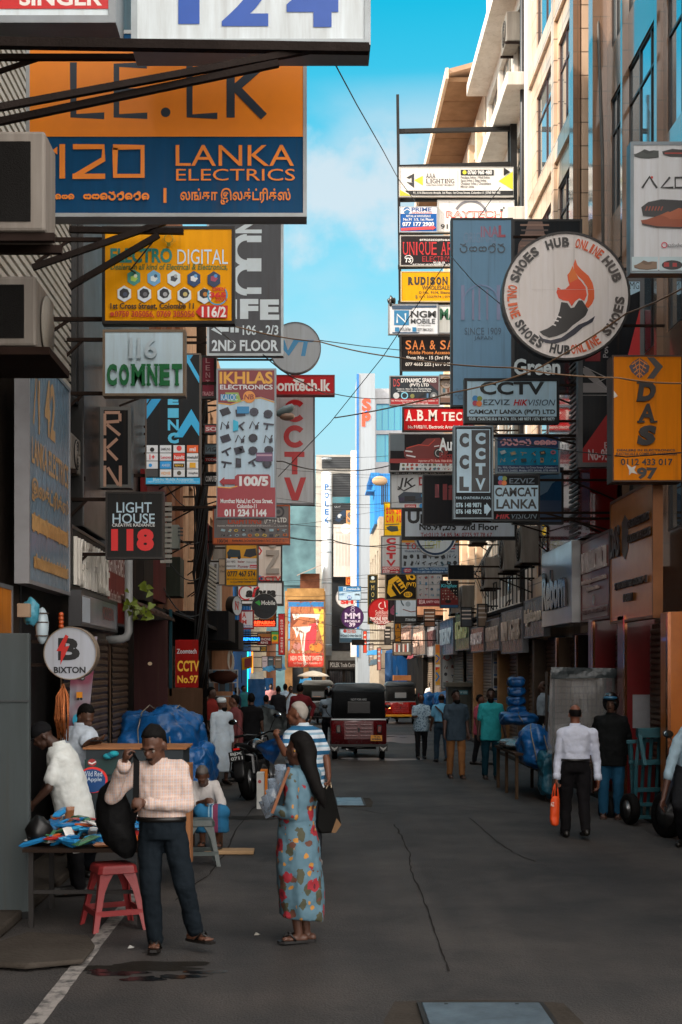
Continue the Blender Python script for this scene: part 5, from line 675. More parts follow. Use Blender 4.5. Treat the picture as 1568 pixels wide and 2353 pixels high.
S('black and gold upright sign with a letter column under a white ball', 846, 1321, 868, 1434, 55, '1a201f', [Ci(857, 1328, 4, 'b4c4cc'), T('NEW', 851, 1334, 863, 1339, '9a8a50')]+[T(c, 853, 1345+i*16, 861, 1356+i*16, '9a8a50', 0, ser=.6) for i, c in enumerate('MOON')], fr='6a5a2a', fw=.025, d=.16, arm=4.6)
S('small blue computer sign with white first word and oval 39', 778, 1347, 830, 1379, 61, '9ab2c2', [R(779, 1348, 829, 1359, '1a6090'), R(789, 1349, 796, 1358, 'c8d8e0'), T('it', 790, 1350, 795, 1357, '1a6090', .03), T('genius.lk', 798, 1350, 828, 1358, 'd0dce4', .02), T('HHL', 816, 1364, 828, 1368, '1c1c1e', .04), T('GNET', 780, 1364, 792, 1368, '1a6090'), Ci(803, 1373, 5, '1f5a9a'), T('39', 799, 1370, 807, 1376, 'd8e0e8', .03)], fr='6a7a86', fw=.02, d=.14, arm=4.6)
Sround('white disc sign with red letters behind the small blue computer sign', 796, 1373, 24, 62, 'd2ccc8', [T('SH', 783, 1378, 812, 1388, 'c0281c', .06)], rim='8a8480', arm=4.6)
Sround('purple round mobile sign numbered 39', 810, 1418, 26, 60, '3c2348', [T('MM', 793, 1408, 828, 1422, 'c0b4c8', .04), T('MOBILE', 793, 1425, 828, 1430, 'c8bccc', .05), T('39', 803, 1431, 817, 1440, 'c8bccc', .04), Ri(811, 1402, 4, 1.2, 'b0a4b8'), L([(807, 1396), (811, 1393), (815, 1396)], 2, 'b0a4b8')], rim='2a1a34', arm=4.6)
S('small pale tech sign under the purple round sign', 781, 1445, 832, 1476, 59, '8fa4b0', [T('I.TECH VISION', 798, 1447, 818, 1455, 'a04a30', .03), Ci(793, 1450, 4, '8a2a24'), R(782, 1466, 831, 1475, '2a4656')]+sinh(783, 1457, 830, 1464, '1c2a34', 9, 31), fr='5a6a74', fw=.02, d=.14, arm=4.6)
S('black shop lamp box below the pale tech sign', 809, 1470, 838, 1482, 57, '1a1614', [], fr='141210', fw=.02, d=.2, arm=4.6)
S('orange upright shop sign beside the led screen', 907, 1432, 922, 1475, 48, 'b0762a', [T('A', 911, 1434, 919, 1446, '26201a', .06), T('Lig', 909, 1460, 921, 1470, '26201a', .02)], fw=.02, arm=wr)
S('white board of phone repair pictures beside the roller shutters', 1131, 1484, 1178, 1640, 34.5, '9a9ea0', [R(1134, 1488, 1176, 1496, '8a2a2a'), T('Mobile Repair', 1136, 1489, 1174, 1495, 'd8d0d0')]+[q for i, c in enumerate(('6a6e70', '7a7c88', '2a2422', '1c2226')) for q in (R(1135, 1502+i*28, 1176, 1520+i*28, c), R(1135, 1521+i*28, 1176, 1525+i*28, '2c4a78'))]+clut(1136, 1502, 1175, 1520, 4, 2, ['2a2c2e', '4a4c4e', '8a8c8e'], 3)+[T(t_, 1156, 1618+i*6, 1175, 1621+i*6, '5a7080') for i, t_ in enumerate(('Mobile LCD', 'Mobile Glass', 'Headphones'))], fr='6a6c6e', fw=.02, d=.06, arm=None, name='poster_board')
S('pale grey board with a red star loop over watch pictures', 1015, 1486, 1069, 1582, 46, '8d9294', [Ri(1028, 1510, 7, 2.4, '8a3a38', 0, 360), L([(1018, 1514), (1030, 1496), (1038, 1514)], 2.6, '8a3a38'), T('UNITY', 1040, 1496, 1062, 1502, '6a3a3a', .03), T('GOLD', 1041, 1504, 1060, 1511, '6a3a3a', .03)]+clut(1018, 1524, 1066, 1578, 3, 3, ['3a5a6a', '2a2c30', '6a3434'], 3, .6), fr='6a6e70', fw=.03, d=.08, arm=None, name='poster_board')
S('bright yellow and blue poster strip in the sun beside the pale grey board', 1000, 1480, 1012, 1575, 47, 'd8a040', [R(1001, 1482, 1011, 1500, 'c06a20'), L([(1002, 1505), (1010, 1512), (1003, 1522)], 3, '1f5aa8'), R(1001, 1527, 1011, 1533, 'e0e0dc'), T('F', 1002, 1533, 1009, 1540, 'c02a28', .05), L([(1003, 1545), (1009, 1555), (1002, 1565)], 4, '2a70b0')], fw=.015, d=.06, name='poster_board', fr='c8c0b0')
# shop fascias along the right wall
RS = 'c4b6a8'
wall_sign('copper brown mirror board with raised dealer lettering and a garland', 18.0, 20.55, 2.85, 4.75, 4.75, 1, 'f0984e', [T('DAS', 8, 42, 68, 90, '22120c', .05), Pg([(75, 40), (95, 30), (115, 40), (115, 85), (95, 98), (75, 85)], '2a1610'), T('DEALERS IN ELECTRONICS', 122, 42, 240, 54, '22120c', .02), T('ELECTRICALS & COMPUTER ACCESSORIES', 122, 64, 248, 76, '22120c', .02), T('97, FIRST CROSS STREET, COLOMBO - 11', 40, 130, 230, 142, '22120c', .02), T('0112-433017', 95, 150, 150, 162, '22120c', .02)], 255, 190, fr='7a4a24', rough=.2, relief=.03, metal=.3)
wall_sign('dull red board of an electrical shop with raised pale letters', 20.75, 22.9, 2.95, 4.35, 4.78, 1, '84403a', [T('ASIAN ELECTRICAL', 10, 22, 205, 58, 'b8aca8', .0), T('Distributors & Suppliers of H.T. & L.T. Electrical Goods', 15, 70, 200, 79, 'b09a94'), T('Specialist & Retail Dealers', 55, 84, 150, 92, 'b09a94'), Ci(100, 106, 9, 'b8b0ac'), R(12, 118, 204, 136, '8a7470'), T('No.95, First Cross Street, Colombo 11', 20, 122, 195, 129, '5a3c38')], 215, 140, fr='5a2c28', rough=.2, relief=.03)
rb = thing('sign_board', (4.7, 22.95, 0), 'mirror white box fascia with fat black and chrome lettering', 'sign', 'shop boards along the walls')
q = MB(); q.box((4.62, 22.95, 2.95), (5.2, 25.9, 4.4), M('b2b4b6', .1, .15, var=.1)); q.build('box_panel', rb, bevel=.01)
def side_text(parent, s, y0, y1, z0, z1, x, mat, th=.04, b=.05):
    gv, gf = glyphs(s, b); mb = MB(); a = [(x, y1+(y0-y1)*u, z0+(z1-z0)*v) for u, v in gv]; n = len(a)
    mb.add(a, gf, mat); mb.add([(p[0]+th, p[1], p[2]) for p in a], gf, mat); cnt = {}
    for f in gf:
        for i in range(len(f)): cnt[(f[i], f[(i+1) % len(f)])] = 1
    mb.add(a+[(p[0]+th, p[1], p[2]) for p in a], [(e[0], n+e[0], n+e[1], e[1]) for e in cnt if (e[1], e[0]) not in cnt], mat); return mb.build('lettering', parent)
side_text(rb, 'Reborn', 23.3, 25.6, 3.25, 4.0, 4.57, M('2a2526', .1, .8))
for i, (y0, y1, z0, z1, bg, tx, c) in enumerate(((26.2, 28.6, 2.8, 3.6, '26221f', 'lightzone', 'b8a894'), (28.8, 32.0, 2.5, 3.5, '3a3532', 'NEW LIGHTS', 'a8988a'), (32.3, 34.8, 2.6, 3.4, '2c2826', 'PRASAD ELECTRICALS', 'a09084'), (35.2, 38, 2.6, 3.3, '6a3030', 'SERVICES', 'b8b0b0'), (38.4, 42, 2.7, 3.9, '4a6a4a', 'LIGHTS', 'b8c08a'), (42.6, 47, 2.6, 3.8, '3a6a8a', 'THE SHOP', 'c0d0d8'), (47.6, 52, 2.6, 3.9, '8a8a8c', 'UNIVERSAL', '4a2a28'), (53, 59, 2.7, 4.0, '6a5a50', 'CROWN', 'c0a090'), (60, 68, 2.8, 4.2, '5a4038', 'GIFT CENTRE', 'b09080'))):
    wall_sign(('black','charcoal wide','dark brown','red','green','blue','silver','brown','rust brown')[i]+' shop fascia with '+('chrome letters beside the mirror white box','raised letters and a round badge','thin pale letters','white letters over a blue ledge','yellow letters','white letters in the sun','mirror letters','shining letters','letters far down the street')[i], y0, y1, z0, z1, 4.72, 1, bg, [T(tx, 12, 22, 12+(y1-y0)*76, 64, c, .03)], (y1-y0)*90, 90, relief=.03, rough=.25)
# ---------------- people ----------------
CLD = bpy.data.textures.new('cloth_folds', 'CLOUDS'); CLD.noise_scale = .11; CLD.noise_depth = 2
CLD2 = bpy.data.textures.new('crumple', 'CLOUDS'); CLD2.noise_scale = .3; CLD2.noise_depth = 4
def plaid(t, b):
    tcn = node(t, 'ShaderNodeTexCoord'); sp = node(t, 'ShaderNodeSeparateXYZ'); link(t, tcn, 'Object', sp, 0); cur = None
    base = (.5, .35, .285, 1)
    for ch, fr_, ph, wd, col in ((0, 22, 0, .22, (.56, .47, .42, 1)), (0, 22, .5, .1, (.38, .45, .55, 1)), (2, 22, 0, .2, (.54, .44, .39, 1)), (2, 22, .5, .08, (.4, .45, .53, 1)), (0, 22, .25, .06, (.7, .5, .42, 1))):
        m1 = node(t, 'ShaderNodeMath', operation='MULTIPLY_ADD', i_1=fr_, i_2=ph+20); link(t, sp, ch, m1, 0); m2 = node(t, 'ShaderNodeMath', operation='FRACT'); link(t, m1, 0, m2, 0); m3 = node(t, 'ShaderNodeMath', operation='LESS_THAN', i_1=wd); link(t, m2, 0, m3, 0)
        ms = node(t, 'ShaderNodeMath', operation='MULTIPLY', i_1=.7); link(t, m3, 0, ms, 0); mx = node(t, 'ShaderNodeMixRGB'); mx.inputs[1].default_value = base; mx.inputs[2].default_value = col; link(t, ms, 0, mx, 0)
        if cur: link(t, cur, 0, mx, 1)
        cur = mx
    link(t, cur, 0, b, 'Base Color')
def floral(t, b):
    tcn = node(t, 'ShaderNodeTexCoord'); dn = node(t, 'ShaderNodeTexNoise'); dn.inputs['Scale'].default_value = 22; link(t, tcn, 'Object', dn, 'Vector'); cur = None
    for k, (sc, th, col, loc, st) in enumerate(((9, .3, (.05, .05, .025, 1), (3, 1, 2), (1, 1, .55)), (10, .26, (.10, .035, .02, 1), (.3, 7, 5), (.6, 1, 1)), (7.2, .34, (.26, .012, .022, 1), (0, 0, 0), (1, 1, .9)), (10, .2, (.4, .18, .03, 1), (9, 2, 4), (1, 1, 1)), (7.2, .14, (.10, .004, .012, 1), (0, 0, 0), (1, 1, .9)))):
        mp = node(t, 'ShaderNodeMapping'); mp.inputs['Location'].default_value = loc; mp.inputs['Scale'].default_value = st
        mxv = node(t, 'ShaderNodeMixRGB', blend_type='ADD', i_0=.05); link(t, tcn, 'Object', mxv, 1); link(t, dn, 1, mxv, 2); link(t, mxv, 0, mp, 0)
        v = node(t, 'ShaderNodeTexVoronoi'); v.inputs['Scale'].default_value = sc; link(t, mp, 0, v, 'Vector'); m3 = node(t, 'ShaderNodeMath', operation='LESS_THAN', i_1=th); link(t, v, 'Distance', m3, 0)
        mx = node(t, 'ShaderNodeMixRGB'); mx.inputs[1].default_value = (.075, .15, .195, 1); mx.inputs[2].default_value = col; link(t, m3, 0, mx, 0)
        if cur: link(t, cur, 0, mx, 1)
        cur = mx
    link(t, cur, 0, b, 'Base Color')
def bands(cols, f, ch=2, ph=0):
    def fn(t, b):
        tcn = node(t, 'ShaderNodeTexCoord'); sp = node(t, 'ShaderNodeSeparateXYZ'); link(t, tcn, 'Object', sp, 0); m1 = node(t, 'ShaderNodeMath', operation='MULTIPLY_ADD', i_1=f, i_2=ph+20); link(t, sp, ch, m1, 0); m2 = node(t, 'ShaderNodeMath', operation='FRACT'); link(t, m1, 0, m2, 0)
        r = node(t, 'ShaderNodeValToRGB'); r.color_ramp.interpolation = 'CONSTANT'; e = r.color_ramp.elements; n = len(cols); e[0].color = hx(cols[0][1]); e[1].position = cols[1][0]; e[1].color = hx(cols[1][1])
        for c in cols[2:]: x = e.new(c[0]); x.color = hx(c[1])
        link(t, m2, 0, r, 0); link(t, r, 0, b, 'Base Color')
    return fn
CLOTH = lambda h, g=1.3: M(h, .85, var=.18, scale=6, bump=.25, bs=16, g=g)
PLAID = pattern('plaid_cloth', plaid, .85); FLORAL = pattern('floral_cloth', floral, .75)
POLO = pattern('striped_knit', bands([(0, '1f5f86'), (.33, 'c8d2da'), (.62, '86a8bc'), (.8, 'c8d2da')], 7.5), .85)
SAR = pattern('striped_sarong', bands([(0, '1f6a94'), (.55, '8ab0c4'), (.6, '1f6a94'), (.68, 'b0c0cc'), (.72, '7a3050'), (.9, '1f5a84')], 3.2, 0, .3), .85)
PRINTB = pattern('printed_cotton', lambda t, b: (lambda tcn, v, r: (setattr(v.inputs['Scale'], 'default_value', 26), link(t, tcn, 'Object', v, 'Vector'), link(t, v, 0, r, 0), setattr(r.color_ramp.elements[0], 'color', hx('3f5f78')), setattr(r.color_ramp.elements[1], 'color', hx('9ab4c4')), setattr(r.color_ramp.elements[0], 'position', .25), setattr(r.color_ramp.elements[1], 'position', .45), link(t, r, 0, b, 'Base Color')))(node(t, 'ShaderNodeTexCoord'), node(t, 'ShaderNodeTexVoronoi'), node(t, 'ShaderNodeValToRGB')), .85)
HAIRB = M('12100f', .7, g=.9, bump=.12, bs=220); HAIRW = M('a39c94', .6, bump=.15, bs=200, g=1.1); HAIRG = M('5a5450', .6, bump=.15, bs=200); EYEW = M('8a827a', .5, g=.8); EYEB = M('0e0a08', .15)
def limb(mb, a, b, ra, rb, mat, k=4):
    a = Vector(a); b = Vector(b); mb.tube([a.lerp(b, i/k) for i in range(k+1)], [ra+(rb-ra)*i/k for i in range(k+1)], mat, 12); mb.ell(a, (ra,)*3, mat, n=12, k=8); mb.ell(b, (rb,)*3, mat, n=12, k=8)
def hand(mb, wr, d, pn, curl, mat, s=1.0, flip=1, fingers=True):
    d = d.normalized(); pn = (pn-d*pn.dot(d)).normalized(); wv = d.cross(pn)*flip; ax = Matrix((wv, d, pn)).transposed()
    mb.ell(wr+d*.045*s, (.042*s, .055*s, .02*s), mat, ax=ax, n=12, k=8)
    for i, ln in enumerate((.066, .076, .07, .055)):
        p = wr+d*(.082 if i in (1, 2) else .076)*s+wv*(.031-i*.0205)*s; c = curl*(1+.12*i); q = p+(d*math.cos(c)+pn*math.sin(c))*ln*.5*s; r = q+(d*math.cos(2*c)+pn*math.sin(2*c))*ln*.5*s
        mb.tube([p-d*.02*s, p, q, r], [.0095*s, .0095*s, .009*s, .0075*s], mat, 8); mb.ell(r, (.0075*s,)*3, mat, n=8, k=6)
    p = wr+d*.025*s+wv*.034*s; q = p+(wv*.75+d*.65+pn*.25).normalized()*.034*s; r = q+(wv*.2+d+pn*(.3+curl*.6)).normalized()*.03*s
    mb.tube([p, q, r], [.013*s, .011*s, .009*s], mat, 8); mb.ell(r, (.009*s,)*3, mat, n=8, k=6)
def ringp(c, u, v, ru, rv, n=18): return [c+u*(ru*math.cos(2*math.pi*i/n))+v*(rv*math.sin(2*math.pi*i/n)) for i in range(n)]
def soft(o, vox, it=4, disp=0, tex=None, sub=0):
    r = o.modifiers.new('one_skin', 'REMESH'); r.mode = 'VOXEL'; r.voxel_size = vox; r.use_smooth_shade = True
    if it: m_ = o.modifiers.new('soften', 'SMOOTH'); m_.factor = .5; m_.iterations = it
    if disp: d = o.modifiers.new('folds', 'DISPLACE'); d.texture = tex or CLD; d.texture_coords = 'LOCAL'; d.strength = disp; d.mid_level = .5
    return o
def gen(fx, fy, top, yaw=0, stride=.0, armL=(0, 8, 12), armR=(0, 8, 12), lean=0, Y=None, nod=0, hyaw=None):
    """a standing or walking skeleton: feet at picture point (fx, fy), crown at height 'top'; yaw 0 looks at the camera"""
    Y = Y or GY(fy); base = W(fx, fy, Y) if fy < 9000 else None; base.z = max(base.z, 0.0); zt = W(fx, top, Y).z; H = zt-base.z; s = H/1.7; y = R_(yaw)
    f = Vector((math.sin(y), -math.cos(y), 0)); l = Vector((f.y*-1, f.x, 0)); up = Vector((0, 0, 1)); P = lambda a, b, c: base+l*a*s+f*b*s+up*c*s
    bf = lean; J = dict(H=H, s=s, f=f, l=l)
    J['hip'] = P(0, 0, .90); J['neck'] = P(0, bf*.55, 1.435-abs(bf)*.12); J['head'] = P(0, bf*.72+.015, 1.585-abs(bf)*.2); hy = R_(yaw if hyaw is None else hyaw)
    hf = Vector((math.sin(hy), -math.cos(hy), -math.tan(R_(nod)))).normalized(); J['hf'] = hf
    for n, sg, arm, st in (('L', 1, armL, stride), ('R', -1, armR, -stride)):
        J['hip'+n] = P(sg*.095, 0, .88); J['kn'+n] = P(sg*.1, st*.55+.02, .485); J['an'+n] = P(sg*.1, st*(1.0 if st > 0 else .95)-.02, .085+(.05 if st < -.12 else 0)); J['toe'+n] = J['an'+n]+f*.17*s+up*(-.055*s if st >= -.12 else -.085*s)
        sh = P(sg*.172, bf*.5, 1.365-abs(bf)*.1); J['sh'+n] = sh; a, o_, bd = map(R_, arm)
        d1 = (-up*math.cos(a)*math.cos(o_)+f*math.sin(a)+l*sg*math.sin(o_)*math.cos(a)).normalized(); el = sh+d1*.285*s; d2 = (d1*math.cos(bd)+(f*math.cos(a)+up*math.sin(a))*math.sin(bd)-l*sg*.12*math.sin(bd)).normalized(); J['el'+n] = el; J['wr'+n] = el+d2*.25*s; J['hd'+n] = d2; J['hn'+n] = (-l*sg*.8+f*.3).normalized()
    return J
def person(label, J, lo=None, skin='4a2f22', top='8aa0b0', sleeve=.6, bot='1c1e24', hair='short', hairm=None, style='trousers', hem=None, beard=False, tuck=True, vox=.012, cvox=.016, fat=1.0, shoe='15130f', sandal=False, group='people in the street', hcurl=(.5, .5), bald=False, topm=None, botm=None, loc=None, eyes=False, hs=1.0, legs=True, torso=True, nohands=(), cuff=False, legroom=1.0):
    s = J['s']; up = Vector((0, 0, 1)); root = thing('person', loc or (J['hip'].x, J['hip'].y, min(J['anL'].z, J['anR'].z)-.08*s), label, 'person', group)
    sk = M(skin, .5, var=.22, scale=9, g=2.1, bump=.08, bs=60); tm = topm or CLOTH(top); bm_ = botm or CLOTH(bot)
    hf = J['hf']; r = hf.cross(up).normalized(); hu = r.cross(hf).normalized(); ax = Matrix((r, hf, hu)).transposed(); hc = J['head']; hh = s*hs
    H_ = lambda a, b, c: hc+r*a*hh+hf*b*hh+hu*c*hh
    mb = MB(); mb.ell(H_(0, -.008, .02), (.073*hh, .094*hh, .1*hh), sk, ax); mb.ell(H_(0, .03, -.058), (.053*hh, .058*hh, .06*hh), sk, ax); mb.ell(H_(0, .07, -.03), (.045*hh, .03*hh, .05*hh), sk, ax)
    mb.ell(H_(0, .102, -.022), (.014*hh, .02*hh, .026*hh), sk, ax); mb.ell(H_(0, .1, -.04), (.021*hh, .013*hh, .012*hh), sk, ax); mb.ell(H_(0, .082, .018), (.05*hh, .018*hh, .012*hh), sk, ax); mb.ell(H_(0, .088, -.07), (.025*hh, .014*hh, .011*hh), sk, ax); mb.ell(H_(0, .072, -.1), (.022*hh, .02*hh, .018*hh), sk, ax)
    for sg in (1, -1): mb.ell(H_(sg*.076, -.005, -.015), (.012*hh, .022*hh, .034*hh), sk, ax, n=10, k=8)
    limb(mb, H_(0, -.015, -.04), J['neck']-up*.03*s, .056*s, .062*s, sk)
    cdir = (J['shL']-J['shR']).normalized(); hdir = (J['hipL']-J['hipR']).normalized(); spine = (J['neck']-J['hip']); spn = spine.normalized(); fw = cdir.cross(spn); fh = hdir.cross(spn)
    def trunk(m_, mat, g, lo=-.06, hi=1.0, belly=0.0):
        rg = []
        for t, ru, rv in ((min(lo, .0) if lo < .1 else .12, .165 if lo < .1 else .14, .12 if lo < .1 else .1), (.0 if lo < .1 else .17, .172 if lo < .1 else .155, .125 if lo < .1 else .112), (.15 if lo < .1 else .21, .168, .122), (.35, .158, .118), (.6, .172, .122), (.8, .185, .115), (.91, .155, .092), (hi, .072, .066)):
            u = hdir.lerp(cdir, max(0, min(1, t))).normalized(); v = fh.lerp(fw, max(0, min(1, t))).normalized(); bl = belly*max(0, 1-abs(t-.3)/.35)
            rg.append(ringp(J['hip'].lerp(J['neck'], t)-v*bl*.5*s if False else J['hip'].lerp(J['neck'], t), u, v, (ru*fat+g)*s, (rv*fat+g+bl)*s))
        m_.loft(rg, mat)
    trunk(mb, sk, -.012)
    for n, sg in (('L', 1), ('R', -1)):
        limb(mb, J['sh'+n], J['el'+n], .05*s, .04*s, sk); limb(mb, J['el'+n], J['wr'+n], .041*s, .028*s, sk)
        if n not in nohands: hand(mb, J['wr'+n], J['hd'+n] if 'hd'+n in J else (J['wr'+n]-J['el'+n]), J.get('hn'+n, -cdir*sg), hcurl[0 if n == 'L' else 1], sk, s, flip=sg)
        if legs:
            limb(mb, J['hip'+n], J['kn'+n], .078*s, .054*s, sk); limb(mb, J['kn'+n], J['an'+n], .053*s, .036*s, sk); a, t_ = J['an'+n], J['toe'+n]; fd = (t_-a); fd.z = 0; fd.normalize(); hl = a-fd*.05*s+Vector((0, 0, -.05*s)); limb(mb, hl, t_, .034*s, .026*s, sk); limb(mb, a, hl.lerp(t_, .35), .036*s, .034*s, sk); mb.ell(t_-fd*.04*s, (.042*s, .05*s, .022*s), sk)
            if sandal:
                sd = fd.cross(up)
                for k in range(5): mb.ell(t_+fd*(.03-.007*abs(k-1))*s+sd*(k-2)*.018*s*(1 if n == 'L' else 1), (.009*s, .016*s, .011*s), sk, n=8, k=6)
    soft(mb.build('body', root), vox, 3)
    # clothes
    if torso:
        mb = MB(); trunk(mb, tm, .016 if tuck else .03, lo=lo if lo is not None else .13 if tuck else -.32, belly=.03 if fat > 1.05 else 0)
        for n in 'LR':
            limb(mb, J['neck'].lerp(J['sh'+n], .25)-spn*.02*s, J['sh'+n]-spn*.012*s, .058*s, .066*s, tm)
            if sleeve <= 1: e_ = J['sh'+n].lerp(J['el'+n], sleeve); limb(mb, J['sh'+n], e_, .066*s, .068*s, tm)
            else: e_ = J['el'+n].lerp(J['wr'+n], sleeve-1); limb(mb, J['sh'+n], J['el'+n], .066*s, .056*s, tm); limb(mb, J['el'+n], e_, .056*s, .044*s, tm)
        soft(mb.build('shirt', root), cvox, 3, .034*s)
        cb = MB(); cn = J['neck']+spn*.005*s; R1 = ringp(cn-spn*.035*s, cdir, fw, .082*s, .078*s); R2 = ringp(cn+spn*.03*s, cdir, fw, .064*s, .068*s); R3 = ringp(cn+spn*.028*s, cdir, fw, .058*s, .062*s); cb.loft([R1, R2, R3], tm, cap=False); cb.build('collar', root)
        if cuff:
            for n in 'LR': cb = MB(); e_ = J['el'+n].lerp(J['wr'+n], sleeve-1) if sleeve > 1 else J['sh'+n].lerp(J['el'+n], sleeve); dd = (J['wr'+n]-J['el'+n]).normalized(); cb.tube([e_-dd*.05*s, e_+dd*.02*s], [.05*s, .05*s], tm, 14); cb.build('cuff', root)
    if style == 'trousers' and legs:
        mb = MB(); lr = legroom; rg = [ringp(J['hip'].lerp(J['neck'], t), hdir, fh, ru*fat*s, rv*fat*s) for t, ru, rv in ((-.1, .172, .132), (.0, .182, .14), (.1, .18, .138), (.21, .176, .136))]; mb.loft(rg, bm_)
        for n in 'LR': limb(mb, J['hip'+n], J['kn'+n], .096*s*lr, .076*s*lr, bm_); e_ = J['kn'+n].lerp(J['an'+n], .98); limb(mb, J['kn'+n], e_, .075*s*lr, .06*s*lr, bm_)
        soft(mb.build('trousers', root), cvox, 3, .028*s)
        bt = MB(); c0 = J['hip'].lerp(J['neck'], .19); bt.loft([ringp(c0-spn*.018*s, hdir, fh, .187*fat*s, .147*fat*s), ringp(c0+spn*.018*s, hdir, fh, .187*fat*s, .147*fat*s)], M('0f0d0c', .4)); bt.build('belt', root) if tuck else None
    elif style in ('dress', 'sarong') and hem is not None:
        mb = MB(); c0 = J['hip'].lerp(J['neck'], .25); n_ = 7; rg = []; hemc = (J['anL']+J['anR'])/2
        for i in range(n_+1):
            t = i/n_; c = Vector((c0.x+(hemc.x-c0.x)*t, c0.y+(hemc.y-c0.y)*t, c0.z+(hem-c0.z)*t)); g = (.168+.03*math.sin(t*3.14)+.03*t)*fat; rg.append([c+(p-c)*(1+.05*t*math.sin(7*k/18*6.283+t)) for k, p in enumerate(ringp(c, hdir, fh, g*s, (.135+.02*math.sin(t*3.14)+.05*t)*fat*s))])
        mb.loft(rg, bm_); soft(mb.build('skirt' if style == 'sarong' else 'dress_skirt', root), cvox, 2, .03*s)
    # shoes
    if legs:
        for n in 'LR':
            a, t_ = J['an'+n], J['toe'+n]; fd = (t_-a); fd.z = 0; fd.normalize(); mt = M(shoe, .45, g=.9); mb = MB(); sd = fd.cross(up); z0 = Vector((0, 0, 1)); hl = a-fd*.075*s; hl.z = a.z-.082*s; tp = t_+fd*.06*s; tp.z = t_.z-.03*s; up2 = (z0*.9-fd*.0)
            if sandal:
                rg = [[c+sd*w1*s-z0*.0, c-sd*w1*s, c-sd*w1*s+z0*.02*s, c+sd*w1*s+z0*.02*s] for c, w1 in ((hl, .03), (hl.lerp(tp, .2), .04), (hl.lerp(tp, .6), .047), (hl.lerp(tp, .85), .046), (tp, .025))]
                mb.loft(rg, mt, smooth=False); m1 = hl.lerp(tp, .62)
                for q in (1, -1): mb.tube([hl.lerp(tp, .45)+sd*q*.046*s+z0*.02*s, m1+sd*q*.03*s+z0*.075*s, hl.lerp(tp, .82)+z0*.045*s], .009*s, mt, 6)
                mb.build('sandal', root)
            else:
                limb(mb, hl+z0*.045*s, tp+z0*.03*s, .046*s, .034*s, mt); mb.ell(hl.lerp(tp, .65)+z0*.035*s, (.05*s, .05*s, .036*s), mt); soft(mb.build('shoe', root), .014, 2)
    # hair and headgear
    hm_ = hairm or HAIRB
    if hair in ('short', 'long'):
        mb = MB(); mb.ell(H_(0, -.012, .026), (.078*hh, .1*hh, .106*hh), hm_, ax, n=28, k=18, warp=lambda p: (1.03+.03*math.sin(9*p.x+7*p.z)) if p.z > .12+.62*p.y-(.75 if p.y < .1 else .0)*max(0, .35-p.y) else .8); mb.build('hair', root)
    if hair == 'bald':
        mb = MB(); mb.ell(H_(0, -.012, .02), (.077*hh, .099*hh, .103*hh), hm_, ax, n=28, k=18, warp=lambda p: 1.02 if (-.55 < p.z < .45 and p.y < .25) else .8); mb.build('hair', root)
    if hair == 'kufi':
        mb = MB(); mb.loft([ringp(H_(0, -.012, c), r, hf, a*hh, b_*hh) for c, a, b_ in ((.03, .077, .1), (.075, .079, .1), (.115, .066, .084), (.128, .03, .04))], CLOTH('bcc6cc')); mb.build('cap', root)
    if hair == 'cap':
        mb = MB(); m_ = CLOTH('141416'); mb.ell(H_(0, -.01, .035), (.082*hh, .104*hh, .1*hh), m_, ax, warp=lambda p: 1.03 if p.z > -.1-.5*max(0, -p.y) else .8, n=24, k=16); mb.ell(H_(0, .12, .035), (.06*hh, .07*hh, .012*hh), m_, ax); mb.build('cap', root)
    if hair == 'helmet':
        mb = MB(); m_ = M('0d0e10', .18, coat=.5); mb.ell(H_(0, -.012, .03), (.115*hh, .14*hh, .145*hh), m_, ax, n=30, k=20, warp=lambda p: 1.0 if not (p.y > .45 and -.75 < p.z < .22 and abs(p.x) < .75) and p.z > -.85 else .68); mb.build('helmet', root); mb = MB(); mb.ell(H_(0, .07, .09), (.1*hh, .075*hh, .03*hh), M('2a5a78', .1), ax); mb.build('visor', root)
    if beard:
        mb = MB(); mb.ell(H_(0, .045, -.09), (.06*hh, .06*hh, .07*hh), HAIRB, ax, n=16, k=12, warp=lambda p: 1.0 if p.z < .3 else .75); mb.build('beard', root)
    elif eyes: mb = MB(); mb.ell(H_(0, .1, -.056), (.026*hh, .011*hh, .007*hh), HAIRB, ax); mb.build('moustache', root)
    if eyes:
        for sg in (1, -1):
            mb = MB(); mb.ell(H_(sg*.031, .079, -.005), (.013*hh, .011*hh, .008*hh), EYEW, ax, n=10, k=8); mb.ell(H_(sg*.031, .086, -.006), (.006*hh, .006*hh, .006*hh), EYEB, ax, n=8, k=6); mb.build('eye', root); mb = MB(); mb.ell(H_(sg*.031, .092, .02), (.022*hh, .008*hh, .005*hh), HAIRB, ax); mb.build('eyebrow', root)
    return root, H_, ax
def ov(J, Y, **k):
    for a, v in k.items(): J[a] = W(v[0], v[1], Y+(v[2] if len(v) > 2 else 0))
    for n in 'LR':
        if 'wr'+n in k and 'hd'+n not in k: J['hd'+n] = (J['wr'+n]-J['el'+n]).normalized()
    return J
def strap(root, pts, wd, mat, name='strap'):
    mb = MB(); pts = [Vector(p) for p in pts]; n = len(pts); l = []; rr = []
    for i, p in enumerate(pts): d = (pts[min(i+1, n-1)]-pts[max(0, i-1)]).normalized(); u = d.cross(Vector((0, 1, 0))).normalized()*wd/2; l.append(p-u); rr.append(p+u)
    mb.add(l+rr+[p+Vector((0, .012, 0)) for p in l+rr], [(i, i+1, n+i+1, n+i) for i in range(n-1)]+[(2*n+i, 3*n+i, 3*n+i+1, 2*n+i+1) for i in range(n-1)], mat); return mb.build(name, root)
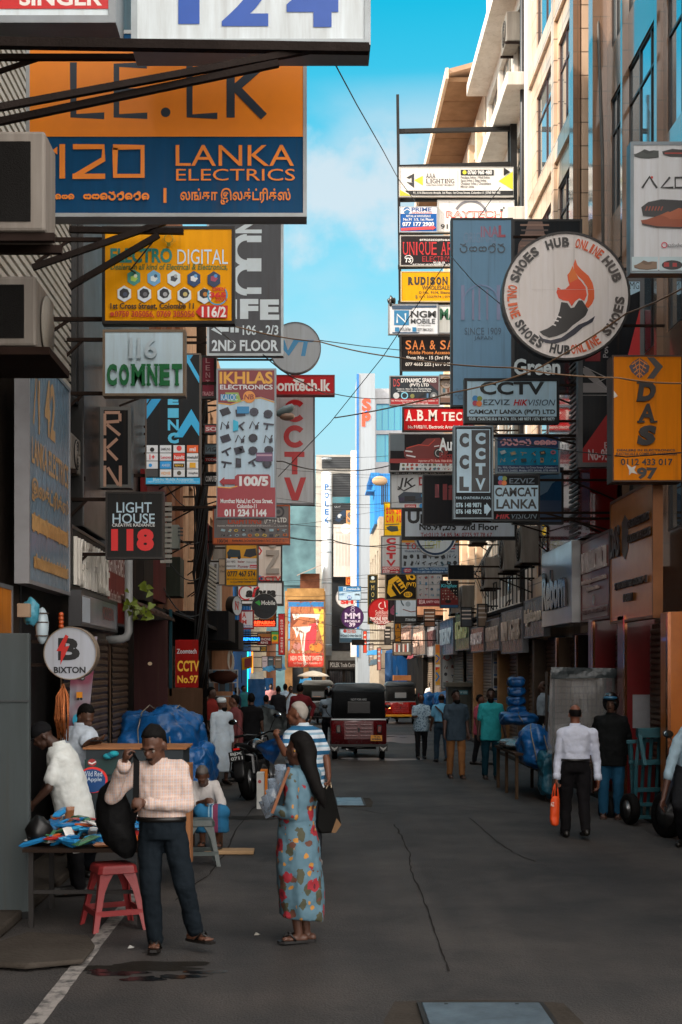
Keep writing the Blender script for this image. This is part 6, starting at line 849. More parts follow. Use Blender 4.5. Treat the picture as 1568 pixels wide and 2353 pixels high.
# main man with rucksack
Y = 9.95; J = gen(372, 2185, 1662, 0, 0, nod=28, hyaw=-22, Y=Y)
J = ov(J, Y, head=(354, 1710, -.03), neck=(366, 1752, .03), hip=(373, 1912), shR=(318, 1768, .02), shL=(416, 1766, .02), elR=(258, 1834, -.1), wrR=(287, 1752, -.27), elL=(430, 1852, -.03), wrL=(333, 1846, -.25), hipR=(346, 1922), hipL=(402, 1922), knR=(346, 2046, -.05), anR=(358, 2160), knL=(424, 2036, -.1), anL=(449, 2138, -.02))
J['toeR'] = W(354, 2176, Y-.16); J['toeL'] = W(477, 2158, Y-.1); J['hnR'] = Vector((.6, .3, -.2)); J['hdR'] = Vector((.12, -.05, 1)); J['hnL'] = Vector((0, .7, -.3)); J['hdL'] = Vector((-1, -.1, .1))
p1, H_, ax = person('man in a peach checked shirt shouldering a black rucksack on the near road', J, top='c', topm=PLAID, sleeve=1.93, bot='10171d', vox=.0075, cvox=.011, skin='3d261b', hcurl=(1.1, .95), sandal=True, shoe='171310', eyes=True, hs=1.14, cuff=True, legroom=1.04)
q = MB(); a = J['neck']; q.box((a.x+.0-.012, Y-.185, J['hip'].z+.08), (a.x+.02, Y-.16, a.z-.06), PLAID) if 0 else None
bp = thing('rucksack', W(275, 1880, Y+.05), 'black rucksack hanging from one shoulder of the man in the checked shirt', 'bag'); mb = MB()
mb.loft([ringp(W(x_, y_, Y+.06), Vector((1, 0, .12)).normalized(), Vector((0, 1, 0)), rx, ry) for x_, y_, rx, ry in ((262, 1792, .05, .05), (258, 1812, .1, .09), (258, 1845, .13, .12), (264, 1885, .15, .13), (276, 1925, .13, .12), (290, 1955, .09, .08), (297, 1972, .04, .04))], M('0c0c0d', .7, bump=.3, bs=20)); soft(mb.build('pack_body', bp), .016, 2, .03)
strap(bp, [W(266, 1800, Y-.02), W(290, 1752, Y-.14), W(306, 1732, Y-.13), W(314, 1752, Y-.17), W(313, 1800, Y-.19), W(312, 1850, Y-.2), W(305, 1890, Y-.12)], .045, M('101011', .7), 'shoulder_strap')
# woman in floral dress
Y = 10.2; J = gen(690, 2168, 1680, 215, 0, hyaw=232, Y=Y, nod=0)
J = ov(J, Y, head=(688, 1723), neck=(694, 1766, .0), hip=(678, 1915, 0), shL=(668, 1784, -.13), shR=(722, 1780, .12), elL=(672, 1872, -.22), wrL=(628, 1860, -.16), elR=(700, 1870, .25), wrR=(640, 1862, .15), hipL=(662, 1930, -.06), hipR=(692, 1930, .06), knL=(672, 2040, -.04), knR=(694, 2040, .06), anL=(686, 2142, -.02), anR=(704, 2138, .1))
J['toeL'] = W(656, 2158, Y-.06); J['toeR'] = W(672, 2153, Y+.12); J['hnL'] = Vector((.2, .8, .3)); J['hnR'] = Vector((.2, -.8, .3))
p2, H_, ax = person('woman in a blue floral dress with long dark hair down her back', J, topm=FLORAL, botm=FLORAL, sleeve=1.9, style='dress', hem=W(0, 2110, Y).z, vox=.0085, cvox=.012, skin='3a241a', hair='long', sandal=True, shoe='100e0e', fat=.97, hcurl=(.7, .7), hs=1.14)
mb = MB(); mb.loft([ringp(W(x_, y_, Y+dy), Vector((1, 0, 0)), Vector((0, 1, 0)), rx, ry) for x_, y_, dy, rx, ry in ((697, 1700, -.01, .085, .1), (704, 1727, -.02, .085, .1), (709, 1757, -.05, .072, .085), (720, 1790, -.1, .058, .055), (731, 1820, -.1, .052, .045), (741, 1842, -.09, .035, .03), (749, 1862, -.08, .008, .008))], HAIRB); soft(mb.build('hair_tail', p2), .014, 2, .02)
mb = MB(); mb.ell(W(677, 1726, Y-.09), (.008,)*3, M('b88a30', .2, .9)); mb.build('earring', p2)
tr = thing('tray', W(640, 1830, Y-.2), 'brown board with clear packets held by the woman in the floral dress', 'tray')
mb = MB(); a = W(664, 1766, Y-.2); b_ = W(627, 1864, Y-.2); mb.bar(a, b_, .3, M('7a4a2c', .6), .022); mb.build('board', tr)
rr = random.Random(4); PL = glassm('clear_plastic', (.45, .55, .66, 1), .2, trans=.7); mb = MB()
for i in range(16):
    t = rr.random(); c = a.lerp(b_, t)+Vector((-.035-rr.random()*.05, rr.uniform(-.13, .13), 0)); u = Vector((rr.uniform(-.5, .2), rr.uniform(-.4, .4), 1)).normalized(); v = u.cross(Vector((rr.random(), 1, .3))).normalized(); n_ = u.cross(v)*.01; L1, L2 = .05, .035
    mb.add([c+u*L1+v*L2, c-u*L1+v*L2*.8, c-u*L1*.9-v*L2, c+u*L1-v*L2, c+n_], [(0, 1, 4), (1, 2, 4), (2, 3, 4), (3, 0, 4)], PL)
mb.build('packets', tr)
# man in the striped polo, tote bag and blue sheet
Y = 14.1; J = gen(703, 1990, 1617, 200, .03, hyaw=262, Y=Y, armR=(5, 8, 10)); J = ov(J, Y, head=(684, 1641, 0), neck=(696, 1668, 0), shL=(668, 1690, -.06), shR=(731, 1688, .03), elR=(751, 1746, .02), wrR=(756, 1786, -.02), elL=(655, 1730, -.22), wrL=(640, 1700, -.3)); J['hdR'] = Vector((0, -.1, -1))
p3, H_, ax = person('white haired man in a blue and white striped polo shirt behind the floral dress', J, topm=POLO, sleeve=.62, bot='26282c', hairm=HAIRW, vox=.009, cvox=.013, skin='4f3021', tuck=False, fat=1.06, shoe='8a8480', hcurl=(.9, 1.2))
tb_ = thing('tote_bag', W(757, 1860, Y-.1), 'black and tan tote bag held by the man in the striped polo', 'bag'); mb = MB(); pts = [W(x_, y_, Y-.08) for x_, y_ in ((736, 1812), (764, 1806), (785, 1895), (772, 1914), (738, 1916), (727, 1900))]; mb.add(pts+[p+Vector((0, .14, 0)) for p in pts], [tuple(range(5, -1, -1)), tuple(range(6, 12))]+[(i, (i+1) % 6, 6+(i+1) % 6, 6+i) for i in range(6)], M('131312', .75)); mb.build('bag_body', tb_, bevel=.02)
mb = MB(); mb.add([W(785, 1895, Y-.085), W(772, 1914, Y-.085), W(762, 1913, Y-.085), W(774, 1880, Y-.085)], [(0, 1, 2, 3)], M('7a5a38', .6)); mb.build('tan_corner', tb_)
for dx in (0, 8): mb = MB(); mb.tube([W(742+dx, 1812, Y-.02-dx*.012), W(748+dx, 1800, Y-.02), W(757+dx*.4, 1797, Y-.02), W(762, 1810, Y-.02-dx*.012)], .006, M('a89880', .6), 6); mb.build('handle', tb_)
sh_ = thing('tarpaulin', W(620, 1720, 14.6), 'corner of a blue plastic sheet stretched out behind the woman in the floral dress', 'tarpaulin'); BT = M('1258a0', .35, var=.3, scale=5, bump=.4, bs=9, g=1.3)
def clothgrid(A, B, C, D, nx, ny, amp, mat, seed=1, th=.008):
    """a crumpled sheet between four corners, given a little thickness"""
    rr = random.Random(seed); ph = [rr.uniform(0, 6) for _ in range(6)]; vs = []; n_ = (B-A).cross(D-A).normalized()
    for j in range(ny+1):
        for i in range(nx+1):
            u, v = i/nx, j/ny; p = A.lerp(B, u).lerp(D.lerp(C, u), v); h = math.sin(9*u+ph[0]+2*v)*.5+math.sin(5*v+7*u+ph[1])*.4+math.sin(17*u-6*v+ph[2])*.3+math.sin(13*v+ph[3]+4*u)*.25; vs.append(p+n_*h*amp)
    k = (nx+1)*(ny+1); f = [(j*(nx+1)+i, j*(nx+1)+i+1, (j+1)*(nx+1)+i+1, (j+1)*(nx+1)+i) for j in range(ny) for i in range(nx)]; mb = MB(); mb.add(vs, f, mat, True); mb.add([p+n_*th for p in vs], [q[::-1] for q in f], mat, True); return mb
clothgrid(W(586, 1716, 14.9), W(640, 1690, 14.3), W(655, 1690, 14.2), W(631, 1762, 14.5), 14, 10, .03, BT, 3).build('sheet', sh_)
# white polo man bending over the stall
Y = 12.4; J = gen(175, 2055, 1651, -70, 0, lean=.5, Y=Y, hyaw=-75, nod=38)
J = ov(J, Y, head=(98, 1690, 0), neck=(135, 1712, 0), hip=(176, 1880, 0), shR=(148, 1738, .2), shL=(134, 1742, -.16), elL=(112, 1812, -.22), wrL=(78, 1846, -.2), elR=(110, 1806, .25), wrR=(80, 1846, .25), hipL=(178, 1890, -.09), hipR=(178, 1890, .09)); J['hdL'] = Vector((-1, 0, -.4)); J['hdR'] = Vector((-1, 0, -.4))
person('man in a white polo shirt and black cap bending over the stall table', J, lo=-.12, top='c2c6c4', sleeve=.72, bot='0e0e10', hair='cap', vox=.009, cvox=.013, skin='2e1d15', tuck=False, fat=1.12, hs=1.0)
# man with phone at the stall
Y = 13.6; J = gen(190, 1535+6450/13.6, 1618, 50, 0, Y=Y, nod=32, hyaw=48); J = ov(J, Y, head=(197, 1647), neck=(186, 1668), shL=(203, 1686, -.1), shR=(166, 1682, .1), elL=(196, 1712, -.18), wrL=(214, 1702, -.24), elR=(178, 1716, .0), wrR=(208, 1706, -.16), hip=(182, 1790)); J['hdL'] = Vector((1, -.2, .1)); J['hnL'] = Vector((0, .2, 1))
person('young man in a white shirt looking down at a phone behind the cardboard counter', J, top='a9b4c0', sleeve=.7, vox=.0095, cvox=.014, skin='382419', tuck=False, beard=True)
mb = MB(); a = W(222, 1703, Y-.3); mb.box((a.x-.06, a.y-.04, a.z), (a.x+.08, a.y+.04, a.z+.012), M('101012', .2)); mb.build('phone', loc=a, label='dark phone in the hand of the young man behind the cardboard counter', cat='phone')
# old man on a low seat in a sarong
Y = 15.5; J = gen(490, 1942, 1750, 10, 0, Y=Y, nod=42, hyaw=0); s_ = .98
J['s'] = s_; J = ov(J, Y, head=(465, 1783, -.22), neck=(470, 1800, -.06), hip=(472, 1888, .12), shR=(447, 1806, -.05), shL=(494, 1804, -.05), elR=(447, 1850, -.2), wrR=(470, 1842, -.38), elL=(511, 1848, -.18), wrL=(478, 1878, -.36), hipR=(460, 1890, .08), hipL=(484, 1890, .08), knR=(464, 1866, -.36), knL=(510, 1866, -.34), anR=(466, 1935, -.26), anL=(500, 1936, -.2)); J['toeR'] = W(462, 1943, Y-.42); J['toeL'] = W(502, 1943, Y-.36); J['hdL'] = Vector((-.5, -.3, -.8)); J['hnL'] = Vector((-.3, .8, 0))
p6, H_, ax = person('old man in a white shirt and blue striped sarong sitting hunched by the motorcycle', J, top='b8b4b2', sleeve=1.3, style='none', hairm=HAIRG, vox=.0095, cvox=.013, skin='3f271b', sandal=True, cuff=True)
mb = MB(); limb(mb, J['hipL'], J['knL'], .13, .1, SAR); limb(mb, J['hipR'], J['knR'], .13, .1, SAR); mb.loft([ringp((J['knL']+J['knR'])/2+Vector((0, dy, dz)), Vector((1, 0, 0)), Vector((0, 1, 0)), rx, ry) for dy, dz, rx, ry in ((.05, .08, .15, .14), (.05, 0, .19, .16), (.06, -.12, .2, .15), (.08, -.24, .2, .13))], SAR); soft(mb.build('sarong', p6), .016, 2, .03)
st = thing('low_seat', W(474, 1936, Y+.12), 'low wooden seat under the old man in the sarong', 'seat'); a = W(474, 1936, Y+.14); mb = MB(); mb.box((a.x-.2, a.y-.15, .27), (a.x+.2, a.y+.17, .31), M('5a4030', .7)); mb.build('seat', st)
for dx in (-.17, .17):
    for dy in (-.12, .14): mb = MB(); mb.box((a.x+dx-.02, a.y+dy-.02, 0), (a.x+dx+.02, a.y+dy+.02, .27), M('5a4030', .7)); mb.build('leg', st)
# thobe man and companion
Y = 23.9; J = gen(510, 1803, 1604, 30, .0, Y=Y, hyaw=70, armL=(0, 6, 8), armR=(0, 6, 8)); p7, H_, ax = person('bearded man in a long white robe and white skull cap', J, top='b4c2ce', sleeve=1.9, botm=CLOTH('b4c2ce'), style='dress', hem=W(0, 1773, Y).z, hair='kufi', beard=True, vox=.013, cvox=.018, skin='3c261c', shoe='2a2018')
J = gen(540, 1795, 1598, -60, 0, Y=24.8, hyaw=-80); person('man in a maroon brown shirt talking with the man in the white robe', J, top='6a3a3c', sleeve=1.85, bot='17171a', vox=.014, cvox=.02, tuck=False)
# right side walkers
J = gen(968, 1744, 1597, 5, -.08, nod=40, armL=(25, 12, 70), armR=(25, 12, 70)); person('man in a blue printed shirt walking and looking at his hands', J, topm=PRINTB, sleeve=.75, bot='17181b', tuck=False, hair='bald', vox=.015, cvox=.02, skin='3a251b', fat=1.05)
J = gen(1015, 1752, 1594, 186, .16, armL=(12, 8, 12), armR=(-12, 8, 10)); p19, _, _ = person('man in a light blue shirt with a shoulder strap walking away', J, top='5f9cc0', sleeve=.7, bot='2a3a48', tuck=True, hair='bald', hairm=HAIRB, vox=.015, cvox=.02, skin='3a251b', fat=1.05)
strap(p19, [J['shL']+Vector((.0, -.1, .03)), J['neck'].lerp(J['hip'], .4)+Vector((0, -.17, 0)), J['hipR']+Vector((-.05, -.16, .05))], .04, M('2a1c18', .6))
J = gen(1048, 1788, 1586, 6, .1, armL=(-6, 9, 14), armR=(10, 10, 14), hyaw=22); person('young man in a grey tee shirt and khaki trousers walking toward the camera', J, top='323f4a', sleeve=.7, bot='7a5434', tuck=False, vox=.012, cvox=.016, skin='33211a', beard=True, sandal=True, shoe='2a2018')
J = gen(1128, 1790, 1583, 0, .06, armL=(5, 10, 16), armR=(-4, 8, 12), hyaw=-8); p21, _, _ = person('young man in a turquoise tee shirt and dark trousers walking toward the camera', J, top='2a8f96', sleeve=.72, bot='10303c', tuck=False, vox=.012, cvox=.016, skin='2e1e18', beard=True, sandal=True, shoe='1a1614', eyes=False)
a = W(1125, 1630, J['hip'].y-.16)
J = gen(1103, 1757, 1597, 60, .1); person('person in a pink shirt bending by the stall behind the turquoise tee shirt', J, top='a04a5c', sleeve=.7, bot='1c1c20', vox=.016, cvox=.022, tuck=False)
# man with the orange carrier
J = gen(1322, 1926, 1620, 180, .14, armL=(2, 10, 10), armR=(-4, 12, 14), hyaw=184); Y = GY(1926); J = ov(J, Y, shL=(1290, 1684, 0), elL=(1283, 1748, .02), wrL=(1279, 1793, -.04), shR=(1362, 1684, 0), elR=(1371, 1750, .02), wrR=(1375, 1795, -.05)); J['hdL'] = Vector((.05, 0, -1)); J['hdR'] = Vector((-.05, -.1, -1)); J['hnL'] = Vector((1, 0, 0)); J['hnR'] = Vector((-1, 0, 0))
p23, H_, ax = person('balding man in a pale blue shirt and black trousers walking away', J, top='b9bfd0', sleeve=1.86, bot='141315', hair='bald', vox=.009, cvox=.013, skin='5a3626', fat=1.03, hcurl=(1.3, .5), cuff=True, legroom=1.08)
ob = thing('carrier_bag', W(1275, 1860, Y-.05), 'bright orange carrier bag in the balding man\'s left hand', 'bag'); OB = M('e8501a', .5, var=.15, bump=.3, bs=7); mb = MB(); rr = [[W(x_, y_, Y-.05+dy) for x_, dy in ((l_, -.05), ((l_+r_)/2, -.075), (r_, -.05), (r_, .05), ((l_+r_)/2, .075), (l_, .05))] for l_, r_, y_ in ((1265, 1288, 1828), (1263, 1287, 1850), (1263, 1287, 1880), (1264, 1286, 1893), (1270, 1281, 1898))]; mb.loft(rr, OB, smooth=False); o_ = mb.build('bag_body', ob); sb = o_.modifiers.new('round', 'SUBSURF'); sb.levels = sb.render_levels = 2; d_ = o_.modifiers.new('creases', 'DISPLACE'); d_.texture = CLD; d_.texture_coords = 'LOCAL'; d_.strength = .02
for dx in (0, 7): mb = MB(); mb.tube([W(1268+dx, 1832, Y-.06), W(1273+dx*.4, 1808, Y-.04), W(1277, 1797, Y-.04), W(1281, 1808, Y-.04), W(1284-dx*.2, 1832, Y-.06)], .009, OB, 6); mb.build('handle', ob)
put_items(ob, [T('AZ', 1266, 1843, 1274, 1853, 'e8d8d0', .03)], Y-.122)
# helmet man
J = gen(1404, 1880, 1599, -14, 0, armL=(-22, 14, 30), armR=(-22, 14, 30), hyaw=-20); person('man in a black jacket, blue trousers and motorcycle helmet standing by the handcart', J, top='121415', sleeve=1.9, bot='1b4560', hair='helmet', tuck=False, vox=.01, cvox=.014, skin='3f2a20', sandal=True, shoe='3a2418', fat=1.08, legroom=1.1, eyes=True)
J = gen(1250, 1758, 1566, -80, 0, Y=27.5, armL=(0, 6, 10), armR=(0, 6, 10)); J['hf'] = Vector((-1, -.1, 0)); person('man in a pale shirt standing in profile by the roller shutters', J, top='8a98a4', sleeve=.8, bot='141416', vox=.014, cvox=.02, skin='3a251a', hair='bald', tuck=True)
# rider at the right edge
Y = 15.8; J = gen(1590, 1945, 1600, -30, 0, Y=Y); J = ov(J, Y, shR=(1556, 1706, -.05), elR=(1536, 1782, -.2), wrR=(1524, 1838, -.3), hip=(1592, 1830), knR=(1560, 1850, -.45)); p26, _, _ = person('person in a pale blue shirt at the right edge leaning by a motorcycle', J, top='8ea6b4', sleeve=1.1, bot='1a1b1e', vox=.01, cvox=.014, skin='3a231a', cuff=True, hcurl=(.4, .4))
# farther crowd
crowd = [(578, 1772, 1594, 'man in black with thick black hair facing the far end of the street', '121214', 190, 'short', 26.5), (690, 1755, 1572, 'man in a dark red tee shirt with one elbow out, seen from behind', '5a1c22', 182, 'short', 31.5), (590, 1662, 1573, 'man in a green tee shirt walking toward the camera in the far crowd', '38543a', 5, 'short', 48), (623, 1660, 1572, 'slim young man in a pink shirt in the far crowd', 'a8787a', 0, 'short', 50), (640, 1700, 1577, 'man in a dark shirt seen from behind left of the grey three wheeler', '1c1c20', 175, 'short', 39), (656, 1680, 1572, 'man in a pale blue shirt near the grey three wheeler facing away', '8fa6bc', 190, 'short', 44), (668, 1690, 1577, 'man in a pale shirt holding his chin in the far crowd', 'a0b0c0', 20, 'short', 41.5), (606, 1655, 1574, 'dark haired man at the edge of the far crowd on the stall side', '2a3038', 10, 'short', 54), (842-15, 1640, 1571, 'man with dark hair beyond the red three wheeler roof', '6a5a50', 20, 'short', 60), (800, 1638, 1574, 'man in a white cap beyond the red three wheeler', 'b0a8a0', 170, 'kufi', 62), (780, 1640, 1573, 'man in brown beyond the red three wheeler', '4a3a34', 0, 'short', 64), (486, 1790, 1580, 'bearded vendor in a red shirt beside the utility pole', '7a2a26', 60, 'short', 28), (318, 1790, 1602, 'vendor whose head shows over the big blue bundle', '2a2420', 180, 'short', 21.5), (976, 1655, 1566, 'person in red seen from behind near the far shutter', '8a1c20', 185, 'short', 58), (990, 1662, 1568, 'woman with long dark hair and a white blouse near the far shutter', 'c8c4c4', 190, 'long', 55), (1040-3, 1660, 1578, 'shopper in grey by the tarpaulin stall on the right', '5a6068', 150, 'short', 51), (950, 1640, 1570, 'man in cream facing the red and yellow three wheeler', 'c0a890', -60, 'short', 60), (545, 1700, 1580, 'shopper in navy by the hanging goods stall', '1c2a44', 120, 'short', 40), (560, 1680, 1576, 'shopper in teal under the far stall awning', '2a6a74', 60, 'short', 45)]
for i, (fx, fy, tp, lb, tc_, yw, hr, Yd) in enumerate(crowd):
    J = gen(fx, 1535+6450/Yd, tp, yw, (.12, -.1, .05, .15)[i % 4], Y=Yd, armL=(8, 8+(i % 3)*4, 15), armR=(-8, 9, 15+(i*7) % 30))
    if 'elbow out' in lb: J = ov(J, Yd, elR=(722, 1624, .1), wrR=(714, 1652, .0))
    if 'chin' in lb: J['wrR'] = J['head']+Vector((-.02, -.12, -.1)); J['elR'] = J['shR']+Vector((-.08, -.12, -.26)); J['hdR'] = Vector((.2, 0, 1))
    pr, H_, ax = person(lb, J, top=tc_, sleeve=(.7, 1.8, .72)[i % 3], bot=('17181c', '2a3038', '3a3028')[i % 3], hair=hr, vox=.02, cvox=.026, skin=('3a251a', '4a3024', '33211a')[i % 3], tuck=bool(i % 2))
    if hr == 'long': mb = MB(); mb.loft([ringp(H_(0, -.1-.01*k, .02-.11*k), Vector((1, 0, 0)), Vector((0, 1, 0)), .08-.012*k, .05) for k in range(5)], HAIRB); mb.build('hair_tail', pr)
    if '26' in lb or 'green tee' in lb: put_items(pr, [T('26', 595, 1600, 603, 1607, 'b8c0b8', .04)], Yd-.17)
# ---------------- vehicles ----------------
def G_(px, py): y = GY(py); return W(px, py, y)
RUB = M('141414', .75, g=.8); STEEL = M('8a8c8e', .3, .8); BLK = M('121213', .4, g=.8)
def wheel(parent, c, r, wd, ax=(1, 0, 0), name='wheel', rim=STEEL):
    c = Vector(c); a = Vector(ax).normalized(); u = a.cross(Vector((0, 0, 1))).normalized(); v = a.cross(u); mb = MB()
    mb.loft([ringp(c+a*o*wd, u, v, r*k, r*k, 28) for o, k in ((-.5, .62), (-.5, .9), (-.34, 1), (.34, 1), (.5, .9), (.5, .62))], RUB, cap=False); w_ = mb.build(name, parent); mb = MB(); mb.loft([ringp(c+a*o*wd, u, v, r*k, r*k, 20) for o, k in ((-.45, .64), (-.3, .3), (-.34, .12), (.34, .12), (.3, .3), (.45, .64))], rim); mb.build('rim', w_); return w_
def rrect(hw, z0, z1, r, n=5, top=1.0):
    p = []
    for cx, cz, a0 in ((hw*top-r, z1-r, 0), (-hw*top+r, z1-r, 90), (-hw+r*.5, z0+r*.5, 180), (hw-r*.5, z0+r*.5, 270)):
        q = r if a0 < 180 else r*.5
        for i in range(n+1): a = R_(a0+90*i/n); p.append((cx+q*math.cos(a), cz+q*math.sin(a)))
    return p
def tuk(label, fx, fy, wpx, body, hood, words, lampm, pane, bump, plate, band='a8acb0', sil=False):
    Y = GY(fy); c = W(fx, fy, Y); k = wpx/3000*Y/1.3; t = thing('three_wheeler', (c.x, Y, 0), label, 'three wheeler', 'three wheelers on the street'); X = Matrix.Translation((c.x, Y, 0)) @ Matrix.Scale(k, 4); bm_ = M(body, .25, var=.2, g=1.1, coat=.6); hm = M(hood, .7, var=.25, bump=.2, bs=12); 
    def mk(): m_ = MB(); m_.X = X; return m_
    mb = mk(); rings = [[Vector((x_*kx, y_, z_)) for x_, z_ in rrect(.64, .36, .93, .07)] for y_, kx in ((0, .97), (.04, 1), (1.4, 1), (2.2, .75), (2.55, .35))]; mb.loft(rings, bm_); mb.build('body', t)
    mb = mk(); rings = [[Vector((x_*kx, y_+dy*(z_-.93), .93+(z_-.93)*kz)) for x_, z_ in rrect(.62, .93, 1.7, .17, top=.97)] for y_, kx, kz, dy in ((.02, .96, .97, .08), (.08, 1, 1, .05), (1.3, 1, 1.03, 0), (1.75, .92, .93, -.2))]; mb.loft(rings, hm); hd = mb.build('hood', t)
    mb = mk(); rr = [[Vector((x_*kx, y_, z_)) for x_, z_ in rrect(.625, 1.55, 1.75, .14, top=.97)] for y_, kx in ((.07, .94), (.13, 1), (1.35, 1), (1.5, .95))]; mb.loft(rr, M('3f474c' if not sil else '8f8f8a', .45, var=.3)); mb.build('roof_cap', t)
    mb = mk(); mb.box((-.63, -.012, .915), (.63, .03, .945), M(band, .3, .5)); mb.build('trim_strip', t)
    mb = mk(); mb.box((-.27, .005, 1.06), (.27, .035, 1.34), BLK); f_ = mb.build('rear_window', t, bevel=.02); mb = mk(); mb.box((-.235, -.004, 1.09), (.235, .0045, 1.31), pane); mb.build('pane', f_)
    mb = mk(); mb.box((-.34, -.03, .47), (.34, .0, .88), bm_)
    for i in range(4):
        for s_ in (-1, 1): mb.box((s_*.17-.14, -.05, .53+i*.085), (s_*.17+.14, -.03, .565+i*.085), bm_)
    mb.box((-.02, -.045, .64), (.02, -.03, .74), BLK); mb.build('engine_cover', t, bevel=.012)
    for s_ in (-1, 1):
        mb = mk(); mb.box((s_*.47-.05, -.06, .62), (s_*.47+.05, .0, .8), BLK); l_ = mb.build('tail_lamp', t, bevel=.01); mb = mk(); mb.box((s_*.47-.035, -.068, .65), (s_*.47+.035, -.058, .77), lampm if s_ < 0 else M('7a1a14', .2)); mb.build('lens', l_)
        mb = mk(); mb.box((s_*.56-.1, -.02, .2), (s_*.56+.1, .0, .36), BLK); fl = mb.build('mud_flap', t); mb = mk(); mb.add([(s_*.56+a, -.024, b_) for a, b_ in ((-.08, .31), (0, .27), (.08, .31), (.05, .25), (.02, .23), (0, .2), (-.02, .23), (-.05, .25))], [tuple(range(8))], M('a8a8a4', .5)); mb.build('emblem', fl)
        mb = mk(); mb.tube([(s_*.64, 1.6, .95), (s_*.72, 1.62, 1.05), (s_*.74, 1.6, 1.15)], .012, BLK, 6); mb.ell((s_*.76, 1.6, 1.18), (.07, .03, .05), BLK); mb.build('mirror', t)
        q = mk(); w_ = wheel(t, X @ Vector((s_*.55, .35, .2)), .2*k, .12*k)
    wheel(t, X @ Vector((0, 2.3, .2)), .2*k, .1*k)
    mb = mk(); mb.box((-.6, .02, .3), (.6, .3, .37), BLK); mb.tube([(-.4, .1, .27), (.4, .1, .27)], .03, BLK, 8); mb.tube([(-.3, .05, .24), (-.1, .2, .2)], .025, STEEL, 8); mb.build('axle', t)
    if bump: mb = mk(); mb.box((-.66, -.1, .3), (.66, -.02, .4), M(bump, .4)); mb.build('bumper', t, bevel=.02)
    if plate:
        mb = mk(); mb.box((.27, -.075, .44), (.53, -.05, .57), M('d08a14', .4)); p_ = mb.build('number_plate', t); pts = []
        gv, gf = glyphs(plate[0], .02); mb = mk(); mb.add([(.33+.16*u, -.078, .515+.04*v) for u, v in gv], gf, BLK); gv, gf = glyphs(plate[1], .03); mb.add([(.3+.2*u, -.078, .455+.045*v) for u, v in gv], gf, BLK); mb.build('lettering', p_)
    s_, x0, z0, x1, z1, cc, yy = words; gv, gf = glyphs(s_, .02); mb = mk(); mb.add([(x0+(x1-x0)*u, yy, z0+(z1-z0)*v) for u, v in gv], gf, M(cc, .5)); mb.build('lettering', t); return t
DP = glassm('dark_pane', (.02, .022, .025, 1), .08)
tuk('maroon three wheeler with a black hood seen from behind in the middle of the street', 825, 1746, 130, '5c1218', '16181a', ('NOT FOR HIRE', -.18, 1.36, .18, 1.41, '8a8e90', .032), M('5a4a40', .2), DP, None, ('YX', '0984'))
tuk('red three wheeler with a yellow bumper, grey hood and one lit tail lamp', 921, 1664, 72, 'c01c18', '3a3a3a', ('TVS', -.1, .83, .1, .9, 'd8c8c4', -.034), M('ffa860', .3, emit=6), glassm('lit_pane', (.35, .36, .36, 1), .2), 'e09a10', None)
tuk('grey black three wheeler with a dusty pale roof left of the maroon one', 731, 1666, 76, '25282a', '24241f', ('Ramzeen', -.2, 1.1, .1, 1.15, 'c88a70', -.006), M('5a2018', .2), glassm('grey_pane', (.16, .17, .17, 1), .15), None, None, sil=True)
bx = MB(); a = W(905, 1564, 50.6); b_ = W(945, 1553, 50.6); bx.box((a.x, 50.6, a.z), (b_.x, 51.2, b_.z+.02), M('8a5a38', .8, var=.3)); bx.build('cardboard_box', loc=(a.x, 50.6, a.z), label='flat brown carton riding on the roof of the red three wheeler', cat='carton')
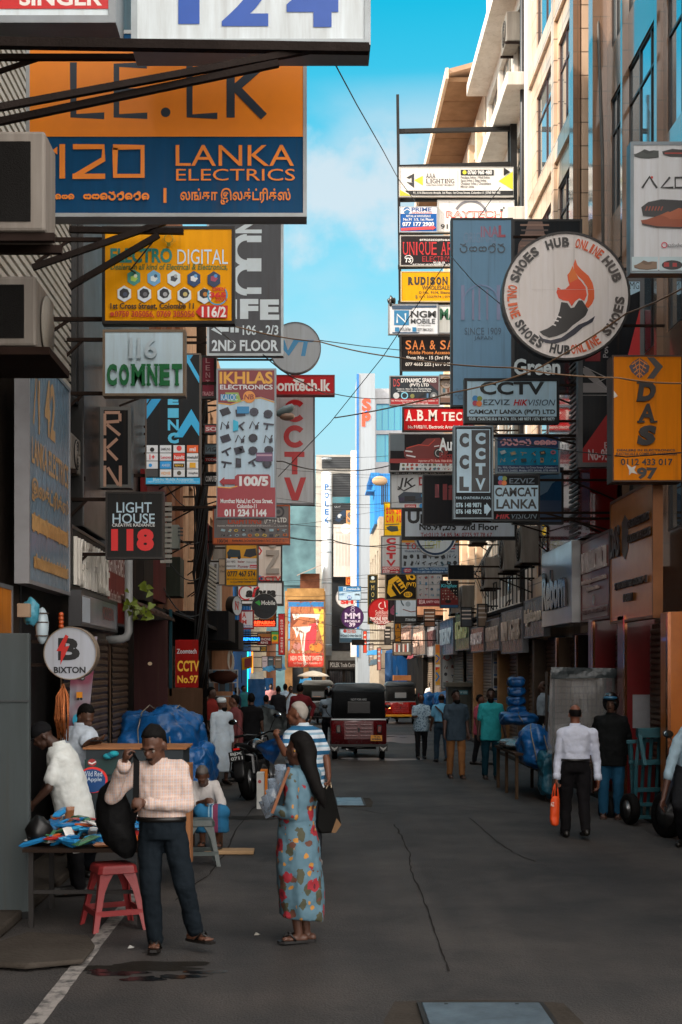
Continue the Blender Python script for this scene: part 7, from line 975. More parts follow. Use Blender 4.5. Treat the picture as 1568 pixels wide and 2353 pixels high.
def moto(label, pos, yaw, lean, plate, group='motorcycles by the kerb'):
    t = thing('motorcycle', (0, 0, 0), label, 'motorcycle', group); t['_at'] = (0, 0, 0); B = M('0e0f11', .22, coat=.5, g=.8)
    wheel(t, (0, 0, .31), .31, .15); wheel(t, (0, 1.33, .3), .3, .12)
    mb = MB(); mb.ell((0, .78, .82), (.16, .28, .15), B); mb.ell((0, .95, .76), (.2, .16, .16), B); mb.build('fuel_tank', t)
    mb = MB(); mb.loft([ringp(Vector((0, y_, z_)), Vector((1, 0, 0)), Vector((0, 0, 1)), rx, rz) for y_, z_, rx, rz in ((-.22, .92, .06, .03), (-.05, .88, .12, .06), (.2, .8, .14, .06), (.5, .78, .12, .05))], M('161617', .7)); mb.build('saddle', t)
    mb = MB(); mb.loft([ringp(Vector((0, y_, z_)), Vector((1, 0, 0)), Vector((0, 0, 1)), rx, rz) for y_, z_, rx, rz in ((-.32, .86, .05, .04), (-.15, .8, .11, .07), (.2, .7, .13, .09))], B); mb.build('tail_fairing', t)
    mb = MB(); mb.box((-.05, -.345, .84), (.05, -.32, .87), M('a01410', .2, emit=.3)); mb.build('tail_lamp', t)
    mb = MB(); mb.loft([ringp(Vector((0, y_, z_)), Vector((1, 0, 0)), Vector((0, .6, .8)), rx, .02) for y_, z_, rx in ((-.2, .8, .07), (-.34, .62, .08), (-.4, .44, .09), (-.38, .34, .08))], BLK); mb.build('mudguard', t)
    mb = MB(); mb.box((-.13, -.375, .66), (.13, -.365, .82), BLK); p_ = mb.build('number_plate', t)
    for i, s_ in enumerate(plate): gv, gf = glyphs(s_, .03); mb = MB(); mb.add([(-.1+.2*u, -.379, .75-.07*i+.055*v) for u, v in gv], gf, M('c0c4c4', .5)); mb.build('lettering', p_)
    mb = MB(); mb.box((-.13, .35, .3), (.13, .8, .6), M('232426', .5, .5)); mb.ell((0, .6, .42), (.2, .17, .15), M('2c2d2f', .4, .6)); mb.build('engine', t, bevel=.03)
    mb = MB(); mb.tube([(.16, .7, .32), (.19, .3, .28), (.2, -.12, .36)], [.03, .05, .055], M('3a3a3c', .3, .7), 12); mb.build('exhaust', t)
    for s_ in (-1, 1):
        mb = MB(); mb.bar((s_*.11, 0, .31), (s_*.11, .55, .4), .04, BLK); mb.bar((s_*.14, -.02, .42), (s_*.12, .12, .72), .035, STEEL); mb.build('swing_arm', t)
        mb = MB(); mb.bar((s_*.09, 1.33, .3), (s_*.09, 1.08, .95), .05, STEEL); mb.build('fork', t)
        mb = MB(); mb.tube([(0, 1.06, 1.0), (s_*.2, 1.04, 1.05), (s_*.36, .9, 1.04)], .015, BLK, 8); mb.tube([(s_*.26, .98, 1.045), (s_*.38, .88, 1.04)], .022, RUB, 8); mb.build('handlebar', t)
        mb = MB(); mb.tube([(s_*.22, 1.0, 1.06), (s_*.3, 1.0, 1.2), (s_*.36, .98, 1.27)], .008, BLK, 6); mb.build('mirror_stem', t); mb = MB(); mb.ell((s_*.4, .98, 1.3), (.085, .02, .05), BLK); mm = mb.build('mirror', t); mb = MB(); mb.ell((s_*.4, .968, 1.3), (.075, .012, .042), M('b8c8d0', .03, 1.0)); mb.build('mirror_glass', mm)
        mb = MB(); mb.tube([(s_*.12, .15, .75), (s_*.22, -.02, .68), (s_*.24, -.1, .5), (s_*.16, .2, .42)], .014, BLK, 8); mb.build('guard_rail', t); mb = MB(); mb.bar((s_*.1, .3, .36), (s_*.28, .26, .36), .035, RUB); mb.build('foot_peg', t)
    mb = MB(); mb.ell((0, 1.2, .93), (.12, .12, .13), B); mb.build('headlamp_cowl', t); mb = MB(); mb.bar((-.1, .4, .3), (-.3, .3, .0), .025, BLK); mb.build('side_stand', t)
    t.location = pos; t.rotation_euler = (0, R_(lean), R_(yaw)); return t
moto('black motorcycle parked on the stall side, rear plate BJX 0711', (W(574, 1838, 21.1).x, 21.3, 0), -14, -9, ('BJX', '0711'))
moto('black motorcycle half cut off at the right edge with a sky reflecting mirror', (5.08, 15.35, 0), 24, 6, ('BCA', '4410'))
# handcart
TEALP = M('1c5560', .5, var=.4, scale=6, bump=.15, bs=30, g=1.1); hc_ = thing('handcart', W(1505, 1890, 18.1), 'upright teal steel handcart with slats and rubber tyred wheels', 'handcart'); Y = 18.0
def rail(name, pts, wd=.05): mb = MB(); [mb.bar(W(*a), W(*b_), wd, TEALP) for a, b_ in zip(pts, pts[1:])]; return mb.build(name, hc_, bevel=.004)
rail('side_rail', [(1472, 1678, Y), (1462, 1760, Y+.02), (1458, 1885, Y+.1)]); rail('side_rail', [(1545, 1676, Y), (1538, 1760, Y+.02), (1530, 1885, Y+.1)])
for y0, wd in ((1684, .13), (1752, .07), (1815, .06), (1849, .05), (1878, .05)): rail('cross_bar', [(1464, y0, Y+.06), (1540, y0-1, Y+.06)], wd)
for x0 in (1478, 1494, 1512, 1528): rail('slat', [(x0+4, 1690, Y+.1), (x0-6, 1880, Y+.14)], .04)
rail('handle', [(1448, 1700, Y+.25), (1452, 1770, Y+.2), (1456, 1850, Y+.2)]); rail('handle', [(1470, 1690, Y-.05), (1482, 1760, Y-.25)]); rail('brace', [(1440, 1705, Y+.2), (1515, 1700, Y+.2)]); rail('brace', [(1445, 1752, Y+.2), (1520, 1748, Y+.2)])
wheel(hc_, W(1448, 1858, Y-.1), .21, .12, (1, .25, 0)); wheel(hc_, W(1395, 1860, Y+.9), .2, .11, (1, .25, 0))
# ---------------- stalls and goods ----------------
def box(name, label, cat, a, b_, mat, bevel=.006, group=None): mb = MB(); mb.box(a, b_, mat); return mb.build(name, loc=((a[0]+b_[0])/2, (a[1]+b_[1])/2, min(a[2], b_[2])), bevel=bevel, label=label, cat=cat, group=group)
cab = box('cabinet', 'tall plain grey metal cabinet at the left edge', 'cabinet', (-3.2, 11.2, 0), (-2.4, 11.28, 2.45), M('6a7476', .5, var=.3, scale=1.2, g=.5, streak=True), .012)
mb = MB(); mb.box((-3.2, 11.19, .0), (-2.395, 11.2, .06), BLK); mb.box((-3.2, 11.185, 1.86), (-2.4, 11.2, 1.875), M('3a3e40', .5)); mb.build('door_seam', cab)
def stool(label, x, y, col, h, rot, w0=.3, w1=.42):
    t = thing('plastic_stool', (0, 0, 0), label, 'stool', 'plastic stools by the stall'); t['_at'] = (0, 0, 0); pm = M(col, .4, var=.2, bump=.1, bs=40); mb = MB()
    mb.loft([[Vector((sx_*k, sy_*k, z_)) for sx_, sy_ in ((-1, -.8), (-.8, -1), (.8, -1), (1, -.8), (1, .8), (.8, 1), (-.8, 1), (-1, .8))] for k, z_ in ((w0*.46, h), (w0*.5, h-.015), (w0*.53, h-.07), (w0*.5, h-.07))], pm, smooth=False); mb.build('seat', t, bevel=.006)
    for sx_ in (-1, 1):
        for sy_ in (-1, 1):
            mb = MB(); tp = Vector((sx_*w0*.46, sy_*w0*.46, h-.06)); bt = Vector((sx_*w1*.5, sy_*w1*.5, 0)); n = 6; rg = []
            for i in range(n+1):
                q = tp.lerp(bt, i/n); wd = .062-.02*i/n+.05*max(0, 1-i/1.6); rg.append([q, q-Vector((sx_*wd, 0, 0)), q-Vector((sx_*wd, sy_*.012, 0)), q-Vector((sx_*.012, sy_*.012, 0)), q-Vector((sx_*.012, sy_*wd, 0)), q-Vector((0, sy_*wd, 0))])
            mb.loft(rg, pm, smooth=False); mb.build('leg', t)
    z_ = h*.28; k = (w0*.46+(w1*.5-w0*.46)*.72)
    for a, b_ in (((-k, -k), (k, -k)), ((k, -k), (k, k)), ((k, k), (-k, k)), ((-k, k), (-k, -k))): mb = MB(); mb.bar((a[0]*.96, a[1]*.96, z_), (b_[0]*.96, b_[1]*.96, z_), .014, pm, .045); mb.build('stretcher', t)
    t.location = (x, y, 0); t.rotation_euler.z = R_(rot); return t
stool('red plastic stool standing by the near stall table', W(263, 2125, 10.9).x, 10.85, '8a2a2c', .53, 24, .32, .46)
stool('dark grey green plastic stool behind the checked shirt man', W(452, 1985, 13.9).x, 14.3, '3c4644', .5, 10, .3, .42)
tbl = thing('stall_table', (-2.0, 11.8, 0), 'dark low stall table loaded with packets beside the red stool', 'table'); a = W(100, 1957, 10.75); mb = MB(); mb.box((-2.36, 10.75, .63), (-1.38, 11.75, .66), M('2a201a', .7)); mb.build('table_top', tbl)
for x_ in (-2.3, -1.4):
    for y_ in (10.82, 11.68): mb = MB(); mb.box((x_-.02, y_-.02, 0), (x_+.02, y_+.02, .63), M('1c1816', .6)); mb.build('leg', tbl)
mb = MB(); mb.box((-2.3, 10.81, .28), (-1.4, 10.84, .31), M('1c1816', .6)); mb.build('stretcher', tbl)
rr = random.Random(11); GC_ = ['2a86c0', '1f6aa0', '3a9ac8', 'b8c4c8', 'c05a2a', '3a6a4a', '8a5a3a', 'd8d8d4', '2478b0', 'a02a24']
def packet(x, y, z, sz, c, i, lab, grp, nm='packet'):
    mb = MB(); u = Vector((rr.uniform(-1, 1), rr.uniform(-1, 1), rr.uniform(-.15, .35))).normalized(); v = u.cross(Vector((0, 0, 1))).normalized(); w_ = u.cross(v)*-1; C_ = Vector((x, y, z)); L1, L2, L3 = sz; vs = []
    for s3, k in ((-1, .75), (0, 1), (1, .7)):
        for a, b_ in ((-1, -1), (-.2, -1.05), (1, -.95), (1.05, 0), (1, 1), (.1, 1.08), (-1, .9), (-1.02, 0)): vs.append(C_+u*a*L1*k+v*b_*L2*k+w_*s3*L3*rr.uniform(.8, 1.15))
    mb.loft([vs[0:8], vs[8:16], vs[16:24]], M(c, .25, var=.2), smooth=False); return mb.build(nm, loc=C_, label=lab, cat='packet', group=grp)
for i in range(99):
    c = rr.choice(GC_); n_ = {'2a86c0': 'blue', '1f6aa0': 'deep blue', '3a9ac8': 'sky blue', 'b8c4c8': 'silver', 'c05a2a': 'orange', '3a6a4a': 'green', '8a5a3a': 'brown', 'd8d8d4': 'white', '2478b0': 'mid blue', 'a02a24': 'red'}[c]
    yy = rr.uniform(10.8, 11.65); packet(rr.uniform(-2.3, -1.44), yy, .68+rr.random()*(.05+.2*(yy-10.8)), (rr.uniform(.07, .13), rr.uniform(.03, .055), rr.uniform(.008, .022)), c, i, 'small %s packet lying in the heap on the near stall table' % n_, 'packets heaped on the near stall table')
bb = thing('rubbish_bag', (-2.3, 11.05, .66), 'black plastic bag beside the packets at the end of the near stall table', 'bag'); mb = MB(); mb.ell((-2.27, 11.0, .77), (.11, .12, .13), BLK, warp=lambda p: 1+.12*math.sin(6*p.x+9*p.z)+.08*math.sin(11*p.y)); mb.build('plastic', bb)
CARD = M('9a6a48', .85, var=.25, scale=4); ct = thing('counter', W(310, 1900, 13.0), 'cardboard topped counter with a round blue drink poster behind the checked shirt man', 'counter'); Y = 12.9
a = W(190, 1718, Y); b_ = W(428, 1718, Y); mb = MB(); mb.box((a.x, Y, a.z-.02), (b_.x, Y+.75, a.z), CARD); mb.build('table_top', ct, bevel=.004); mb = MB(); mb.box((a.x+.03, Y+.02, .35), (b_.x-.03, Y+.7, a.z-.02), M('1f2a30', .6)); mb.build('case', ct); mb = MB(); mb.box((b_.x-.03, Y-.3, .25), (b_.x+.07, Y-.02, 1.22), CARD); mb.build('side_board', ct)
put_items(ct, [R(195, 1745, 300, 1780, '16302f'), Ci(214, 1792, 34, 'c02a24', 30), Ci(212, 1794, 31, '123a6a', 27), T('Wild Red', 190, 1772, 235, 1784, 'c8d4dc', .0), T('Apple', 200, 1786, 234, 1798, 'c8d4dc', .0), Ci(212, 1752, 10, '8a2a2a', 8), L([(204, 1752), (212, 1755), (221, 1750)], 3, 'd8d8d8')], Y+.005)
for i, (x_, c) in enumerate(((248, '2a8a9a'), (256, '1f6a80'), (262, '2a9aa8'))): mb = MB(); mb.ell(W(x_, 1738-i*3, 12.84), (.05, .05, .03), M(c, .7, bump=.3)); mb.build('cloth_roll', loc=W(x_, 1738-i*3, 12.84), label=('teal', 'dark teal', 'pale teal')[i]+' rolled cloth tucked under the cardboard counter top', cat='cloth', group='rolled cloths under the counter top')
pl = thing('wood_plank', W(528, 1957, 15), 'pale wooden plank lying on the road by the old man', 'plank'); mb = MB(); a = W(472, 1958, 15.2); b_ = W(585, 1956, 15.2); mb.box((a.x, 15.0, .005), (b_.x, 15.25, .05), M('a88a68', .7, var=.3)); mb.build('board', pl, bevel=.01)
# bundles under blue plastic
RIDGE = bpy.data.textures.new('sharp_creases', 'MUSGRAVE'); RIDGE.musgrave_type = 'RIDGED_MULTIFRACTAL'; RIDGE.noise_scale = .45; RIDGE.octaves = 2
BLUE = M('10508a', .32, var=.45, scale=4, bump=.6, bs=8, g=1.35); ROPE = M('8a8070', .8)
def bundle(label, c, r, seed=0, ropes=2, mat=None, vox=.035, disp=.12, sq=.75):
    t = thing('blue_bundle', (c[0], c[1], c[2]-r[2]), label, 'bundle', 'goods wrapped in blue plastic'); mb = MB()
    def wp(p): m_ = max(abs(p.x), abs(p.y), abs(p.z)); return (1-sq)+sq*min(1.35, 1/m_)*.86+.05*math.sin(7*p.x+seed)+.05*math.sin(9*p.y+5*p.z+seed)
    mb.ell(c, r, mat or BLUE, n=36, k=22, warp=wp); o = mb.build('wrap', t); sb = o.modifiers.new('s', 'SUBSURF'); sb.levels = sb.render_levels = 1; sb.levels = sb.render_levels = 2; d = o.modifiers.new('crumple', 'DISPLACE'); d.texture = CLD2; d.texture_coords = 'LOCAL'; d.strength = disp; d = o.modifiers.new('creases', 'DISPLACE'); d.texture = RIDGE; d.texture_coords = 'LOCAL'; d.strength = disp*.3; d.mid_level = .6
    for i in range(ropes):
        mb = MB(); x_ = c[0]+(i-(ropes-1)/2)*r[0]*.7; mb.tube([(x_+.05*math.sin(a*1.0), c[1]+r[1]*1.02*math.cos(a*.5236), c[2]+r[2]*1.02*math.sin(a*.5236)) for a in range(13)], .008, ROPE, 6); mb.build('rope', t)
    return t
P = W(372, 1690, 18.6); bundle('huge heap wrapped in blue plastic beside the plywood boards', (P.x, 18.9, .98), (.62, 1.0, .62), 1, 2, disp=.2); P = W(455, 1700, 18.2)
bundle('lower end of the blue wrapped heap sloping toward the motorcycle', (P.x-.06, 18.5, .66), (.3, .8, .44), 4, 1, disp=.16)
P = W(1236, 1712, 21.4); bundle('roped blue bundle on the low table in front of the plastic covered rack', (P.x, 21.5, .86), (.29, .45, .36), 2, 2)
for i in range(4): P = W(1190, 1567+i*22, 24.4); bundle(('topmost', 'second', 'third', 'lowest')[i]+' blue bale of the tall stack by the roller shutter', (P.x+.012*(i % 2), 24.6, P.z), (.19, .22, .1), 5+i, 0, disp=.05)
P = W(1192, 1651, 24.2); bundle('flat blue wrapped bundle under the tall stack of bales', (P.x, 24.2, P.z), (.38, .4, .12), 12, 1, disp=.08)
P = W(1030, 1610, 44); bundle('blue wrapped pile by the grey junction box far up the right side', (P.x, 44, .95), (.5, .6, .45), 14, 1); P = W(998, 1615, 47); bundle('blue wrapped pile beside the patterned shirt man\'s side of the road', (P.x, 47.5, .85), (.42, .5, .42), 17, 1)
P = W(1262, 1740, 21); bundle('hanging fold of blue plastic at the foot of the roped bundle', (P.x, 21.1, .45), (.16, .3, .4), 19, 0, mat=M('1a5a70', .4, var=.4, bump=.5, bs=9))
tq = thing('goods_table', W(1205, 1760, 22), 'low table covered in clear plastic between the bales and the rack', 'table'); a = W(1148, 1690, 23); b_ = W(1275, 1690, 21.6); mb = MB(); mb.box((a.x, 21.3, .72), (b_.x+.05, 23.6, .76), M('3a2c22', .7)); mb.build('table_top', tq)
for x_ in (a.x+.05, b_.x-.05):
    for y_ in (21.4, 22.5, 23.5): mb = MB(); mb.box((x_-.025, y_-.025, 0), (x_+.025, y_+.025, .72), M('4a3a2c', .7)); mb.build('leg', tq)
CLEAR = M('5a6468', .12, var=.5, scale=6, bump=.9, bs=14, g=.8)
mb = MB(); mb.ell((a.x+.45, 22.5, .83), (.5, 1.1, .12), CLEAR, n=30, k=14, warp=lambda p: 1+.12*math.sin(8*p.x+5*p.y)+.1*math.sin(13*p.y)); o = mb.build('plastic_sheet', loc=(a.x+.45, 22.5, .76), label='crinkled clear plastic spread over goods on the low table', cat='plastic sheet'); d = o.modifiers.new('c', 'DISPLACE'); d.texture = CLD; d.strength = .08
rk = thing('wire_rack', W(1345, 1800, 20.6), 'wire grid display rack draped in clear crinkled plastic', 'rack'); Y = 20.6; a = W(1272, 1540, Y); b_ = W(1410, 1540, Y); mb = MB(); GM = M('3a3430', .5, .5)
for i in range(15): x_ = a.x+(b_.x-a.x)*i/14; mb.tube([(x_, Y, .55), (x_, Y, a.z-.06)], .005, GM, 5)
for i in range(16): z_ = .55+(a.z-.06-.55)*i/15; mb.tube([(a.x, Y, z_), (b_.x, Y, z_)], .005, GM, 5)
mb.build('wire_grid', rk)
for x_ in (a.x, b_.x):
    for y_ in (Y, Y+.6): mb = MB(); mb.bar((x_, y_, 0), (x_, y_, a.z-.03), .04, GM); mb.build('post', rk)
mb = MB(); mb.box((a.x+.04, Y+.5, .55), (b_.x-.04, Y+.55, a.z-.08), M('77695c', .8, var=.3)); mb.build('back_panel', rk)
SHEET = glassm('plastic_film', (.72, .74, .76, 1), .22, trans=.9, ior=1.2); mb = clothgrid(Vector((a.x-.06, Y-.06, a.z)), Vector((b_.x+.04, Y-.05, a.z)), Vector((b_.x+.02, Y-.08, .9)), Vector((a.x-.12, Y-.1, .8)), 26, 26, .03, SHEET, 5, th=.003); mb.build('plastic_cover', rk)
mb = clothgrid(Vector((a.x-.05, Y-.09, a.z+.05)), Vector((b_.x+.03, Y-.09, a.z+.03)), Vector((b_.x+.03, Y-.09, a.z-.12)), Vector((a.x-.05, Y-.09, a.z-.14)), 30, 5, .02, CLEAR, 9, th=.004); mb.build('rolled_edge', rk)
# ---------------- shutters, pillars and wall fittings ----------------
def slats(name, label, y0, y1, z0, z1, x, side, mat, pitch=.09, group='roller shutters'):
    mb = MB(); n = int((z1-z0)/pitch)
    for i in range(n):
        z_ = z0+i*pitch; s_ = -side
        mb.add([(x, y0, z_), (x, y1, z_), (x+s_*.025, y1, z_+pitch*.35), (x+s_*.025, y0, z_+pitch*.35), (x+s_*.022, y1, z_+pitch*.8), (x+s_*.022, y0, z_+pitch*.8), (x, y1, z_+pitch), (x, y0, z_+pitch)], [(0, 1, 2, 3), (3, 2, 4, 5), (5, 4, 6, 7)], mat)
    mb.box((x+side*.02, y0, z0), (x+side*.005, y1, z1), mat); o = mb.build(name, loc=(x, (y0+y1)/2, z0), label=label, cat='shutter', group=group); return o
SH1 = M('6a5646', .4, .3, var=.35, scale=3, streak=True, g=1.0); SH2 = M('8f7f70', .4, .3, var=.3, scale=3, streak=True, g=1.0)
ry = [(17.9, 19.5, 'behind the handcart, half raised'), (20.2, 21.7, 'between the two red pillars'), (22.3, 23.6, 'beside the wire rack'), (23.9, 25.4, 'left of the profile man'), (26.2, 28.0, 'behind the profile man'), (28.6, 30.2, 'behind the tall stack of bales'), (30.8, 33.2, 'right of the phone repair board'), (35.6, 38.2, 'past the phone repair board'), (39.2, 42.2, 'above the junction box'), (43.2, 46, 'right of the watch picture board'), (48, 51, 'catching sun far up the right side'), (54, 57, 'near the red three wheeler'), (60, 64, 'far beyond the red three wheeler')]
for i, (y0, y1, lb) in enumerate(ry): slats('roller_shutter', 'brown ribbed roller shutter '+lb, y0, y1, .75 if i == 0 else .1, 2.8, 5.12, 1, (SH1, SH2)[i % 2 if i > 3 else 0])
def pill(label, x0, x1, y0, y1, z1, mat, edge=None):
    mb = MB(); mb.box((x0, y0, .05), (x1, y1, z1), mat); o = mb.build('shop_pillar', loc=((x0+x1)/2, y0, .05), label=label, cat='pillar', group='pillars between the shops', bevel=.01)
    if edge: mb = MB(); mb.box((x0-.012, y0-.004, .06), (x0+.03, y0+.09, z1-.01), edge); mb.build('metal_edge', o)
RED = M('6e1214', .28, var=.2, coat=.4, g=1.0); COP = M('b87a58', .12, .9, var=.3, streak=True); ORP = M('b8661a', .35, var=.2, coat=.3)
pill('deep red shop pillar with a white notice behind the helmet man', 4.75, 5.2, 19.6, 20.1, 2.95, RED, COP); pill('deep red shop pillar beside the draped rack', 4.75, 5.2, 21.8, 22.2, 2.95, RED, COP); pill('orange shop pillar behind the handcart', 4.78, 5.2, 17.35, 17.75, 2.9, ORP, COP)
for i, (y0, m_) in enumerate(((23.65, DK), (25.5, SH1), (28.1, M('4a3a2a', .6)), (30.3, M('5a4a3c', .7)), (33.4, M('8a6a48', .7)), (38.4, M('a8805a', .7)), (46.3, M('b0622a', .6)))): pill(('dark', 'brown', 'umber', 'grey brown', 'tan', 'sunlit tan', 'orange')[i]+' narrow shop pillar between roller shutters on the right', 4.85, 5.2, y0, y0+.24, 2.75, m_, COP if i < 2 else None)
box('notice', 'blank white notice stuck on the deep red pillar', 'notice', (4.86, 19.585, 1.25), (5.12, 19.597, 1.75), M('8f9096', .6), 0)
rt = thing('red_panel_tower', (4.9, 22, 4.4), 'tall glossy red cladding with a black louvre above the mirror white box', 'wall cladding'); mb = MB(); mb.box((4.75, 22.06, 4.42), (5.22, 25.8, 8.2), M('7c1216', .1, var=.15, coat=.8)); mb.build('panel', rt, bevel=.01); mb = MB()
for i in range(40): mb.box((4.72, 22.9, 4.5+i*.09), (4.75, 23.7, 4.545+i*.09), BLK)
mb.build('louvre', rt)
mb = MB(); mb.box((4.8, 25.9, 3.55), (5.2, 52, 3.62), DK); mb.build('awning_ledge', loc=(5, 39, 3.55), label='long dark ledge over the shop fronts carrying air conditioners', cat='ledge')
ACM = M('8f8880', .5, var=.35, streak=True, g=.9); ACD = M('1c1c1c', .7)
def aircon(label, x0, x1, y0, y1, z0, z1, fan='x', side=-1, brk=True):
    t = thing('air_conditioner', ((x0+x1)/2, (y0+y1)/2, z0), label, 'air conditioner', 'air conditioner outdoor units'); mb = MB(); mb.box((x0, y0, z0), (x1, y1, z1), ACM); mb.build('casing', t, bevel=.02); cz = (z0+z1)/2; mb = MB(); r_ = min(z1-z0, (y1-y0) if fan == 'x' else (x1-x0))*.42
    if fan == 'x':
        xs = x0-.012 if side < 0 else x1+.012; cy = (y0+y1)/2; mb.loft([ringp(Vector((xs+(.01 if side < 0 else -.01), cy, cz)), Vector((0, 1, 0)), Vector((0, 0, 1)), r_, r_, 24), ringp(Vector((xs, cy, cz)), Vector((0, 1, 0)), Vector((0, 0, 1)), r_*.98, r_*.98, 24)], ACD)
        for k in range(1, 5): mb.tube([p for p in ringp(Vector((xs, cy, cz)), Vector((0, 1, 0)), Vector((0, 0, 1)), r_*k/4.4, r_*k/4.4, 20)]+[Vector((xs, cy+r_*k/4.4, cz))], .006, ACM, 4)
    else:
        mb.box((x0+.05, y0-.008, z0+.06), (x1-.09, y0+.002, z1-.07), M('151413', .8, bump=.3, bs=150))
    mb.build('fan_grille', t)
    if brk: mb = MB(); bmm = M('2a201c', .7, .3); mb.box((x0-.03, y0+.03, z0-.05), (x1+.05, y0+.08, z0), bmm); mb.box((x0-.03, y1-.08, z0-.05), (x1+.05, y1-.03, z0), bmm); mb.build('bracket', t)
    return t
a = W(-80, 560, 8.2); b_ = W(104, 300, 8.2); aircon('large grey air conditioner cut by the left edge under the number 120 hoarding', a.x, b_.x, 8.2, 8.55, a.z+.08, b_.z, 'y', 1)
a = W(-60, 812, 10.3); b_ = W(82, 634, 10.3); t = aircon('air conditioner on a rusty shelf below the large one at the left edge', a.x, b_.x, 10.3, 11.05, a.z+.06, b_.z, 'y', 1)
mb = MB(); mb.loft([ringp(Vector((b_.x+.012+k, 10.7, (a.z+b_.z)/2)), Vector((0, 1, 0)), Vector((0, 0, 1)), .25, .25, 24) for k in (0, .012)], M('8a847a', .6, bump=.4, bs=90)); mb.build('fan_grille', t)
mb = MB(); mb.box((a.x, 10.25, a.z-.02), (b_.x+.12, 11.1, a.z+.04), M('2a1c16', .8, var=.5)); mb.build('shelf', t)
aircon('small beige air conditioner on the dark wall behind the slanting board', -2.93, -2.66, 14.6, 15.3, W(0, 1085, 14.9).z, W(0, 1002, 14.9).z, 'x', 1)
for i, (y0, xx, z0, lb) in enumerate(((27.3, 4.45, 4.35, 'nearest air conditioner on the right ledge, beside a teal plastic bag'), (29.4, 4.4, 4.35, 'second air conditioner on the right ledge'), (33.3, 4.5, 4.2, 'air conditioner on a frame above the brown fascia'), (35.8, 4.5, 5.6, 'sunlit air conditioner beside the lamp shop disc'), (38.3, 4.5, 3.8, 'sunlit air conditioner with a looping white hose'), (42, 4.6, 3.9, 'farther air conditioner above the green fascia'), (34.2, 4.6, 7.2, 'upper air conditioner behind the second floor sign'))): aircon(lb, xx, xx+.36, y0, y0+.85, z0, z0+.78)
a = W(1180, 75, 33); aircon('white air conditioner high on the sunlit ledges', 5.0, 5.35, 33, 33.9, a.z-.2, a.z+.55, 'x')
mb = MB()
for k in range(60): mb.box((-2.9, 11.0, 5.35+k*.1), (-2.74, 15.05, 5.41+k*.1), M('bdb8ae', .5, var=.2))
mb.box((-2.75, 15.05, 5.2), (-2.68, 15.2, 11.4), BLK); mb.build('slat_screen', loc=(-2.8, 13, 5.3), label='white slatted screen on the dark wall above the slanting board', cat='screen')
mb = MB(); mb.box((-2.95, 15.2, 3.8), (-2.62, 16.9, 12), M('181716', .35, var=.3)); mb.build('wall_cladding', loc=(-2.8, 16, 3.8), label='black cladding column beside the black tube letter sign', cat='wall cladding', bevel=.01)
# support irons near the top left
q = thing('support_irons', W(300, 180, 8.6), 'long black iron struts crossing in front of the number 120 hoarding', 'bracket'); IR = M('241d1a', .65, .4, var=.4, bump=.2, bs=60)
for pts in (((-60, 258, 8.3), (760, 106, 8.8)), ((-60, 292, 8.45), (640, 146, 8.7)), ((-60, 98, 8.6), (848, 112, 8.75))): mb = MB(); mb.bar(W(*pts[0]), W(*pts[1]), (.042 if pts[0][1] > 100 else .06), IR); mb.build('strut', q)
for pts in (((75, 615, 12.6), (380, 510, 12.8)), ((160, 660, 12.7), (365, 540, 12.8)), ((160, 528, 12.8), (422, 532, 12.8))): mb = MB(); mb.bar(W(*pts[0]), W(*pts[1]), .055, IR); mb.build('strut', loc=W(*pts[0]), label='black iron strut '+('rising to the top of', 'propping the middle of', 'lying level across')[(75, 160, 160).index(pts[0][0]) if pts[0][1] != 528 else 2 if True else 0] + ' the amber electrical dealer sign' if pts[0][1] != 660 else 'black iron strut propping the middle of the amber electrical dealer sign', cat='bracket', group='struts of the amber sign')
# pole, pipes, boards on the stall side
up_ = thing('utility_pole', W(462, 1600, 26), 'dark wooden utility pole tangled in black cables', 'utility pole'); a = W(463, 1600, 25.5); WD = M('2a2019', .9, var=.5, bump=.5, bs=20, g=.9); mb = MB(); mb.tube([(a.x, 25.5, 0), (a.x+.0, 25.5, 9.2)], [.12, .095], WD, 14); mb.build('pole', up_); mb = MB()
for i in range(12): ph = i*1.1; mb.tube([(a.x+.13*math.cos(ph+z_*.9)+.02*math.sin(z_*3+i), 25.5-.1+.1*math.sin(ph+z_), 1.6+z_*.6) for z_ in range(12)], .012+.004*(i % 3), BLK, 5)
for i in range(4): mb.tube([(a.x-.75*t, 25.3-.1*t, 3.2+.7*i+.6*t-1.1*t*(1-t)) for t in [k/8 for k in range(9)]], .012, BLK, 5)
mb.build('cable_tangle', up_)
pp = thing('drain_pipe', W(296, 1400, 17.6), 'pale grey drain pipe with an elbow beside the maroon board', 'pipe'); mb = MB(); a = W(296, 1285, 17.5); b_ = W(296, 1452, 17.5); mb.tube([a, b_, b_+Vector((-.03, 0, -.07)), b_+Vector((-.1, 0, -.1)), b_+Vector((-.3, 0, -.11))], .055, M('8a8c8c', .4, var=.2), 14); mb.build('pipe', pp)
for i, x_ in enumerate((1173, 1183)): mb = MB(); mb.tube([(5.12, 31.3+i*-.5, 3.6), (5.12, 31.3+i*-.5, 25)], .06 if i == 0 else .045, M('26262a' if i == 0 else 'a8a098', .4)); mb.build('drain_pipe', loc=(5.12, 31.3, 3.6), label=('black', 'pale')[i]+' drain pipe running up the sunlit wall beside the white ledges', cat='pipe')
mb = MB(); a = W(1355, 160, 24.1); mb.tube([(5.25, 23.75, 26), (5.25, 23.7, 14), (5.22, 23.2, 11.2), (5.25, 23.2, 6)], .03, M('4a4642', .6)); mb.build('drain_pipe', loc=(5.25, 23.7, 6), label='grey drain pipe bending down between the tan pilasters', cat='pipe')
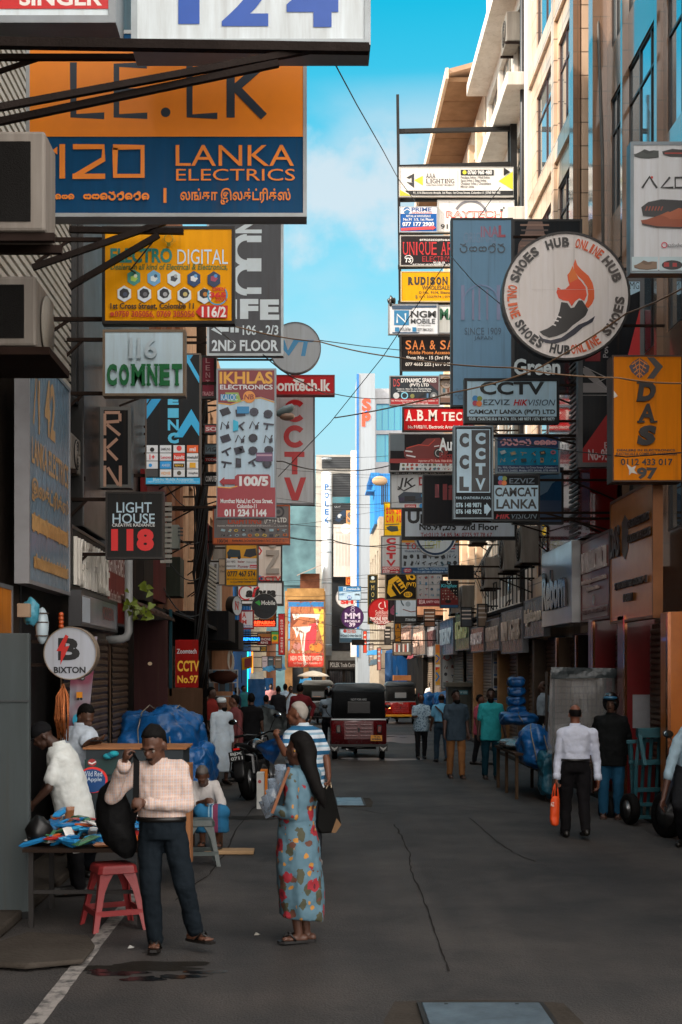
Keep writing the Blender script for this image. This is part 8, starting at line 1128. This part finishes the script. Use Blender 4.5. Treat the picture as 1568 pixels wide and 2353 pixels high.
def board(label, x0, y0, x1, y1, Y, c, items=(), d=.04, nm='board', cat='board', rough=.7): mb = MB(); a = W(x0, y1, Y); b_ = W(x1, y0, Y); mb.box((a.x, Y, a.z), (b_.x, Y+d, b_.z), M(c, rough, var=.35, scale=2, streak=True, g=1.0)); o = mb.build(nm, loc=((a.x+b_.x)/2, Y, a.z), label=label, cat=cat, bevel=.004); put_items(o, items, Y); return o
board('tall dark maroon board beside the utility pole', 308, 1425, 386, 1640, 20, '3a2222', [Ci(345, 1525, 5, 'b0987a', 4)]); board('red board with yellow CCTV lettering behind the pole', 403, 1470, 456, 1580, 22.5, '9c1a16', [T('Zoomtech', 407, 1491, 452, 1502, 'b0b4b8', .01), T('CCTV', 408, 1518, 458, 1543, 'c89a1c', .06), T('No.97', 408, 1552, 456, 1570, 'c89a1c', .05)], cat='sign', nm='sign_board'); board('brown plywood sheet behind the big blue heap', 341, 1581, 466, 1665, 21, '4a3526'); 
a = board('teal painted upright beside the maroon board', 389, 1400, 396, 1600, 21, '1d3f48')
# shutters on the stall side seen edge on
for i, (y0, y1, x_) in enumerate(((14.4, 15.9, -2.72), (16.1, 17.4, -2.7), (17.7, 19.2, -2.68), (27, 29.5, -2.8), (33, 36, -2.8))): slats('roller_shutter', 'dark brown shutter '+('behind the pink poster', 'behind the phone man', 'left of the maroon board', 'behind the white robed man', 'beyond the utility pole')[i]+' on the stall side', y0, y1, .1, 2.6, x_, -1, SH1)
Sround('white disc sign with a black letter B split by a red bolt', 162, 1501, 60, 13.2, '8e929a', [T('B', 134, 1466, 184, 1517, '17181a', .05), Pg([(151, 1458), (130, 1496), (141, 1496), (139, 1528), (160, 1484), (148, 1486), (158, 1462)], 'a0201c'), T('BIXTON', 124, 1532, 197, 1547, '1c1d20', .06)], rim='8a7a68', d=.18, arm=wl)
mb = clothgrid(W(165, 1470, 14.4), W(224, 1462, 14.4), W(200, 1690, 14.4), W(158, 1690, 14.4), 8, 14, .008, pattern('poster_print', lambda t, b: (lambda tcn, n, r: (setattr(n.inputs['Scale'], 'default_value', 2.2), link(t, tcn, 'Object', n, 'Vector'), link(t, n, 0, r, 0), setattr(r.color_ramp.elements[0], 'color', hx('8a4a5c')), setattr(r.color_ramp.elements[1], 'color', hx('9aa8b0')), setattr(r.color_ramp.elements[0], 'position', .4), setattr(r.color_ramp.elements[1], 'position', .6), link(t, r, 0, b, 'Base Color')))(node(t, 'ShaderNodeTexCoord'), node(t, 'ShaderNodeTexNoise'), node(t, 'ShaderNodeValToRGB')), .5), 4); po = mb.build('poster', loc=W(190, 1690, 14.4), label='pink and white toy poster hanging behind the phone man', cat='poster'); put_items(po, [R(176, 1590, 190, 1604, 'c07a1c'), Ci(180, 1606, 3, '1c1c1c'), Ci(187, 1606, 3, '1c1c1c'), Ci(190, 1558, 6, '2a2c2c'), Ci(190, 1558, 3, '8a9090'), Ci(176, 1655, 9, '2a8aa8', 14)], 14.35)
mb = MB(); rr = random.Random(8)
for i in range(46): a = rr.uniform(0, 6.28); r_ = rr.uniform(.02, .07); mb.tube([W(146+rr.uniform(-2, 2), 1572, 12.8), W(143, 1600, 12.8)+Vector((r_*math.cos(a), r_*math.sin(a), 0)), W(142+rr.uniform(-3, 3), 1650, 12.8)+Vector((r_*1.2*math.cos(a), r_*math.sin(a), 0)), W(143, 1690+rr.uniform(-12, 14), 12.8)+Vector((r_*math.cos(a+.4), r_*math.sin(a), 0))], .005, M('b0683c', .25, .7), 4)
mb.build('tinsel_bunch', loc=W(144, 1572, 12.8), label='hanging bunch of copper brown tassel strands below the round B sign', cat='tassel')
q = thing('wall_lamp', W(98, 1440, 11.6), 'white oval bulkhead lamp with a wire guard hanging by the grey cabinet', 'lamp'); mb = MB(); c = W(97, 1438, 11.6); mb.ell(c, (.06, .07, .165), M('9fb0b8', .35, var=.2)); mb.build('housing', q); mb = MB()
for k in (-.09, .03, .11): mb.tube([p for p in ringp(c+Vector((0, 0, k)), Vector((1, 0, 0)), Vector((0, 1, 0)), .063-.12*abs(k)*.4, .073, 16)], .006, M('4a3a30', .6), 5)
mb.build('wire_guard', q)
q = thing('plastic_bag', W(66, 1410, 11.4), 'pale blue plastic bag with a wooden socket box tied beside the bulkhead lamp', 'bag'); mb = MB(); c = W(70, 1408, 11.45); mb.ell(c, (.08, .07, .12), M('3f8aa0', .4, var=.3, bump=.5, bs=20), warp=lambda p: 1+.2*math.sin(5*p.x+8*p.z)); mb.build('plastic', q); c = W(58, 1403, 11.3); mb = MB(); mb.box((c.x-.06, c.y-.05, c.z-.06), (c.x+.05, c.y+.02, c.z+.06), M('8f7a66', .7)); mb.build('socket_box', q, bevel=.008)
for i in range(4): c = W(141, 1412+i*9, 12.5); mb = MB(); mb.ell(c, (.026, .026, .024), M('a8481c', .4)); mb.build('bead', loc=c, label='orange bead of the string hanging above the round B sign', cat='bead', group='string of orange beads')
# creeper leaves by the pipe
LF = M('6a7a1c', .5, var=.5, scale=8, g=1.1); cp = thing('creeper_plant', W(330, 1390, 17.2), 'yellow green creeper with heart shaped leaves growing by the drain pipe', 'plant'); rr = random.Random(5); mb = MB(); st = MB()
for i in range(26):
    c = W(rr.uniform(290, 352), rr.uniform(1338, 1420), 17.3+rr.uniform(-.2, .3)); u = Vector((rr.uniform(-1, 1), rr.uniform(-.6, .2), rr.uniform(-1, -.1))).normalized(); v = u.cross(Vector((rr.uniform(-.3, .3), 1, .2))).normalized(); n_ = u.cross(v)*.012; k = rr.uniform(.04, .1)
    mb.add([c-u*k*.2, c-u*k*.35+v*k*.4, c+v*k*.6+n_, c+u*k*.6+v*k*.3, c+u*k*1.2, c+u*k*.6-v*k*.3, c-v*k*.6+n_, c-u*k*.35-v*k*.4], [(0, 1, 2, 3, 4), (0, 4, 5, 6, 7)], LF)
    if i % 4 == 0: st.tube([W(300, 1400, 17.4), c.lerp(W(300, 1400, 17.4), .4)+Vector((0, 0, .06)), c], .006, M('4a4420', .7), 5)
mb.build('leaves', cp); st.build('stem', cp)
# junction box, awnings, umbrella, flag, far goods
jb = box('junction_box', 'grey street junction box with a pale lid on the right', 'junction box', (W(1030, 0, 41).x, 41, 0), (W(1087, 0, 41).x, 41.7, CH+(1535-1578)/3000*41), M('3f4440', .6, var=.3)); mb = MB(); a = W(1026, 1578, 40.9); b_ = W(1092, 1568, 40.9); mb.box((a.x, 40.9, a.z), (b_.x, 41.8, b_.z), M('6a675e', .7)); mb.build('lid', jb); put_items(jb, [R(1050, 1586, 1076, 1596, '2a6a78'), T('11W 050', 1052, 1588, 1074, 1594, 'a8c0c8')], 40.98)
um = thing('parasol', W(720, 1560, 92), 'white and orange parasol opened at the far end of the street', 'parasol'); c = W(720, 1541, 92); mb = MB(); n = 16; rg = [[c+Vector((r_*math.cos(6.283*k/n), r_*math.sin(6.283*k/n), z_)) for k in range(n)] for r_, z_ in ((.05, .0), (.5, -.1), (1.0, -.3), (1.15, -.42))]; mb.loft(rg, M('d8c8b4', .7)); mb.build('canopy', um); mb = MB(); mb.tube([c, c+Vector((0, 0, -1.9))], .02, STEEL, 6); mb.build('pole', um)
for i, (x0, x1, y0, y1, Y, c, lb) in enumerate(((627, 652, 1528, 1540, 66, '3a6a8a', 'blue grey awning over the far stall'), (605, 626, 1532, 1542, 62, '2a7aa0', 'bright blue awning beside the blue grey one'), (575, 605, 1545, 1585, 50, 'b0a898', 'grey and white tarpaulin sloping off a far stall roof'), (690, 715, 1560, 1570, 74, '1f8ac0', 'blue plastic cover over a cart in the far crowd'))): mb = clothgrid(W(x0, y0, Y+1.5), W(x1, y0-2, Y+1.5), W(x1+6, y1, Y), W(x0-3, y1, Y), 8, 6, .05, M(c, .6, var=.3)); mb.build('awning', loc=W(x0, y1, Y), label=lb, cat='awning')
for i, (x0, x1, y0, y1, Y, c, lb) in enumerate(((570, 610, 1560, 1600, 46, '1a5a94', 'blue tarpaulin wall of a stall behind the green tee shirt man'), (640-40, 640-12, 1558, 1590, 55, '1f6aa8', 'bright blue sheet hung in the far crowd'), (905-20, 935-20, 1500, 1570, 66, '1a4a7a', 'tall blue sheet screen beside the red three wheeler'))): mb = clothgrid(W(x0, y0, Y), W(x1, y0, Y), W(x1, y1+30, Y), W(x0, y1+30, Y), 8, 10, .04, M(c, .5, var=.4, bump=.3)); mb.build('tarpaulin', loc=W(x0, y1, Y), label=lb, cat='tarpaulin')
fl = thing('flag', W(568, 1530, 44), 'small maroon and gold flag hanging on the stall side', 'flag'); mb = clothgrid(W(556, 1512, 44), W(581, 1506, 44), W(580, 1534, 44), W(557, 1540, 44), 6, 5, .02, M('c8941c', .7)); mb.build('cloth', fl); put_items(fl, [Pg([(562, 1514), (578, 1511), (577, 1531), (562, 1534)], '6a1c20')], 43.93); mb = MB(); mb.tube([W(555, 1505, 44), W(556, 1570, 44)], .015, BLK, 6); mb.build('staff', fl)
sv = thing('tarpaulin', W(635, 1700, 31), 'silver grey plastic sheet carried like a cape behind the motorcycle', 'tarpaulin'); mb = clothgrid(W(600, 1620, 31), W(655, 1640, 30.6), W(672, 1700, 31), W(592, 1738, 31), 16, 18, .07, M('6f787a', .3, .4, var=.5, bump=.6, bs=12), 7); mb.build('sheet', sv); mb = clothgrid(W(655, 1640, 30.6), W(690, 1668, 30.4), W(690, 1700, 30.6), W(668, 1716, 31), 10, 10, .06, M('6f787a', .3, .4, var=.5, bump=.6, bs=12), 8); mb.build('sheet_end', sv)
J = gen(612, 1745, 1598, 182, .1, Y=31.4); person('man holding the silver grey plastic sheet over his shoulders', J, top='3a4a58', bot='5a4a3a', vox=.02, cvox=.026)
J = gen(756, 1735, 1583, 180, .2, Y=32.5, armR=(40, 10, 30), armL=(40, 10, 30)); J['hip'] += Vector((0, 0, -.05)); person('helmeted rider in a pale shirt passing the maroon three wheeler', J, top='7a8a98', sleeve=1.2, hair='helmet', bot='15161a', vox=.018, cvox=.024)
for i, (x_, y_, Y, c, lb) in enumerate(((598, 1800, 19.9, 'b8bab8', 'white printed carton standing behind the motorcycle wheel'), (606, 1806, 20.4, 'c8742a', 'orange and white carton beside the white one behind the motorcycle'))): a = W(x_-8, y_-30, Y); b_ = W(x_+9, y_+8, Y); o = box('carton', lb, 'carton', (a.x, Y, 0.0), (b_.x, Y+.3, .55), M(c, .7, var=.2), .005, 'cartons behind the motorcycle'); put_items(o, [Ci(x_-1, y_-4, 4, '8a2a2a')], Y-.002)
# overhead cables
CB = M('1e1e20', .6); CB2 = M('8a6a4c', .5)
def cable(label, pts, r, mat=CB, sag=.0):
    P_ = [W(*p) for p in pts]; out = []
    for a, b_ in zip(P_, P_[1:]):
        for k in range(8): t = k/8; q = a.lerp(b_, t); q.z -= sag*4*t*(1-t); out.append(q)
    mb = MB(); mb.tube(out+[P_[-1]], r, mat, 6); return mb.build('overhead_cable', loc=P_[0], label=label, cat='cable', group='cables over the street')
cable('thin cable falling across the open sky from the number 124 sign', [(757, 122, 14), (820, 240, 19), (880, 345, 24), (915, 410, 30), (960, 470, 32.9)], .009)
cable('cable from the round shoe sign up to the right edge catching the light', [(1568+40, 640, 14), (1440, 720, 17.5), (1230, 850, 18.7), (1040, 902, 19.5), (770, 960, 24)], .011, CB2, .03); cable('long pale cable crossing from the amber sign to the orange box sign', [(420, 700, 12.9), (560, 755, 18), (735, 785, 20), (920, 822, 20), (1180, 845, 17), (1420, 868, 16.9), (1600, 880, 16)], .01, CB2, .03)
cable('dark cable sagging from the grey floor sign to the spare parts sign', [(605, 815, 21.9), (700, 880, 24), (768, 905, 28), (900, 915, 32)], .01, CB, .05); cable('cable pair strand running past the disc sign to the tall frame', [(735, 782, 27), (830, 795, 30), (925, 805, 33)], .01); cable('cable drooping from the tv bracket sign to the car audio sign', [(550, 1030, 19.8), (650, 1060, 24), (760, 1080, 29), (895, 1070, 30.8)], .012, CB, .06); cable('cable slanting up from the grey CCTV sign to the faded blue board', [(640, 1095, 29.9), (760, 970, 28), (880, 820, 26), (1000, 640, 25), (1150, 430, 26)], .009); cable('cable dropping from the faded blue board to the round shoe sign', [(1038, 590, 23.3), (1090, 650, 21), (1165, 710, 19)], .008); cable('low cable from the brown lighting sign across to the right wall', [(600, 1215, 25.3), (760, 1240, 30), (900, 1250, 33), (1060, 1240, 34), (1200, 1225, 33)], .012, CB, .1); cable('cable running from the strut tip past the green lettered sign to the tv sign', [(380, 520, 12.8), (300, 620, 12.9), (430, 700, 14), (540, 790, 19)], .008); cable('cable crossing the orange box sign down to the red louvre', [(1140, 1010, 20), (1300, 1035, 18.5), (1440, 1050, 17.4), (1568, 1040, 17)], .008)
for i in range(14):
    r_ = random.Random(70+i); yl = r_.uniform(1000, 1420); xl = r_.uniform(500, 640); Yl = r_.uniform(22, 45); xr = r_.uniform(900, 1150); yr = yl+r_.uniform(-70, 70); Yr = r_.uniform(26, 46)
    cable('thin street cable strand', [(xl, yl, Yl), ((xl+xr)/2, (yl+yr)/2+r_.uniform(4, 22), (Yl+Yr)/2), (xr, yr, Yr)], r_.uniform(.003, .006), CB, .05)
ln = thing('street_lamp', W(660, 940, 29), 'grey cobra head street lamp in front of the tall CCTV sign', 'street lamp'); mb = MB(); a = W(633, 950, 28.5); b_ = W(676, 938, 28.5); mb.tube([W(560, 985, 28.5), W(610, 950, 28.5), a], .03, STEEL, 8); mb.build('arm', ln); mb = MB(); mb.loft([ringp(a.lerp(b_, t), Vector((.3, 0, 1)).normalized(), Vector((0, 1, 0)), r1, r2) for t, r1, r2 in ((0, .05, .05), (.3, .12, .12), (.8, .13, .13), (1, .05, .06))], M('6f8286', .4)); mb.build('head', ln); mb = MB(); mb.ell(W(660, 957, 28.5), (.17, .12, .09), M('a88a78', .2)); mb.build('lens', ln)

ks = thing('kerb_stone', W(90, 2200, 9.8), 'broken kerb slab lying loose at the lower left', 'kerb stone'); mb = MB(); q = [G_(x_, y_) for x_, y_ in ((-40, 2190), (60, 2160), (200, 2165), (216, 2190), (190, 2222), (60, 2235), (-40, 2228))]; mb.add([Vector((p.x, p.y, .02)) for p in q]+[Vector((p.x+.01, p.y+.01, .055+.012*(i % 2))) for i, p in enumerate(q)], [tuple(range(7)), tuple(range(13, 6, -1))]+[(i, 7+i, 7+(i+1) % 7, (i+1) % 7) for i in range(7)], CONC); mb.build('slab', ks, bevel=.015)
for i, (x_, y_, lb) in enumerate(((300, 2180, 'pale wrapper beside the red stool foot'), (590, 2150, 'crumpled white scrap between the checked shirt man and the woman'))):
    p = G_(x_, y_); mb = MB(); mb.add([(p.x-.02, p.y-.02, .006), (p.x+.02, p.y-.03, .012), (p.x+.03, p.y+.02, .007), (p.x-.01, p.y+.03, .022), (p.x, p.y, .028)], [(0, 1, 4), (1, 2, 4), (2, 3, 4), (3, 0, 4)], M(('b8b8b4', 'a8a49c', 'c0c0c0', '8a9094', 'b0b0b0', 'a09a90')[i], .6)); mb.build('litter', loc=(p.x, p.y, .006), label=lb, cat='litter')
# ---------------- wall clutter on the stall side and far right ----------------
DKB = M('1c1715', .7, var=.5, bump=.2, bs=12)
mb = MB(); mb.box((-2.93, 20.2, 0), (-2.84, 46, 3.3), DKB); mb.build('shop_shade_board', loc=(-2.9, 33, 0), label='long dark row of recessed shop fronts behind the stalls beyond the blue heap', cat='shop front')  # flat lining board, the shade of the shops put into its dark colour
rr = random.Random(21)
def canopy(label, y0, y1, z, x1, c, ribs=True): mb = MB(); mt = M(c, .7, var=.5, bump=.2, bs=20); n = 10; mb.loft([[Vector((-2.9, y0+(y1-y0)*i/n, z+.35)), Vector((x1, y0+(y1-y0)*i/n, z+(.03 if i % 2 else 0))), Vector((x1, y0+(y1-y0)*i/n, z-.04)), Vector((-2.9, y0+(y1-y0)*i/n, z+.3))] for i in range(n+1)], mt, smooth=False); return mb.build('awning', loc=(-2.5, (y0+y1)/2, z), label=label, cat='awning', group='small awnings over the stall side shops')
canopy('rusty brown tin awning just beyond the drain pipe', 18.6, 21.5, 2.95, -2.2, '4a3428'); canopy('dark tin awning behind the utility pole', 26, 29, 3.0, -2.0, '2a2624'); canopy('grey tin awning by the white domed light box', 33.5, 36.5, 2.9, -2.0, '4a4c4e'); canopy('blue tin awning far up the stall side', 38, 41, 2.8, -1.9, '24506e')
def wallbox(label, y0, y1, z0, z1, x1, c, nm='meter_box', cat='box', **k): mb = MB(); mb.box((-2.92, y0, z0), (x1, y1, z1), M(c, .6, var=.4, streak=True)); return mb.build(nm, loc=(-2.8, y0, z0), label=label, cat=cat, bevel=.01, **k)
a = wallbox('pale meter box with dark stencilled lines on a red wall panel', 24.6, 24.9, 4.4, 4.85, -2.45, '8a9088'); put_items(a, [R(409, 1212+i*8, 421, 1216+i*8, '26282a') for i in range(3)], 24.59)
wallbox('dark red wall panel behind the meter box', 22.6, 25.6, 3.4, 5.6, -2.8, '6a1e1e', 'wall_panel', 'panel'); wallbox('blue painted wall panel beneath the camera brand sign', 34, 40, 3.4, 5.0, -2.75, '164e86', 'wall_panel', 'panel'); wallbox('black box awning under the blue wall panel', 28.5, 31, 2.75, 3.4, -1.75, '17181a', 'awning_box', 'awning'); wallbox('second black box awning farther along', 31.6, 34, 2.6, 3.3, -1.7, '1a1817', 'awning_box', 'awning'); wallbox('peach plastered pier standing out past the black box awnings', 38.2, 38.8, 0, 5.2, -2.25, 'a87a5c', 'wall_pier', 'pier')
wallbox('white upright sign strip seen edge on near the domed light box', 36.8, 37.6, 3.3, 5.2, -2.5, 'a8a8a8', 'sign_strip', 'sign'); wallbox('dark wall vent box above the maroon board', 20.2, 21.4, 3.2, 4.2, -2.55, '26211e', 'vent_box', 'box'); wallbox('dull green electric box over the shop row', 26.4, 27.2, 3.6, 4.4, -2.6, '3a4038', 'electric_box', 'box')
wd = thing('hanging_board', W(485, 1250, 26.5), 'red and black wedge shaped signboard tilted down by the utility pole', 'sign'); mb = MB(); mb.bar(W(474, 1205, 26.4), W(470, 1290, 26.2), .12, M('7a1e1e', .5)); q_ = [W(476, 1203, 26.4), W(502, 1222, 26.4), W(480, 1296, 26.4), W(470, 1290, 26.4)]; mb.add(q_+[p+Vector((0, .25, 0)) for p in q_], [(0, 1, 2, 3), (7, 6, 5, 4), (0, 4, 5, 1), (1, 5, 6, 2), (2, 6, 7, 3), (3, 7, 4, 0)], M('1e1917', .6)); mb.build('panel', wd)
for (x0, x1, y0, y1, Y, lb) in ((372, 392, 1158, 1302, 19.5, 'white louvred vent panel leaning behind the lighting shop sign'), (476, 496, 1296, 1405, 29, 'slatted metal canopy side past the utility pole')):
    mb = MB(); n = 12; mt = M('a8a69e', .5, var=.3)
    for i in range(n): y_ = y0+(y1-y0)*i/n; mb.bar(W(x0, y_, Y), W(x1, y_+(0 if Y < 20 else 14), Y+.4), .05, mt, .05)
    mb.bar(W(x1, y0, Y+.4), W(x1-6, y1, Y+.4), .05, M('5a5450', .6)); mb.build('louvre_panel', loc=W(x0, y1, Y), label=lb, cat='louvre')
aircon('air conditioner behind the white upright signs on the stall side', -2.9, -2.5, 39.5, 40.4, 5.2, 5.9, 'x', 1)
co_ = thing('cable_coil', W(529, 1520, 40), 'white coil of cable hanging from the peach pier', 'cable'); mb = MB()
for k in range(5): mb.tube([W(529, 1512, 38.1)+Vector((.07*math.cos(a*.5)+.01*k, .02*k, -.05+.28*math.sin(a*.5)-.02*k)) for a in range(14)], .012, M('b8b0a4', .5), 6)
mb.build('loops', co_)
hs = thing('goods_stall', W(512, 1620, 33), 'stall frame hung with clear packets behind the white robed man', 'stall'); mb = MB()
for x_ in (482, 546): mb.bar(W(x_, 1535+6450/33, 33), W(x_, 1540, 33), .04, STEEL)
for y_ in (1540, 1568, 1600): mb.bar(W(480, y_, 33), W(548, y_, 33), .03, STEEL)
mb.build('frame', hs); mb = MB(); PKT = [M(c, .2, var=.3) for c in ('6a7a84', '3a6a88', '8a8a8a', '2a3038', '7a4a3a')]
for i in range(44): x_ = 484+rr.random()*58; y_ = rr.choice((1548, 1577, 1609)); c = W(x_, y_, 32.95); mb.box((c.x-.05, c.y-.03-rr.random()*.03, c.z-.13), (c.x+.05, c.y, c.z+.08), rr.choice(PKT))
o = mb.build('packets', hs); o['kind'] = 'stuff'
bn = MB(); bn.ell(W(512, 1556, 32.8), (.36, .25, .16), M('4a2a22', .8, bump=.4), warp=lambda p: 1+.1*math.sin(7*p.x+5*p.z)); bn.build('sack', loc=W(512, 1562, 32.8), label='brown sack lying on top of the hung packet stall', cat='sack')
for i, (px, Y, z0, ln_, c, lb) in enumerate(((575, 52, 1.2, 1.6, '1a6ad0', 'blue neon tube'), (580, 52.3, 1.2, 1.6, 'd07020', 'orange neon tube'), (570, 51.7, 1.2, 1.6, '1ab0a0', 'teal neon tube'))): p = W(px, 0, Y); mb = MB(); mb.tube([(p.x, Y, z0), (p.x, Y, z0+ln_)], .03, M(c, .4, emit=2.5), 8); mb.build('neon_tube', loc=(p.x, Y, z0), label=lb+' standing at a stall front near the flag', cat='light', group='neon tubes by the flag')
# far right stretch
def rwall(label, y0, y1, z0, z1, x0, c, nm, cat, **k): mb = MB(); mb.box((x0, y0, z0), (5.22, y1, z1), M(c, .6, var=.4, streak=True, **k)); return mb.build(nm, loc=(x0, y0, z0), label=label, cat=cat, bevel=.01)
rwall('orange and pink box canopy jutting out above the far shutters', 50.5, 53.5, 4.2, 5.1, 4.05, 'b08468', 'canopy_box', 'canopy'); rwall('blue painted shed front left of the red three wheeler', 66, 72, 0, 3.1, 4.25, '164a80', 'shed', 'shed'); rwall('grey corrugated upper wall above the mirror letter fascia', 58, 66, 4.5, 7.6, 4.6, '4c4a48', 'wall_panel', 'panel')
rwall('dark set back shop opening below the mirror letter fascia', 56, 65, .1, 2.6, 4.9, '14110f', 'shop_shade_board', 'shop front');  # solid block on the wall, shade of the opening put into its colour
m9 = S('mirror letter fascia catching red and blue reflections far up the right side', 903, 1470, 946, 1506, 57, '6a6258', [R(906+i*5, 1478+(i % 3)*2, 909+i*5, 1498, ('b8a8a0', '8a3a34', 'a8b4bc', '3a3c40')[i % 4]) for i in range(8)], fr='3a3632', fw=.03, arm=wr, rough=.15, group='shop boards along the walls')  # bars stand for the letters, mirror reflections put into their colours
for i, (x0, x1, y0, y1, Y, c, lb) in enumerate(((938, 950, 1505, 1512, 58, '7a2a30', 'maroon awning under the mirror letter fascia'), (846, 878, 1495, 1503, 76, '2a7ab0', 'blue awning at the cream corner building'), (852, 872, 1516, 1526, 70, '3a4a54', 'grey awning below the blue one at the cream corner'))): mb = clothgrid(W(x0, y0, Y+1.2), W(x1, y0-3, Y+1.2), W(x1, y1, Y), W(x0-4, y1+3, Y), 6, 4, .03, M(c, .6, var=.3)); mb.build('awning', loc=W(x0, y1, Y), label=lb, cat='awning')
for i, (x0, x1, y0, y1, Y, c, lb) in enumerate(((867, 876, 1488, 1540, 68, 'a8685c', 'pink'), (848, 858, 1478, 1530, 78, '8a8078', 'grey'), (835, 843, 1450, 1500, 84, 'b83a2a', 'red'), (884, 898, 1440, 1480, 56, '3a3836', 'charcoal'), (975, 1000, 1400, 1440, 48, '6a4a3a', 'rust'), (1060, 1085, 1395, 1440, 38, '40444a', 'slate'), (1098, 1120, 1388, 1440, 35, '7a6a5c', 'dun'))): S(lb+' plain upright shop panel among the far right shop fronts', x0, y0, x1, y1, Y, c, [R(x0+1.5, y0+(y1-y0)*(.15+.2*k), x1-2, y0+(y1-y0)*(.22+.2*k), 'b0a8a0') for k in range(3)], fw=.02, arm=5.1, group='plain shop panels')
ds = thing('satellite_dish', W(872, 1110, 70), 'tan satellite dish by the blue rooftop cabin', 'dish'); mb = MB(); mb.ell(W(873, 1105, 70), (.42, .16, .26), M('a88a6a', .6)); mb.build('dish', ds); mb = MB()
for k in range(4): mb.bar(W(878+k*4, 1110, 70), W(878+k*4, 1160, 70), .06, BLK)
mb.build('railing', ds)
for i, (y0, z0) in enumerate(((27.6, 5.3), (30, 5.4), (33, 3.0), (36.5, 4.7))):
    mb = MB()
    for k in range(5): mb.tube([(5.15, y0+.2*k, z0+.9), (4.9-.05*k, y0+.2*k+.1, z0+.3-.05*k), (4.95, y0+.3*k+.3, z0-.2), (5.15, y0+.3*k+.8, z0-.5)], .014, CB if k % 2 else M('b8b0a8', .5), 5)
    mb.build('cable_bundle', loc=(5.1, y0, z0), label='bundle of loops of wire '+('above the nearest ledge air conditioner', 'beside the second ledge air conditioner', 'hanging below the brown fascia', 'around the sunlit air conditioner')[i], cat='cable', group='wire bundles on the right wall')
for k in range(3):
    mb = MB(); y0 = 27.5+k*2.6
    for j in range(5): mb.bar((4.7, y0+j*.5, 3.62), (4.7, y0+j*.5, 4.3), .025, IRON)
    mb.bar((4.7, y0, 4.3), (4.7, y0+2, 4.3), .025, IRON); mb.build('railing', loc=(4.7, y0, 3.62), label=('near', 'middle', 'far')[k]+' iron rail on the dark ledge carrying air conditioners', cat='railing')
